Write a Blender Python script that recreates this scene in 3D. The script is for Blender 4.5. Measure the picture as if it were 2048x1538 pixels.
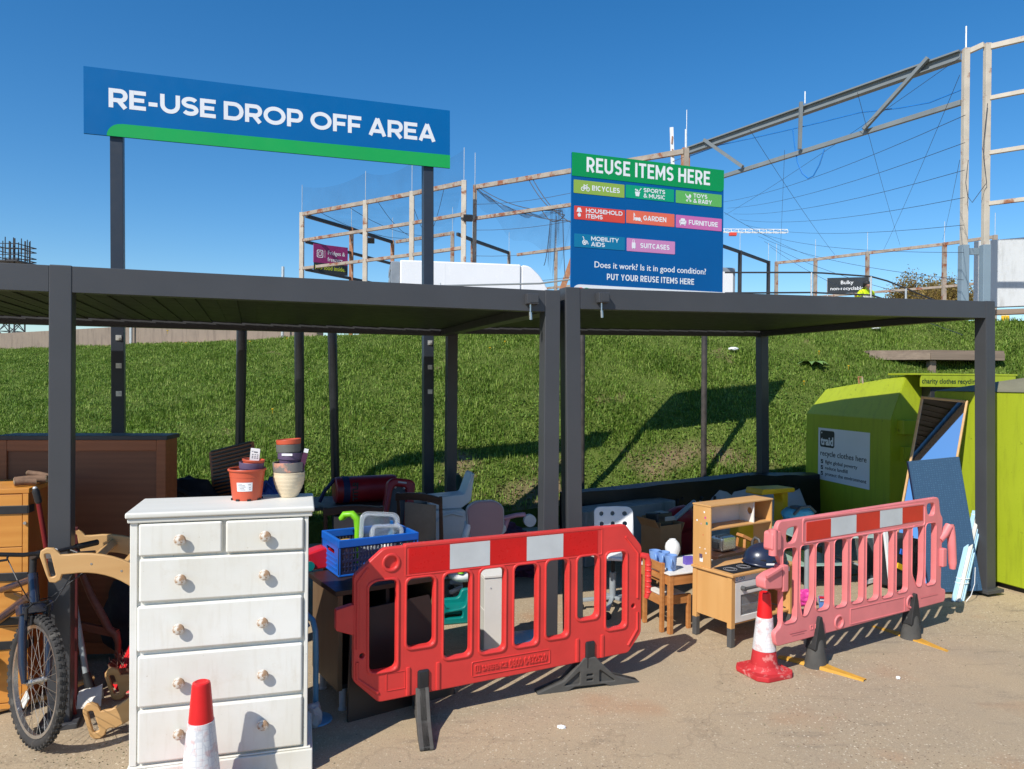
import bpy, bmesh, math, random
import numpy as np
from mathutils import Vector, Matrix, Euler, noise
random.seed(7); np.random.seed(7)
PI = math.pi; R = math.radians
SC = bpy.context.scene; COL = SC.collection
for o in list(bpy.data.objects): bpy.data.objects.remove(o)

# ------------------------------------------------------------------ camera
FPX, CX, CY, CAMZ = 1480.0, 1024.0, 769.0, 1.95
CAMM = Matrix.Translation((0, 0, CAMZ)) @ Matrix.Rotation(PI/2 - R(.35), 4, 'X') @ Matrix.Rotation(R(.45), 4, 'Z')
cd = bpy.data.cameras.new('camera'); cam = bpy.data.objects.new('camera', cd); COL.objects.link(cam)
cd.sensor_width = 36; cd.sensor_fit = 'HORIZONTAL'; cd.lens = 36*FPX/2048; cd.clip_start = .05; cd.clip_end = 3000
cam.matrix_world = CAMM; SC.camera = cam

# ------------------------------------------------------------------ light
SUN_AZ, SUN_EL = R(36.5), R(44)          # light travels towards +y turned SUN_AZ to +x, from SUN_EL above the horizon
w = bpy.data.worlds.new('World'); SC.world = w; w.use_nodes = True
nt = w.node_tree; bg = nt.nodes['Background']
sky = nt.nodes.new('ShaderNodeTexSky'); sky.sky_type = 'NISHITA'; sky.sun_disc = False
sky.sun_elevation = SUN_EL; sky.sun_rotation = PI + SUN_AZ
sky.altitude = 0; sky.air_density = 1.0; sky.dust_density = 0.25; sky.ozone_density = 4.0
hs = nt.nodes.new('ShaderNodeHueSaturation'); hs.inputs['Saturation'].default_value = 1.32
nt.links.new(sky.outputs[0], hs.inputs['Color']); nt.links.new(hs.outputs[0], bg.inputs['Color'])
bg.inputs['Strength'].default_value = 0.129
sl = bpy.data.lights.new('sun', 'SUN'); sl.energy = 5.0; sl.angle = R(.5); sl.color = (1, .955, .88)
so = bpy.data.objects.new('sun', sl); COL.objects.link(so)
LD = Vector((math.sin(SUN_AZ)*math.cos(SUN_EL), math.cos(SUN_AZ)*math.cos(SUN_EL), -math.sin(SUN_EL)))
so.rotation_euler = LD.to_track_quat('-Z', 'Y').to_euler(); so.location = (-6, -8, 12)
SC.view_settings.view_transform = 'Standard'; SC.view_settings.look = 'None'
SC.view_settings.exposure = 0.15; SC.view_settings.gamma = 1
SC.cycles.max_bounces = 8; SC.cycles.transparent_max_bounces = 16

# ------------------------------------------------------------------ where things stand (survey of the photograph)
SL, SX0 = .0133, -2.5                   # the yard rises gently to the right
def gz(x): return SL*(x - SX0)
_R3 = CAMM.to_3x3(); _C = Vector((0, 0, CAMZ))
def ray(u, v): return _R3 @ Vector(((u-CX)/FPX, -(v-CY)/FPX, -1))
def G(u, v, dz=0.):                     # point on the yard (dz above it)
    d = ray(u, v); t = (CAMZ - dz + SL*SX0)/(SL*d.x - d.z); return _C + t*d
def P(u, v, y):                         # point at distance y
    d = ray(u, v); return _C + d*(y/d.y)

# ------------------------------------------------------------------ objects
def tag(o, label=None, cat=None, group=None, kind=None):
    if label: o['label'] = label
    if cat: o['category'] = cat
    if group: o['group'] = group
    if kind: o['kind'] = kind
    return o
def thing(name, label, cat, loc=(0, 0, 0), yaw=0, group=None, rot=None):
    o = bpy.data.objects.new(name, None); COL.objects.link(o); o.empty_display_size = .1
    o.location = loc; o.rotation_euler = rot if rot else (0, 0, R(yaw))
    return tag(o, label, cat, group)
def copy_tree(o, parent=None):
    c = o.copy(); COL.objects.link(c)
    if parent: c.parent = parent
    for ch in [x for x in bpy.data.objects if x.parent == o and x is not c]: copy_tree(ch, c)
    return c
def finish(me, sharp=45):
    me.polygons.foreach_set('use_smooth', [True]*len(me.polygons)); me.set_sharp_from_angle(angle=R(sharp)); me.update()
class MB:
    """collects shapes that become ONE mesh object"""
    def __init__(s): s.bm = bmesh.new()
    def _add(s, bm2, M=None):
        if M: bmesh.ops.transform(bm2, matrix=M, verts=bm2.verts)
        me = bpy.data.meshes.new('t'); bm2.to_mesh(me); bm2.free(); s.bm.from_mesh(me); bpy.data.meshes.remove(me); return s
    def box(s, c, d, rot=(0, 0, 0), bev=.004, seg=2):
        b = bmesh.new(); bmesh.ops.create_cube(b, size=1); bmesh.ops.scale(b, vec=d, verts=b.verts)
        bev = min(bev, .45*min(d))
        if bev > 0: bmesh.ops.bevel(b, geom=b.edges[:], offset=bev, segments=seg, affect='EDGES', profile=.5)
        return s._add(b, Matrix.Translation(c) @ Euler([R(a) for a in rot]).to_matrix().to_4x4())
    def b2(s, x0, x1, y0, y1, z0, z1, bev=.004, seg=2): return s.box(((x0+x1)/2, (y0+y1)/2, (z0+z1)/2), (abs(x1-x0), abs(y1-y0), abs(z1-z0)), bev=bev, seg=seg)
    def bar(s, p0, p1, w, h=None, bev=.003, up=(0, 0, 1)):
        p0, p1 = Vector(p0), Vector(p1); d = p1-p0; L = d.length; x = d.normalized(); u = Vector(up)
        if abs(x.dot(u)) > .99: u = Vector((0, 1, 0))
        y = u.cross(x).normalized(); z = x.cross(y)
        M = Matrix((x, y, z)).transposed().to_4x4(); M.translation = (p0+p1)/2
        b = bmesh.new(); bmesh.ops.create_cube(b, size=1); bmesh.ops.scale(b, vec=(L, w, h or w), verts=b.verts)
        if bev > 0: bmesh.ops.bevel(b, geom=b.edges[:], offset=min(bev, .3*w), segments=2, affect='EDGES', profile=.5)
        return s._add(b, M)
    def cyl(s, p0, p1, r0, r1=None, n=16, cap=True):
        p0, p1 = Vector(p0), Vector(p1); d = p1-p0; b = bmesh.new()
        bmesh.ops.create_cone(b, cap_ends=cap, segments=n, radius1=r0, radius2=r0 if r1 is None else r1, depth=d.length)
        M = d.to_track_quat('Z', 'Y').to_matrix().to_4x4(); M.translation = (p0+p1)/2
        return s._add(b, M)
    def tube(s, pts, r, n=8, closed=False):
        pts = [Vector(p) for p in pts]; N = len(pts); rr = r if isinstance(r, (list, tuple)) else [r]*N
        b = bmesh.new(); rings = []; prev = None
        for i, p in enumerate(pts):
            a = pts[(i-1) % N] if (closed or i > 0) else p; c = pts[(i+1) % N] if (closed or i < N-1) else p
            t = (c-a).normalized()
            if prev is None: nx = t.orthogonal().normalized()
            else:
                nx = prev - t*prev.dot(t)
                nx = nx.normalized() if nx.length > 1e-6 else t.orthogonal().normalized()
            prev = nx; ny = t.cross(nx)
            rings.append([b.verts.new(p + rr[i]*(math.cos(2*PI*k/n)*nx + math.sin(2*PI*k/n)*ny)) for k in range(n)])
        for i in range(N if closed else N-1):
            A, B = rings[i], rings[(i+1) % N]
            for k in range(n): b.faces.new((A[k], A[(k+1) % n], B[(k+1) % n], B[k]))
        if not closed: b.faces.new(rings[0][::-1]); b.faces.new(rings[-1])
        return s._add(b)
    def lathe(s, prof, n=32, c=(0, 0, 0), M=None, sy=1.0):
        b = bmesh.new(); rings = []
        for r, z in prof:
            rings.append([b.verts.new((0, 0, z))] if r < 1e-6 else [b.verts.new((r*math.cos(2*PI*k/n), sy*r*math.sin(2*PI*k/n), z)) for k in range(n)])
        for A, B in zip(rings, rings[1:]):
            for k in range(n):
                k2 = (k+1) % n
                if len(A) == 1 and len(B) == 1: continue
                if len(A) == 1: b.faces.new((A[0], B[k2], B[k]))
                elif len(B) == 1: b.faces.new((A[k], A[k2], B[0]))
                else: b.faces.new((A[k], A[k2], B[k2], B[k]))
        bmesh.ops.recalc_face_normals(b, faces=b.faces)
        return s._add(b, (Matrix.Translation(c) @ M) if M else Matrix.Translation(c))
    def ell(s, c, r, rot=(0, 0, 0), sub=3, bump=0, bs=3, seed=0):
        b = bmesh.new(); bmesh.ops.create_icosphere(b, subdivisions=sub, radius=1)
        if bump:
            for v in b.verts: v.co *= 1 + bump*noise.fractal(v.co*bs + Vector((seed*7.1, seed, 0)), 1, 2, 4)
        bmesh.ops.scale(b, vec=r if isinstance(r, (tuple, list)) else (r, r, r), verts=b.verts)
        return s._add(b, Matrix.Translation(c) @ Euler([R(a) for a in rot]).to_matrix().to_4x4())
    def prism(s, pts, y0, y1, bev=0, M=None):          # outline in x,z pushed from y0 to y1
        b = bmesh.new(); f = b.faces.new([b.verts.new((x, y0, z)) for x, z in pts])
        g = bmesh.ops.extrude_face_region(b, geom=[f]); bmesh.ops.translate(b, vec=(0, y1-y0, 0), verts=[v for v in g['geom'] if isinstance(v, bmesh.types.BMVert)])
        bmesh.ops.recalc_face_normals(b, faces=b.faces)
        if bev: bmesh.ops.bevel(b, geom=[e for e in b.edges if e.calc_face_angle(0) > .6], offset=bev, segments=2, affect='EDGES', profile=.5)
        return s._add(b, M)
    def rows(s, rows, thick=0, closed=False):          # a surface through rows of points
        b = bmesh.new(); V = [[b.verts.new(p) for p in r] for r in rows]
        for A, B in zip(V, V[1:]):
            for k in range(len(A) if closed else len(A)-1): b.faces.new((A[k], A[(k+1) % len(A)], B[(k+1) % len(A)], B[k]))
        bmesh.ops.recalc_face_normals(b, faces=b.faces)
        if thick: bmesh.ops.solidify(b, geom=b.faces[:], thickness=thick)
        return s._add(b)
    def quad(s, a, b_, c, d):
        b = bmesh.new(); b.faces.new([b.verts.new(p) for p in (a, b_, c, d)]); return s._add(b)
    def mesh(s, me, M=None):
        b = bmesh.new(); b.from_mesh(me); bpy.data.meshes.remove(me); return s._add(b, M)
    def build(s, name, m, parent=None, loc=None, rot=None, sharp=45):
        me = bpy.data.meshes.new(name); s.bm.to_mesh(me); s.bm.free(); finish(me, sharp)
        me.materials.append(m); o = bpy.data.objects.new(name, me); COL.objects.link(o)
        if parent: o.parent = parent
        if loc is not None: o.location = loc
        if rot is not None: o.rotation_euler = [R(a) for a in rot]
        wn = o.modifiers.new('wn', 'WEIGHTED_NORMAL'); wn.keep_sharp = True; wn.weight = 90
        return o
def curve_mesh(cu):
    o = bpy.data.objects.new('tmp', cu); COL.objects.link(o); bpy.context.view_layer.update()
    dg = bpy.context.evaluated_depsgraph_get(); me = bpy.data.meshes.new_from_object(o.evaluated_get(dg), depsgraph=dg)
    bpy.data.objects.remove(o); bpy.data.curves.remove(cu); return me
XZ = Matrix.Rotation(PI/2, 4, 'X')                      # drawing plane stood upright, facing -y
def plate(outline, holes, thick, bev=.004):             # flat moulded plate with openings
    cu = bpy.data.curves.new('p', 'CURVE'); cu.dimensions = '2D'; cu.fill_mode = 'BOTH'; cu.extrude = thick/2-bev; cu.bevel_depth = bev; cu.bevel_resolution = 2; cu.offset = -bev
    for pts in [outline]+holes:
        sp = cu.splines.new('POLY'); sp.points.add(len(pts)-1); sp.use_cyclic_u = True
        for p, (x, y) in zip(sp.points, pts): p.co = (x, y, 0, 1)
    return curve_mesh(cu)
def text_mesh(s, size, bold=0, sx=1.0, align='LEFT', ext=.0008, spacing=1.0, line=1.0):
    cu = bpy.data.curves.new('t', 'FONT'); cu.body = s; cu.size = size; cu.offset = bold; cu.extrude = ext; cu.align_x = align; cu.space_character = spacing; cu.space_line = line
    cu.resolution_u = 3
    me = curve_mesh(cu); me.transform(Matrix.Diagonal((sx, 1, 1, 1))); return me
def letters(name, s, h, x, z, m, parent, y=-.002, w=None, bold=.0, align='LEFT', ext=.0008, rot=None, line=1.0, sx=1.0):
    """upright lettering with capitals h high whose lower left corner is (x, z); w fixes the width"""
    me = text_mesh(s, h/.73, bold*h, sx, 'LEFT', ext, line=line)
    xs = [v.co.x for v in me.vertices]
    if w: k = w/(max(xs)-min(xs)); me.transform(Matrix.Translation((-min(xs)*k, 0, 0)) @ Matrix.Diagonal((k, 1, 1, 1)))
    elif align == 'CENTER': me.transform(Matrix.Translation((-(max(xs)+min(xs))/2, 0, 0)))
    mb = MB(); mb.mesh(me, Matrix.Translation((x, y, z)) @ XZ); return mb.build(name, m, parent)
def _arc(cx, cy, rx, ry, a0, a1, n=14): return [(cx+rx*math.cos(R(a0+(a1-a0)*k/n)), cy+ry*math.sin(R(a0+(a1-a0)*k/n))) for k in range(n+1)]
GW = dict(A=.82, B=.7, C=.76, D=.8, E=.62, F=.6, G=.8, H=.76, I=.2, L=.58, M=.9, N=.78, O=.92, P=.68, R=.7, S=.66, T=.68, U=.76, Y=.78)
GW.update({'-': .42, '&': .8, ' ': .2})
def glyph(c, w, t):
    T = t/2; q = lambda x0, x1, y0, y1, r: [(x0, y1)]+_arc(x1-r, y1-r, r, r, 90, 0, 6)+_arc(x1-r, y0+r, r, r, 0, -90, 6)+[(x0, y0)]
    if c == 'A': return [[(T*1.05, 0), (w/2, 1)], [(w-T*1.05, 0), (w/2, 1)], [(w*.2, .27), (w*.8, .27)]]
    if c == 'B': return [q(T, w-T*1.3, .5, 1-T, .2), q(T, w-T, T, .5, .22), [(T, 0), (T, 1)]]
    if c == 'C': return [_arc(w*.53, .5, w*.53-T, .5-T, 48, 312, 30)]
    if c == 'D': return [[(T, 0), (T, 1)], q(T, w-T, T, 1-T, min(.495-T, w*.6))]
    if c == 'E': return [[(T, 0), (T, 1)], [(T, 1-T), (w, 1-T)], [(T, .51), (w*.9, .51)], [(T, T), (w, T)]]
    if c == 'F': return [[(T, 0), (T, 1)], [(T, 1-T), (w, 1-T)], [(T, .46), (w*.9, .46)]]
    if c == 'G': return [_arc(w*.52, .5, w*.52-T, .5-T, 48, 322, 30), [(w-T, .12), (w-T, .5)], [(w*.58, .5), (w, .5)]]
    if c == 'H': return [[(T, 0), (T, 1)], [(w-T, 0), (w-T, 1)], [(T, .5), (w-T, .5)]]
    if c == 'I': return [[(w/2, 0), (w/2, 1)]]
    if c == 'L': return [[(T, 0), (T, 1)], [(T, T), (w, T)]]
    if c == 'M': return [[(T, 0), (T, 1)], [(w-T, 0), (w-T, 1)], [(T, 1-T*.6), (w/2, .3), (w-T, 1-T*.6)]]
    if c == 'N': return [[(T, 0), (T, 1)], [(w-T, 0), (w-T, 1)], [(T, 1-T*.5), (w-T, T*.5)]]
    if c == 'O': return [_arc(w/2, .5, w/2-T, .5-T, 0, 360, 36)]
    if c == 'P': return [[(T, 0), (T, 1)], q(T, w-T, .36, 1-T, .24)]
    if c == 'R': return [[(T, 0), (T, 1)], q(T, w-T, .40, 1-T, .24), [(w*.5, .40), (w-T, 0)]]
    if c == 'S':
        a = (.5-T)/2; return [_arc(w/2, .5+a, w/2-T, a, 28, 270, 18)+_arc(w/2, T+a, w/2-T, a, 90, -152, 18)[1:]]
    if c == 'T': return [[(w/2, 0), (w/2, 1)], [(0, 1-T), (w, 1-T)]]
    if c == 'U': r = min(w/2-T, .36); return [[(T, 1)]+_arc(T+r, T+r, r, r, 180, 270, 8)+_arc(w-T-r, T+r, r, r, 270, 360, 8)+[(w-T, 1)]]
    if c == 'Y': return [[(w/2, 0), (w/2, .42)], [(T, 1), (w/2, .4), (w-T, 1)]]
    if c == '-': return [[(w*.1, .38), (w*.9, .38)]]
    if c == '&': return [[(w-T*.3, T*.3), (w*.3, .68)]+_arc(w*.42, .8, w*.17, .2-T, 205, -20, 12)+[(w*.2, .45)]+_arc(w*.36, .26, w*.36-T, .26-T, 130, 290, 12)+[(w*.72, .22), (w*.9, .48)]]
    return []
def caps(name, s, h, x, z, m, parent, y=-.002, w=1., t=.2, gap=.1, ext=.0006, lead=1.25):
    """geometric capitals h high, first line's foot at z, drawn in strokes t*h thick; the widest line is w wide"""
    mb = MB(); lines = s.split('\n')
    k0 = None
    for li, ln in enumerate(sorted(range(len(lines)), key=lambda i: -sum(GW[c] for c in lines[i]))):
        tx = lines[ln]; g_ = gap*h*(len(tx)-1)
        if k0 is None: k0 = (w-g_)/(sum(GW[c] for c in tx)*h)
        px = x; zz = z-ln*h*lead; e = 0
        for c in tx:
            gw = GW[c]*k0
            if c == 'I': gw = max(gw, t*1.02)
            for st in glyph(c, gw, t):
                n = len(st); pts = [Vector((a, b)) for a, b in st]; L_, R_ = [], []; closed = (pts[0]-pts[-1]).length < 1e-6
                for i in range(n):
                    d0 = (pts[i]-pts[i-1]).normalized() if i else None; d1 = (pts[i+1]-pts[i]).normalized() if i < n-1 else None
                    if closed and i == 0: d0 = (pts[-1]-pts[-2]).normalized()
                    if closed and i == n-1: d1 = (pts[1]-pts[0]).normalized()
                    d0 = d0 or d1; d1 = d1 or d0; nn = Vector((-(d0.y+d1.y), d0.x+d1.x)); nn = nn.normalized() if nn.length > 1e-4 else Vector((-d0.y, d0.x)); k = min(1.8, 1/max(.3, nn.dot(Vector((-d1.y, d1.x)))))
                    L_.append(pts[i]+nn*t/2*k); R_.append(pts[i]-nn*t/2*k)
                e += 1; yy = y-ext-.00015*(e % 5)
                mb.rows([[(px+q.x*h, yy, zz+q.y*h) for q in L_], [(px+q.x*h, yy, zz+q.y*h) for q in R_]])
            px += (gw+gap)*h
    return mb.build(name, m, parent)
def rrect(x0, x1, z0, z1, r, n=4):
    out = []
    for cx, cz, a in ((x1-r, z0+r, -90), (x1-r, z1-r, 0), (x0+r, z1-r, 90), (x0+r, z0+r, 180)):
        for k in range(n+1): t = R(a+90*k/n); out.append((cx+r*math.cos(t), cz+r*math.sin(t)))
    return out
def rpoly(pts, r, n=3):                                 # polygon with rounded corners
    out = []; N = len(pts)
    for i in range(N):
        p = Vector(pts[i]); a = Vector(pts[i-1]); c = Vector(pts[(i+1) % N]); da = (a-p); dc = (c-p)
        rr = min(r, .45*da.length, .45*dc.length); A = p+da.normalized()*rr; C = p+dc.normalized()*rr
        for k in range(n+1):
            t = k/n; q = (1-t)*(1-t)*A + 2*t*(1-t)*p + t*t*C; out.append((q.x, q.y))
    return out
def circ(x, z, r, n=20): return [(x+r*math.cos(2*PI*k/n), z+r*math.sin(2*PI*k/n)) for k in range(n)]

# ------------------------------------------------------------------ materials
def _new(name):
    m = bpy.data.materials.new(name); m.use_nodes = True; return m, m.node_tree, m.node_tree.nodes['Principled BSDF']
def N(nt, t, **kw):
    n = nt.nodes.new(t)
    for k, v in kw.items():
        if k in n.inputs: n.inputs[k].default_value = v
        else: setattr(n, k, v)
    return n
def c4(c): return (c[0], c[1], c[2], 1)
def S(r, g, b):                                          # sRGB 0-255 to linear
    f = lambda v: (v/255/12.92) if v/255 <= .04045 else ((v/255+.055)/1.055)**2.4
    return (.9*f(r), .9*f(g), .9*f(b))
def mixc(nt, fac, a, b, mode='MIX'):
    n = nt.nodes.new('ShaderNodeMix'); n.data_type = 'RGBA'; n.blend_type = mode
    for sock, v in ((n.inputs[0], fac), (n.inputs[6], a), (n.inputs[7], b)):
        if hasattr(v, 'is_linked'): nt.links.new(v, sock)
        else: sock.default_value = v if not isinstance(v, tuple) else c4(v)
    return n.outputs[2]
def ramp(nt, fac, stops):
    n = nt.nodes.new('ShaderNodeValToRGB'); cr = n.color_ramp
    while len(cr.elements) < len(stops): cr.elements.new(.5)
    for e, (p, c) in zip(cr.elements, stops): e.position = p; e.color = c4(c) if isinstance(c, tuple) else (c, c, c, 1)
    nt.links.new(fac, n.inputs[0]); return n.outputs[0]
def noise_n(nt, co, scale, detail=5, rough=.55):
    n = nt.nodes.new('ShaderNodeTexNoise'); n.inputs['Scale'].default_value = scale; n.inputs['Detail'].default_value = detail; n.inputs['Roughness'].default_value = rough
    nt.links.new(co, n.inputs['Vector']); return n.outputs['Fac']
def coords(nt, scale=None, which='Object'):
    t = nt.nodes.new('ShaderNodeTexCoord').outputs[which]
    if scale:
        mp = nt.nodes.new('ShaderNodeMapping'); mp.inputs['Scale'].default_value = scale; nt.links.new(t, mp.inputs['Vector']); return mp.outputs[0]
    return t
def bump_n(nt, bs, h, strength, dist=.01):
    b = nt.nodes.new('ShaderNodeBump'); b.inputs['Strength'].default_value = strength; b.inputs['Distance'].default_value = dist
    nt.links.new(h, b.inputs['Height']); nt.links.new(b.outputs[0], bs.inputs['Normal'])
def mat(name, col, rough=.5, metal=0, var=.12, vs=5, bump=0, bs=80, wear=None, wcol=None, wscale=9, spec=.5, rv=.12, stretch=None, scuff=None):
    m, nt, p = _new(name); co = coords(nt, stretch)
    f = noise_n(nt, co, vs)
    base = mixc(nt, ramp(nt, f, [(.3, 0.), (.7, 1.)]), tuple(c*(1-var) for c in col), tuple(min(1, c*(1+var)) for c in col))
    if wear:
        g = ramp(nt, noise_n(nt, co, wscale, 8, .65), [(1-wear-.04, 0.), (1-wear+.04, 1.)]); base = mixc(nt, g, base, wcol)
    if scuff:
        for st in ((.25, 1, 5), (5, 1, .3)):
            g = ramp(nt, noise_n(nt, coords(nt, st), 26, 7, .75), [(.66, 0.), (.72, .75)]); base = mixc(nt, g, base, scuff)
        g = ramp(nt, noise_n(nt, co, 2.6, 7, .7), [(.45, 0.), (.8, .4)]); base = mixc(nt, g, base, tuple(c*.62 for c in col))
    nt.links.new(base, p.inputs['Base Color'])
    mr = N(nt, 'ShaderNodeMapRange'); mr.inputs['To Min'].default_value = max(0, rough-rv); mr.inputs['To Max'].default_value = min(1, rough+rv)
    nt.links.new(noise_n(nt, co, vs*3.1), mr.inputs['Value']); nt.links.new(mr.outputs[0], p.inputs['Roughness'])
    p.inputs['Metallic'].default_value = metal; p.inputs['Specular IOR Level'].default_value = spec
    if bump: bump_n(nt, p, noise_n(nt, co, bs, 3), bump, .004)
    return m
def wood(name, c1, c2, scale=14, axis='X', rough=.45, bump=.08):
    m, nt, p = _new(name); k = {'X': (.09, 1, 1), 'Y': (1, .09, 1), 'Z': (1, 1, .09)}[axis]
    co = coords(nt, k); a = noise_n(nt, co, scale, 7, .6)
    w_ = N(nt, 'ShaderNodeTexWave'); w_.inputs['Scale'].default_value = scale*.6; w_.inputs['Distortion'].default_value = 9; w_.inputs['Detail'].default_value = 3
    w_.bands_direction = 'Z' if axis != 'Z' else 'X'; nt.links.new(co, w_.inputs['Vector'])
    f = mixc(nt, .12, a, w_.outputs['Fac'])
    nt.links.new(mixc(nt, ramp(nt, f, [(.25, 0.), (.75, 1.)]), c1, c2), p.inputs['Base Color'])
    p.inputs['Roughness'].default_value = rough
    if bump: bump_n(nt, p, a, bump, .003)
    return m
def glass(name, col, rough=.02, mixf=.75, alpha=None):
    m, nt, p = _new(name); p.inputs['Base Color'].default_value = c4(col); p.inputs['Roughness'].default_value = rough
    p.inputs['Transmission Weight'].default_value = mixf; p.inputs['IOR'].default_value = 1.45; return m
M = {}
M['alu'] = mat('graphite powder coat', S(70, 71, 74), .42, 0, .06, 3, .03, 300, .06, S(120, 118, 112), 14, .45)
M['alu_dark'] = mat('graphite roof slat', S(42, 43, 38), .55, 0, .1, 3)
M['sign_post'] = mat('slate blue sign post paint', S(46, 54, 66), .45, 0, .08, 4)
M['steel'] = mat('bright steel', (.55, .56, .57), .3, 1, .1, 20)
M['galv'] = mat('galvanised plate', (.62, .63, .62), .45, .6, .15, 30)
M['black_plastic'] = mat('black plastic', (.018, .018, .02), .45, 0, .3, 12)
M['black_pole'] = mat('black painted pole', (.014, .015, .018), .33, 0, .3, 9, wear=.12, wcol=(.05, .05, .05))
M['rust_pole'] = mat('brown weathered pole', (.055, .045, .04), .5, 0, .35, 12, wear=.25, wcol=(.12, .08, .055))
M['sign_blue'] = mat('sign blue vinyl', S(0, 104, 170), .4, 0, .03, 2, spec=.25)
M['sign_green'] = mat('sign green vinyl', S(28, 172, 80), .35, 0, .03, 2)
M['board_blue'] = mat('board blue vinyl', S(0, 92, 158), .4, 0, .03, 2, spec=.25)
M['board_green'] = mat('board green vinyl', S(0, 152, 78), .35, 0, .03, 2)
M['white_vinyl'] = mat('white vinyl', (.8, .81, .82), .4, 0, .03, 2)
for n, c in dict(bicycles=(152, 184, 74), sports=(0, 164, 118), toys=(100, 184, 92), household=(228, 74, 58), garden=(240, 112, 84), furniture=(212, 112, 176), mobility=(0, 122, 165), suitcases=(214, 140, 190)).items():
    M['tab_'+n] = mat(n+' tab', S(*c), .4, 0, .03, 3)
def white_paint():
    m, nt, p = _new('old white gloss paint'); co = coords(nt); 
    a = mixc(nt, ramp(nt, noise_n(nt, co, 2.2, 6), [(.35, 0.), (.75, 1.)]), S(240, 239, 232), S(224, 220, 206))
    sp = ramp(nt, noise_n(nt, co, 46, 4, .7), [(.68, 0.), (.72, 1.)]); a = mixc(nt, sp, a, S(172, 152, 122))
    a = mixc(nt, ramp(nt, noise_n(nt, co, 5.5, 8, .7), [(.56, 0.), (.8, .5)]), a, S(206, 192, 164))
    st = noise_n(nt, coords(nt, (9, 9, 1.2)), 4, 6); a = mixc(nt, ramp(nt, st, [(.52, 0.), (.8, .35)]), a, S(205, 196, 176))
    nt.links.new(a, p.inputs['Base Color']); p.inputs['Roughness'].default_value = .42
    bump_n(nt, p, noise_n(nt, coords(nt, (1, 1, 7)), 30, 3), .12, .003); return m
M['white_paint'] = white_paint()
M['white_top'] = mat('scuffed white paint', S(226, 224, 214), .5, 0, .05, 6, .15, 40, .22, S(182, 176, 160), 11, stretch=(.15, 1, 1))
M['knob'] = mat('chipped white knob', S(226, 220, 208), .5, 0, .05, 30, .1, 90, .5, S(172, 138, 106), 24)
M['white_plastic'] = mat('white plastic', (.74, .75, .75), .38, 0, .05, 5)
M['white_board'] = mat('white melamine', S(232, 228, 220), .4, 0, .04, 6, wear=.06, wcol=S(180, 172, 160), wscale=30)
M['offwhite'] = mat('off white paint', S(205, 202, 192), .5, 0, .08, 5)
M['red_plastic'] = mat('red barrier plastic', S(222, 60, 56), .42, 0, .1, 3, .04, 120, .14, S(190, 66, 60), 7, scuff=S(236, 128, 120))
M['pink_plastic'] = mat('faded pink barrier plastic', S(232, 130, 130), .5, 0, .1, 3, .05, 120, .2, S(212, 128, 120), 8, scuff=S(240, 170, 164))
M['red_tape'] = mat('red reflective tape', S(214, 10, 18), .3, 0, .06, 12, .02, 60, .03, S(225, 120, 110), 30, scuff=S(232, 96, 92))
M['orange_tape'] = mat('faded red reflective tape', S(212, 44, 24), .35, 0, .06, 12, .02, 60, .03, S(225, 120, 100), 30, scuff=S(228, 130, 110))
M['white_tape'] = mat('white reflective tape', S(206, 210, 210), .35, 0, .04, 8, .02, 60, .08, S(168, 168, 166), 24, scuff=S(150, 150, 148))
M['rubber'] = mat('black rubber', (.02, .02, .02), .7, 0, .3, 20)
M['foot_grey'] = mat('scuffed recycled rubber', S(78, 76, 72), .85, 0, .2, 14, .3, 90, .3, S(128, 122, 112), 20)
M['yellow_strip'] = mat('worn yellow rubber', S(206, 152, 52), .7, 0, .15, 14, .2, 80, .3, S(150, 124, 80), 16)
M['cone_red'] = mat('red cone plastic', S(220, 26, 30), .45, 0, .06, 8)
M['cone_worn'] = mat('scuffed red cone base', S(196, 44, 48), .7, 0, .1, 10, .25, 70, .42, S(214, 130, 124), 16)
def sleeve():
    m, nt, p = _new('white reflective cone sleeve'); v = N(nt, 'ShaderNodeTexVoronoi', feature='DISTANCE_TO_EDGE'); v.inputs['Scale'].default_value = 42; v.inputs['Randomness'].default_value = .25
    nt.links.new(coords(nt), v.inputs['Vector'])
    e = ramp(nt, v.outputs['Distance'], [(.03, 0.), (.07, 1.)])
    a = mixc(nt, e, S(206, 208, 212), S(226, 226, 226))
    d = ramp(nt, noise_n(nt, coords(nt), 22, 6), [(.52, 0.), (.7, 1.)]); a = mixc(nt, d, a, S(214, 176, 172))
    nt.links.new(a, p.inputs['Base Color']); p.inputs['Roughness'].default_value = .28; bump_n(nt, p, e, .2, .002); return m
M['sleeve'] = sleeve()
M['oak'] = wood('honey oak veneer', S(196, 124, 46), S(222, 156, 72), 9, 'X')
M['oak_shaded'] = wood('honey oak shaded side', S(170, 92, 34), S(196, 116, 50), 8, 'Z')  # the side's shade is put into the colour, darker and redder than the front
M['mahog'] = wood('red brown veneer', S(124, 70, 42), S(152, 94, 60), 10, 'X', .5)
M['mahog_frame'] = wood('red brown frame', S(154, 84, 46), S(182, 106, 62), 14, 'X', .45)
M['dark_top'] = mat('dark laminate top', S(64, 62, 64), .5, 0, .1, 4)
M['ply'] = wood('birch plywood', S(196, 150, 94), S(216, 174, 118), 7, 'X', .5)
M['kitchen_wood'] = wood('birch toy kitchen', S(206, 152, 88), S(224, 174, 112), 8, 'Z', .45)
M['kitchen_top'] = wood('birch toy worktop', S(206, 152, 88), S(222, 172, 112), 8, 'X', .45)
M['pine'] = wood('varnished pine', S(176, 112, 58), S(204, 142, 84), 12, 'X', .45)
M['dark_wood'] = wood('dark stained wood', S(54, 34, 26), S(78, 50, 38), 14, 'X', .4)
M['walnut'] = wood('grey walnut veneer', S(104, 82, 60), S(128, 104, 78), 8, 'Z', .5)
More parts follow.
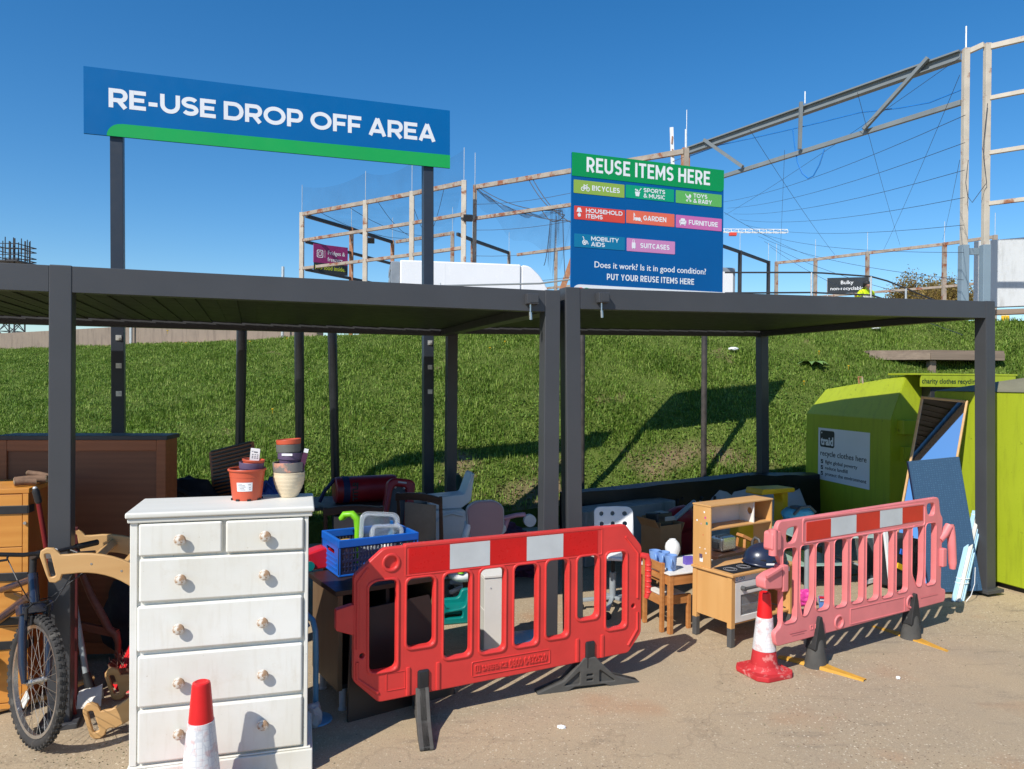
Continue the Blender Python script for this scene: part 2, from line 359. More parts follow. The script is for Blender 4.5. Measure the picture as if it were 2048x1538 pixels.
M['espresso'] = mat('dark brown laminate', S(50, 38, 34), .4, 0, .1, 3)
M['grey_wood'] = wood('weathered timber', S(116, 100, 86), S(150, 132, 114), 16, 'X', .8, .3)
M['bark'] = mat('rough bark', S(126, 98, 78), .9, 0, .35, 18, .6, 40)
M['cut_wood'] = mat('cut log end', S(196, 176, 140), .8, 0, .1, 30)
M['beige_cloth'] = mat('beige upholstery', S(148, 130, 112), .85, 0, .08, 20, .25, 300)
M['terracotta'] = mat('orange plastic pot', S(204, 88, 58), .42, 0, .06, 5)
M['purple_pot'] = mat('purple plastic pot', S(98, 80, 108), .5, 0, .1, 9)
M['grey_pot'] = mat('grey plastic pot', S(104, 104, 98), .55, 0, .12, 9)
M['cream_pot'] = mat('cream glazed pot', S(226, 208, 176), .35, 0, .06, 7, .03, 40)
M['speckle_pot'] = mat('blotched pot', S(128, 124, 118), .5, 0, .1, 9, wear=.42, wcol=S(206, 146, 122), wscale=16)
M['paper'] = mat('white card', (.8, .8, .79), .7, 0, .03, 4)
M['print'] = mat('grey print', S(120, 120, 124), .7, 0, .2, 60)
M['lime_lit'] = None
def lime():
    m, nt, p = _new('lime green painted steel'); co = coords(nt)
    a = mixc(nt, noise_n(nt, co, 3), S(160, 176, 30), S(176, 190, 44))
    a = mixc(nt, ramp(nt, noise_n(nt, co, 70, 3), [(.62, 0.), (.7, .5)]), a, S(120, 140, 20))
    a = mixc(nt, ramp(nt, noise_n(nt, coords(nt, (5, 5, .5)), 3, 7, .7), [(.5, 0.), (.74, .5)]), a, S(124, 132, 34))
    a = mixc(nt, ramp(nt, noise_n(nt, co, 6.5, 8, .7), [(.64, 0.), (.7, .8)]), a, S(74, 84, 30))
    r_ = ramp(nt, noise_n(nt, co, 4.5, 10, .72), [(.675, 0.), (.70, 1.)]); a = mixc(nt, r_, a, S(92, 74, 30))
    nt.links.new(a, p.inputs['Base Color']); p.inputs['Roughness'].default_value = .5; bump_n(nt, p, noise_n(nt, co, 90, 2), .06, .003); return m
M['lime'] = lime()
M['lime_roof'] = mat('dusty grey green roof', S(128, 124, 100), .7, 0, .15, 5, .1, 60, .2, S(150, 150, 90), 6)
M['teal'] = mat('teal plastic', S(0, 124, 118), .4, 0, .08, 6)
M['green_plastic'] = mat('bright green plastic', S(128, 206, 30), .4)
M['dark_green'] = mat('dark green cloth', S(14, 52, 40), .75)
M['crate_blue'] = mat('blue crate plastic', S(22, 96, 190), .38, 0, .05, 6)
M['clear'] = glass('clear plastic', (.92, .95, .97), .12, .8)
M['red_vinyl'] = mat('dark red vinyl', S(150, 22, 34), .4, 0, .1, 5)
M['navy'] = mat('navy nylon', S(32, 40, 84), .6, 0, .15, 9)
M['red_toy'] = mat('red toy plastic', S(206, 28, 40), .35, 0, .06, 4)
M['slate'] = mat('chalkboard', S(72, 76, 80), .6, 0, .1, 6)
M['lilac_plastic'] = mat('dusty pink plastic', S(172, 138, 142), .45, 0, .05, 5)
M['grey_plastic'] = mat('pale grey plastic', S(186, 184, 186), .42)
M['pink_toy'] = mat('pale pink plastic', S(216, 160, 176), .4)
M['magenta'] = mat('magenta plastic', S(214, 62, 150), .4, 0, .1, 9)
M['purple_cloth'] = mat('purple clothes', S(84, 40, 70), .9, 0, .35, 6, .4, 30, .35, S(140, 50, 90), 6)
M['black_cloth'] = mat('black cloth', (.014, .014, .018), .85, 0, .3, 9, .4, 40)
M['denim'] = mat('blue cloth', S(32, 66, 140), .8, 0, .3, 9, .4, 30)
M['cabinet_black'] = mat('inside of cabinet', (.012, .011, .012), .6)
M['sky_plastic'] = mat('light blue mug plastic', S(128, 166, 222), .4)
M['lblue_metal'] = mat('light blue enamel', S(96, 158, 196), .35)
M['vase'] = mat('white ceramic', (.78, .78, .77), .25)
M['violet'] = mat('violet card', S(112, 92, 190), .5)
M['helmet'] = mat('navy helmet shell', S(32, 42, 66), .3, 0, .08, 5)
M['charcoal'] = mat('charcoal paint', S(84, 84, 84), .5, 0, .08, 8)
M['grey_metal'] = mat('grey painted tube', S(158, 166, 170), .4, .1, .06, 8)
M['cardboard'] = mat('brown cardboard', S(168, 128, 86), .85, 0, .08, 8)
M['yellow_toy'] = mat('yellow toy plastic', S(226, 178, 22), .4, 0, .08, 6)
M['grey_print'] = mat('grey moulded plastic', S(150, 158, 160), .5)
M['turquoise'] = mat('turquoise nylon', S(90, 176, 206), .55, 0, .15, 8, .2, 30)
M['table_glass_reflect'] = mat('pale green glass', S(164, 190, 180), .06, 0, .05, 3, spec=.7)  # opaque green, paled to stand in for reflected sky and grass
M['pane'] = mat('grey window glass', S(96, 108, 118), .05, 0, .1, 3, spec=.8)
M['mirror'] = mat('mirror glass', (.86, .88, .9), .015, 1, .01, 1, rv=0)
def weave():
    m, nt, p = _new('dark blue woven cloth'); v = N(nt, 'ShaderNodeTexVoronoi'); v.inputs['Scale'].default_value = 52; v.inputs['Randomness'].default_value = .15; nt.links.new(coords(nt), v.inputs['Vector'])
    f = ramp(nt, v.outputs['Distance'], [(.28, 0.), (.5, 1.)]); nt.links.new(mixc(nt, f, S(60, 97, 128), S(42, 76, 106)), p.inputs['Base Color']); p.inputs['Roughness'].default_value = .85; bump_n(nt, p, f, .5, .003); return m
M['headboard'] = weave()
M['blind'] = mat('light blue slats', S(166, 204, 224), .3, 0, .06, 8)
M['blue_sheet'] = mat('glossy blue board', S(76, 84, 122), .12, 0, .1, 3)
M['taupe'] = mat('taupe board', S(116, 102, 88), .6, 0, .1, 5)
M['bike_frame'] = mat('blue grey bike enamel', S(36, 42, 62), .2, 0, .08, 9, spec=.7)
M['tyre'] = mat('dusty tyre rubber', S(52, 50, 48), .85, 0, .25, 18, wear=.4, wcol=S(88, 84, 78), wscale=14)
M['rim'] = mat('aluminium rim', (.5, .5, .5), .3, .9, .1, 20)
M['orange_reflect'] = mat('white reflector', (.7, .7, .66), .2)
M['rusty_white'] = mat('rusty white steel', S(196, 186, 170), .7, 0, .12, 4, .2, 40, .40, S(146, 92, 58), 2.6)
M['rusty_rail'] = mat('rusty grey steel', S(158, 146, 132), .75, 0, .2, 4, .2, 40, .44, S(138, 84, 56), 3)
M['rust_post'] = mat('rust brown steel', S(168, 116, 82), .75, 0, .2, 4, .2, 40, .45, S(184, 168, 148), 2.4)
M['grey_steel'] = mat('grey painted steel', S(122, 129, 131), .55, 0, .1, 3)
M['blue_grey'] = mat('blue grey paint', S(130, 148, 160), .5, 0, .06, 3)
M['dark_steel'] = mat('dark steel', S(58, 58, 60), .55, .2, .12, 6)
M['wire'] = mat('dark wire', (.03, .035, .05), .6)
M['blue_hose'] = mat('blue hose', S(30, 120, 200), .4)
M['van_white'] = mat('white van paint', (.74, .75, .77), .25, 0, .02, 2)
M['van_grey'] = mat('grey van panel', S(140, 148, 156), .4)
M['glass_dark'] = mat('dark windscreen', (.02, .025, .03), .05, spec=.8)
M['hiviz'] = mat('yellow hi vis cloth', S(216, 240, 20), .8, 0, .06, 20, .2, 40)
M['silver'] = mat('reflective strip', S(190, 194, 190), .4)
M['skin'] = mat('skin', S(206, 150, 122), .5, 0, .05, 20)
M['hair'] = mat('black hair', (.012, .011, .01), .7)
M['trouser'] = mat('navy trousers', S(30, 34, 48), .85)
M['magenta_sign'] = mat('magenta sign', S(150, 40, 108), .45)
M['black_sign'] = mat('black sign', S(46, 50, 54), .45)
M['lime_text'] = mat('lime lettering', S(206, 220, 50), .5)
M['twig'] = mat('twig', S(116, 92, 66), .9, 0, .2, 20)
def island_leaf(name, c1, c2, c3, rough=.6):
    m, nt, p = _new(name); g = nt.nodes.new('ShaderNodeNewGeometry')
    a = ramp(nt, g.outputs['Random Per Island'], [(0., c1), (.55, c2), (1., c3)])
    f = ramp(nt, noise_n(nt, coords(nt), .9, 4), [(.35, 0.), (.7, 1.)]); a = mixc(nt, f, a, (.72, .8, .6), 'MULTIPLY')
    f = ramp(nt, noise_n(nt, coords(nt), 4.2, 5, .65), [(.42, 0.), (.68, 1.)]); a = mixc(nt, f, a, (.5, .58, .48), 'MULTIPLY')
    f = ramp(nt, noise_n(nt, coords(nt), 1.7, 6, .7), [(.62, 0.), (.78, .7)]); a = mixc(nt, f, a, S(150, 134, 84))
    nt.links.new(a, p.inputs['Base Color']); p.inputs['Roughness'].default_value = rough; p.inputs['Specular IOR Level'].default_value = .3
    tr = nt.nodes.new('ShaderNodeBsdfTranslucent'); nt.links.new(a, tr.inputs['Color'])
    ms = nt.nodes.new('ShaderNodeMixShader'); ms.inputs[0].default_value = .3; nt.links.new(p.outputs[0], ms.inputs[1]); nt.links.new(tr.outputs[0], ms.inputs[2])
    nt.links.new(ms.outputs[0], nt.nodes['Material Output'].inputs['Surface']); return m
M['blade'] = island_leaf('grass blades', (.138, .232, .027), (.215, .33, .042), (.39, .45, .12))
M['weed'] = island_leaf('weed leaves', (.11, .205, .026), (.16, .27, .034), (.25, .34, .06))
M['straw'] = island_leaf('dry leaf litter', S(120, 96, 70), S(156, 128, 96), S(190, 164, 128))
M['pebble'] = island_leaf('yard grit', S(120, 108, 92), S(168, 152, 130), S(206, 190, 164))
M['bud'] = island_leaf('brown buds', S(124, 104, 64), S(160, 132, 72), S(186, 156, 92))
def ground_mat():
    m, nt, p = _new('worn concrete yard'); co = coords(nt)
    a = mixc(nt, ramp(nt, noise_n(nt, co, .55, 6), [(.3, 0.), (.7, 1.)]), S(206, 182, 146), S(174, 158, 136))
    a = mixc(nt, ramp(nt, noise_n(nt, co, 3.1, 8, .65), [(.4, 0.), (.75, .7)]), a, S(196, 174, 142))
    a = mixc(nt, ramp(nt, noise_n(nt, coords(nt, (1, 5, 1)), 1.6, 8, .7), [(.56, 0.), (.72, .55)]), a, S(132, 120, 104))
    a = mixc(nt, ramp(nt, noise_n(nt, co, 1.3, 3, .5), [(.58, 0.), (.72, .55)]), a, S(190, 142, 104))
    v = N(nt, 'ShaderNodeTexVoronoi'); v.inputs['Scale'].default_value = 75; nt.links.new(co, v.inputs['Vector'])
    sp = nt.nodes.new('ShaderNodeSeparateColor'); nt.links.new(v.outputs['Color'], sp.inputs[0])
    st = N(nt, 'ShaderNodeMath', operation='LESS_THAN'); nt.links.new(v.outputs['Distance'], st.inputs[0]); st.inputs[1].default_value = .38
    pick = ramp(nt, sp.outputs[0], [(.62, 0.), (.66, 1.)]); pk = N(nt, 'ShaderNodeMath', operation='MULTIPLY'); nt.links.new(pick, pk.inputs[0]); nt.links.new(st.outputs[0], pk.inputs[1]); pz = N(nt, 'ShaderNodeMath', operation='MULTIPLY'); nt.links.new(pk.outputs[0], pz.inputs[0]); nt.links.new(ramp(nt, noise_n(nt, co, .8, 4), [(.38, .25), (.6, 1.)]), pz.inputs[1]); pk = pz
    a = mixc(nt, pk.outputs[0], a, mixc(nt, sp.outputs[1], S(248, 232, 202), S(120, 94, 72)))
    g = noise_n(nt, co, 160, 4, .7); a = mixc(nt, ramp(nt, g, [(.3, .55), (.7, 1.)]), (.02, .018, .015), a)
    cr = N(nt, 'ShaderNodeTexVoronoi', feature='DISTANCE_TO_EDGE'); cr.inputs['Scale'].default_value = .42
    wob = nt.nodes.new('ShaderNodeVectorMath'); wob.operation = 'ADD'; nt.links.new(co, wob.inputs[0])
    nz = nt.nodes.new('ShaderNodeTexNoise'); nz.inputs['Scale'].default_value = 2.2; nz.inputs['Detail'].default_value = 6; nt.links.new(co, nz.inputs['Vector']); nt.links.new(nz.outputs['Color'], wob.inputs[1]); nt.links.new(wob.outputs[0], cr.inputs['Vector'])
    a = mixc(nt, ramp(nt, cr.outputs['Distance'], [(.0, .22), (.006, 0.)]), a, S(84, 72, 58))
    nt.links.new(a, p.inputs['Base Color']); p.inputs['Roughness'].default_value = .88; p.inputs['Specular IOR Level'].default_value = .3
    hb = N(nt, 'ShaderNodeMath', operation='ADD'); nt.links.new(g, hb.inputs[0]); nt.links.new(pk.outputs[0], hb.inputs[1])
    bump_n(nt, p, hb.outputs[0], .35, .004); return m
M['ground'] = ground_mat()
def bank_mat():
    m, nt, p = _new('turf and bare soil'); co = coords(nt); at = nt.nodes.new('ShaderNodeAttribute'); at.attribute_name = 'soil'
    turf = mixc(nt, noise_n(nt, co, 7, 8, .7), S(58, 78, 26), S(108, 120, 54))
    soil = mixc(nt, noise_n(nt, co, 5, 8, .7), S(132, 108, 84), S(164, 138, 110))
    soil = mixc(nt, ramp(nt, noise_n(nt, co, 60, 4, .7), [(.35, .6), (.65, 1.)]), (.05, .04, .03), soil)
    nt.links.new(mixc(nt, ramp(nt, at.outputs['Fac'], [(.35, 0.), (.6, 1.)]), turf, soil), p.inputs['Base Color'])
    p.inputs['Roughness'].default_value = .95; p.inputs['Specular IOR Level'].default_value = .2
    bump_n(nt, p, noise_n(nt, co, 40, 6, .7), .8, .02); return m
M['bank'] = bank_mat()
def concrete(name, c1, c2, c3):
    m, nt, p = _new(name); co = coords(nt)
    a = mixc(nt, noise_n(nt, co, 2.5, 8, .65), c1, c2)
    a = mixc(nt, ramp(nt, noise_n(nt, coords(nt, (3, 3, .5)), 2.4, 8, .7), [(.5, 0.), (.75, .8)]), a, c3)
    nt.links.new(a, p.inputs['Base Color']); p.inputs['Roughness'].default_value = .9; bump_n(nt, p, noise_n(nt, co, 30, 6), .3, .01); return m
M['wall'] = concrete('stained concrete', S(150, 134, 118), S(128, 114, 102), S(92, 80, 72))
M['white_wall'] = concrete('white painted concrete', S(206, 208, 208), S(190, 194, 196), S(160, 160, 156))
M['painted_block'] = concrete('flaking white concrete', S(120, 120, 118), S(170, 170, 166), S(70, 68, 64))
M['black_board'] = mat('black recycled plastic board', (.012, .012, .014), .38, 0, .3, 7, .2, 14, .04, S(90, 84, 76), 20)
def net_mat(name='fine bird netting', lo=.06, hi=.2):
    m, nt, p = _new(name); co = coords(nt); sx = nt.nodes.new('ShaderNodeSeparateXYZ'); nt.links.new(co, sx.inputs[0])
    p.inputs['Base Color'].default_value = (.02, .025, .04, 1); p.inputs['Roughness'].default_value = .8
    t = nt.nodes.new('ShaderNodeBsdfTransparent'); ms = nt.nodes.new('ShaderNodeMixShader')
    f = ramp(nt, noise_n(nt, co, 1.2, 4), [(.3, lo), (.75, hi)])
    nt.links.new(f, ms.inputs[0]); nt.links.new(t.outputs[0], ms.inputs[1]); nt.links.new(p.outputs[0], ms.inputs[2])
    nt.links.new(ms.outputs[0], nt.nodes['Material Output'].inputs['Surface']); return m
M['net'] = net_mat(); M['net_dense'] = net_mat('bunched bird netting', .25, .7)
# ------------------------------------------------------------------ ground, bank, upper yard
mb = MB(); g = 400
mb.quad((-g, -g, gz(-g)), (g, -g, gz(g)), (g, g*.02, gz(g)), (-g, g*.02, gz(-g)))
mb.quad((-g, g*.02, gz(-g)), (g, g*.02, gz(g)), (g, 14, gz(g)), (-g, 14, gz(-g)))
bmesh.ops.remove_doubles(mb.bm, verts=mb.bm.verts, dist=1e-4)
tag(mb.build('ground', M['ground']), kind='structure')
TA = R(19.2)                                            # the pergolas' line
TX, TY = Vector((math.cos(TA), math.sin(TA), 0)), Vector((-math.sin(TA), math.cos(TA), 0))
PL0 = G(122, 1447); PR0 = Vector((.445, 5.2, .037))
rear0 = PL0 + TY*3.0
base_pts = [rear0 + TX*s + TY*1.25 for s in (-16, -8, -3, 0, 2, 4, 6, 7.2)] + [Vector((6.2, 11.2, 0)), Vector((10, 11.4, 0)), Vector((16, 10.5, 0))]
crest = [(-34, 30, 2.9), (-17.4, 26, 2.9), (-11.7, 22, 2.9), (-6.9, 18.5, 2.9), (-4.1, 16.6, 2.93), (0, 15.3, 3.0), (3, 15.2, 3.1), (6, 15.6, 3.2), (9.2, 15.8, 3.3), (12, 15.7, 3.3), (18, 15, 3.3)]
def poly_at(pts, s):
    n = len(pts)-1; k = min(int(s*n), n-1); f = s*n-k; return Vector(pts[k]).lerp(Vector(pts[k+1]), f)
def smooth_poly(pts, n=400):
    L = [poly_at(pts, i/n) for i in range(n+1)]
    for _ in range(40): L = [L[0]]+[(L[i-1]+L[i]*2+L[i+1])/4 for i in range(1, n)]+[L[n]]
    return L
Bp, Cp = smooth_poly(base_pts), smooth_poly(crest)
NS, NT = 300, 90
GX = np.zeros((NS+1, NT+1, 3)); SOIL = np.zeros((NS+1, NT+1))
for i in range(NS+1):
    b = Bp[int(i/NS*400)]; c = Cp[int(i/NS*400)]
    for j in range(NT+1):
        t = j/NT; x = b.x+(c.x-b.x)*t; y = b.y+(c.y-b.y)*t
        zb = .26+.28*max(0, min(1, (b.x-.2)/3)); z = zb + (c.z-zb)*(t*1.22-.22*t*t)
        z += .05*noise.noise(Vector((x*.8, y*.8, 0)))*min(1, 6*t) + .02*noise.noise(Vector((x*3, y*3, 5)))
        GX[i, j] = (x, y, z)
        q = noise.fractal(Vector((x*1.1, y*1.1, 3.)), 1, 2, 4)*.5 + .5
        reg = max(0, 1-((t-.1)/.2)**2)*max(0, min(1, (x+1.6)/.8))*max(0, min(1, (5.2-x)/1.2))
        top = max(0, (t-.93)/.07)*(.75 if x < -2 else .35)
        SOIL[i, j] = max(reg*(.13+.6*q), top*(.3+.7*q), .0 + (.42 if q > .8 else 0))
nv = (NS+1)*(NT+1); me = bpy.data.meshes.new('grass_bank')
idx = np.arange(nv).reshape(NS+1, NT+1); F = np.stack([idx[:-1, :-1], idx[1:, :-1], idx[1:, 1:], idx[:-1, 1:]], -1).reshape(-1, 4)
me.from_pydata(GX.reshape(-1, 3).tolist(), [], F.tolist())
at = me.attributes.new('soil', 'FLOAT', 'POINT'); at.data.foreach_set('value', SOIL.ravel().astype(np.float32)); finish(me, 80)
me.materials.append(M['bank']); bank = bpy.data.objects.new('grass_bank', me); COL.objects.link(bank); tag(bank, kind='structure')
mb = MB(); mb.rows([[tuple(GX[i, 0]) for i in range(0, NS+1, 4)], [(GX[i, 0][0], GX[i, 0][1], -.9) for i in range(0, NS+1, 4)]])
tag(mb.build('bank_edge', M['bank']), kind='structure')
mb = MB(); mb.rows([[tuple(GX[i, NT]-np.array([0, 0, .01])) for i in range(0, NS+1, 4)], [(GX[i, NT][0]*1.2, GX[i, NT][1]+4, 2.95) for i in range(0, NS+1, 4)], [(GX[i, NT][0]*30, 1500, 2.9) for i in range(0, NS+1, 4)]])
tag(mb.build('upper_yard', M['ground']), kind='structure')
def bank_z(x, y):
    d = (GX[..., 0]-x)**2 + (GX[..., 1]-y)**2; k = np.unravel_index(np.argmin(d), d.shape); return float(GX[k][2])
def on_bank(u, v):                                       # where the photo's point meets the bank
    d = ray(u, v); best = None
    for k in range(800, 3000):
        p = _C + d*(k*.01/d.y)
        if k % 10 == 0 and p.z < bank_z(p.x, p.y): return Vector((p.x, p.y, bank_z(p.x, p.y)))
    return _C + d*(15/d.y)

# ------------------------------------------------------------------ pergolas
def pergola(label, loc, yaw, L, D, H, posts, tilt=0, x0=0, crank=None):
    t = thing('pergola', label, 'pergola', loc, rot=(0, -tilt, R(yaw))); W = .112; BH = .15
    for (x, y) in posts:
        p = MB(); p.b2(x-W/2, x+W/2, y-W/2, y+W/2, 0, H, bev=.006); po = p.build('post', M['alu'], t)
        p = MB(); p.box((x, y, .016), (.2, .2, .032), bev=.004); p.build('base_plate', M['alu'], po)
    xs = sorted(set([x for x, y in posts if y == 0])); x1 = xs[-1]
    for a, b in zip(xs, xs[1:]):
        p = MB(); p.b2(a+W/2, b-W/2, -W/2+.003, W/2-.03, H-BH, H-.004, bev=.003); p.build('front_beam', M['alu'], t)
    p = MB(); p.b2(x0+W/2, max(x for x, y in posts if y > 0)-W/2, D-W/2+.03, D+W/2-.003, H-BH, H-.004, bev=.003); p.build('rear_beam', M['alu'], t)
    for x in (x0, x1):
        p = MB(); p.b2(x-W/2+.003, x+W/2-.003, W/2, D-W/2, H-BH, H-.004, bev=.003); p.build('side_beam', M['alu'], t)
    n = int((x1-x0-W)/.132); p = MB(); pw = (x1-x0-W)/n
    for k in range(n):
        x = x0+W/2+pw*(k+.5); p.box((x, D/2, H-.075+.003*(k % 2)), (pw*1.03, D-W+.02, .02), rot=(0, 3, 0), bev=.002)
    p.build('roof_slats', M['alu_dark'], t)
    if crank is not None:
        p = MB(); p.box((crank, -W/2-.021, H-.07), (.085, .048, .07), bev=.004); p.box((crank+.006, -W/2-.046, H-.07), (.06, .004, .05), bev=.001)
        cb = p.build('crank_box', M['alu'], t)
        p = MB(); p.cyl((crank-.012, -W/2-.02, H-.105), (crank-.012, -W/2-.02, H-.165), .006); p.cyl((crank-.012, -W/2-.02, H-.16), (crank-.009, -W/2-.02, H-.21), .0115); p.build('crank_socket', M['steel'], cb)
    return t
pergola('long dark grey aluminium pergola on the left with its crank box beside the middle posts', PL0, 19.2, 2.94, 3.0, 2.567,
        [(-3, 0), (0, 0), (2.94, 0), (-3, 3.0), (3.02, 3.0)], x0=-3, crank=2.78)
pergola('dark grey aluminium pergola on the right beside the lime green clothes banks', PR0, 19.7, 4.0, 3.0, 2.56,
        [(0, 0), (4.0, 0), (4.0, 3.0)], tilt=.0195, crank=.22)

# ------------------------------------------------------------------ the long blue sign
o1 = PL0 + TY*3.25; o1.z = 0
s1 = thing('signboard', 'long blue and green sign reading RE-USE DROP OFF AREA on two tall posts', 'sign', o1, rot=(0, -.0085, TA))
for x in (-.217, 2.85):
    p = MB(); p.b2(x-.056, x+.056, .012, .124, 0, 4.8, bev=.004); po = p.build('post', M['sign_post'], s1)
    for z in (2.33, 2.06, 1.79): p = MB(); p.box((x+.012, .008, z), (.05, .008, .05), bev=.001); p.cyl((x+.012, .004, z), (x+.012, -.008, z), .012, n=10); p.build('bracket_plate', M['galv'], po)
p = MB(); p.b2(-.49, 3.085, -.012, .01, 4.262, 4.9, bev=.002); bd = p.build('board', M['sign_blue'], s1)
zb0, zt0 = 4.262, 4.386; ln = [(3.085, zb0), (3.085, zt0+.02), (-.16, zt0)]
for k in range(7): a = R(90+15*k); ln.append((-.17+.125*math.cos(a), zb0+.122*math.sin(a)))
p = MB(); p.prism(ln, -.0145, -.0125); p.build('green_band', M['sign_green'], bd)
caps('lettering', 'RE-USE DROP OFF AREA', .184, -.277, 4.535, M['white_vinyl'], bd, y=-.0128, w=3.2, t=.215, gap=.075)

# ------------------------------------------------------------------ the square board
TB = R(19.6); o2 = Vector((-1.061+math.cos(TB)*1.932, 9.106+math.sin(TB)*1.932, .165))
s2 = thing('signboard', 'square blue board headed REUSE ITEMS HERE with eight coloured category labels', 'sign', o2, TB*180/PI); s2.scale = (1.085,)*3
for u in (.2, 1.96):
    p = MB(); p.cyl((u, .06, 0), (u-.02, .06, 4.2), .038, n=16); p.cyl((u-.01, .06, 2.3), (u-.01, .06, 2.42), .044, n=16); p.build('post', M['rust_pole'], s2)
p = MB(); p.b2(0, 2.175, -.012, .012, 2.65, 4.41, bev=.002); bd = p.build('board', M['board_blue'], s2)
def rr_corner(x0, x1, z0, z1, r): return [(x0, z0)]+[(x1-r+r*math.cos(R(-90+15*k)), z0+r+r*math.sin(R(-90+15*k))) for k in range(7)]+[(x1, z1), (x0, z1)]
p = MB(); p.prism(rr_corner(0, 2.175, 4.128, 4.412, .06), -.0155, -.0125); p.build('green_band', M['board_green'], bd)
p = MB(); p.prism([(0.02, 2.66), (2.17, 2.66), (2.17, 2.815), (.12, 2.815)]+[(.12+.1*math.cos(R(90+15*k)), 2.715+.1*math.sin(R(90+15*k))) for k in range(1, 7)], -.0155, -.0125); wb = p.build('white_band', M['white_vinyl'], bd)
p = MB(); p.mesh(plate(circ(.13, 2.72, .06), [circ(.13, 2.72, .045)], .002, .0004), Matrix.Translation((0, -.0168, 0)) @ XZ); p.build('red_ring', M['tab_household'], wb)
p = MB(); p.mesh(plate(circ(.21, 2.72, .06), [circ(.21, 2.72, .045)], .002, .0004), Matrix.Translation((0, -.0168, 0)) @ XZ); p.build('green_ring', M['tab_sports'], wb)
caps('heading', 'REUSE ITEMS HERE', .18, .195, 4.193, M['white_vinyl'], bd, y=-.0158, w=1.765, t=.175, gap=.11)
letters('question', 'Does it work? Is it in good condition?', .078, .315, 3.035, M['white_vinyl'], bd, y=-.0135, w=1.6, bold=.012)
caps('instruction', 'PUT YOUR REUSE ITEMS HERE', .076, .485, 2.892, M['white_vinyl'], bd, y=-.0128, w=1.25, t=.18, gap=.13)
def icon(kind, x, z):                                    # white pictograms about .12 across
    p = MB(); ring = lambda cx, cz, r, w=.012: p.mesh(plate(circ(cx, cz, r), [circ(cx, cz, r-w)], .002, .0003), XZ)
    def bar(a, b, w=.012):
        a, b = Vector(a), Vector(b); d = (b-a).normalized(); n = Vector((-d.y, d.x))*w/2
        p.prism([tuple(a+n), tuple(a-n), tuple(b-n), tuple(b+n)], -.001, .001)
    if kind == 'bicycles':
        ring(.03, .035, .034); ring(.125, .035, .034); bar((.03, .035), (.055, .085)); bar((.055, .085), (.105, .085)); bar((.105, .085), (.075, .035)); bar((.075, .035), (.03, .035)); bar((.055, .085), (.075, .035)); bar((.125, .035), (.1, .1)); bar((.1, .1), (.12, .105)); bar((.04, .095), (.07, .095))
    elif kind == 'sports':
        p.prism([(.03, 0), (.09, 0), (.11, .07), (.01, .07)], -.001, .001); p.prism(circ(.025, .1, .014, 10), -.001, .001); p.prism(circ(.055, .09, .016, 10), -.001, .001); bar((.07, .06), (.13, .125)); bar((.115, .12), (.14, .125))
    elif kind == 'toys':
        ring(.035, .015, .018); ring(.105, .015, .018); bar((.035, .02), (.1, .08)); bar((.105, .02), (.05, .08)); p.prism([(.03, .06), (.11, .06), (.12, .1), (.09, .125), (.07, .085), (.03, .09)], -.001, .001); bar((.03, .07), (0, .12))
    elif kind == 'household':
        p.prism([(0, .075), (.1, .075), (.075, .14), (.025, .14)], -.001, .001); p.prism(circ(.05, .03, .03, 14), -.001, .001); p.prism([(.03, 0), (.07, 0), (.06, .012), (.04, .012)], -.001, .001); bar((.05, .05), (.05, .08))
    elif kind == 'garden':
        p.prism([(.04, .01), (.08, .01), (.09, .06), (.03, .06)], -.001, .001); bar((.01, .01), (.01, .13)); bar((.01, .13), (.03, .08)); p.prism(circ(.115, .035, .03, 12), -.001, .001); bar((.135, .02), (.165, .0)); bar((.02, .02), (.02, .06))
    elif kind == 'furniture':
        p.prism(rrect(.0, .13, .02, .06, .018), -.001, .001); p.prism(rrect(.02, .11, .065, .115, .02), -.001, .001); p.prism(rrect(-.005, .018, .03, .085, .01), -.001, .001); p.prism(rrect(.112, .135, .03, .085, .01), -.001, .001); bar((.02, .0), (.02, .03)); bar((.11, .0), (.11, .03))
    elif kind == 'mobility':
        ring(.05, .04, .04, .015); p.prism(circ(.05, .04, .018, 10), -.001, .001); bar((.03, .12), (.05, .05)); bar((.015, .125), (.035, .12)); bar((.05, .075), (.1, .06)); bar((.1, .06), (.12, .015))
    else:
        p.prism(rrect(.0, .07, .01, .1, .012), -.001, .001); bar((.02, .1), (.02, .14), .008); bar((.05, .1), (.05, .14), .008); bar((.02, .14), (.05, .14), .008); p.prism(circ(.015, .004, .006, 8), -.001, .001); p.prism(circ(.055, .004, .006, 8), -.001, .001)
    return p
tabs = [('bicycles', .026, 3.921, 'BICYCLES', .1, .245, .38), ('sports', .735, 3.927, 'SPORTS\n& MUSIC', .12, .25, .31), ('toys', 1.453, 3.925, 'TOYS\n& BABY', .14, .26, .28),
        ('household', .036, 3.605, 'HOUSEHOLD\nITEMS', .03, .155, .5), ('garden', .745, 3.613, 'GARDEN', .1, .24, .33), ('furniture', 1.457, 3.611, 'FURNITURE', .055, .19, .44),
        ('mobility', .039, 3.268, 'MOBILITY\nAIDS', .1, .225, .38), ('suitcases', .756, 3.265, 'SUITCASES', .07, .19, .42)]
for kind, x, z, s, xi, xt, wt in tabs:
    p = MB(); p.prism(rrect(x, x+.69, z, z+.162, .008, 2), -.0155, -.0125); tb = p.build('category_label', M['tab_'+kind], bd)
    p = icon(kind, 0, 0); p.build('pictogram', M['white_vinyl'], tb, loc=(x+xi, -.0168, z+.03)).scale = (.72, 1, .8)
    two = '\n' in s
    caps('lettering', s, .052 if two else .062, x+xt, z+(.09 if two else .05), M['white_vinyl'], tb, y=-.0158, w=wt, t=.2, gap=.1, lead=1.3)
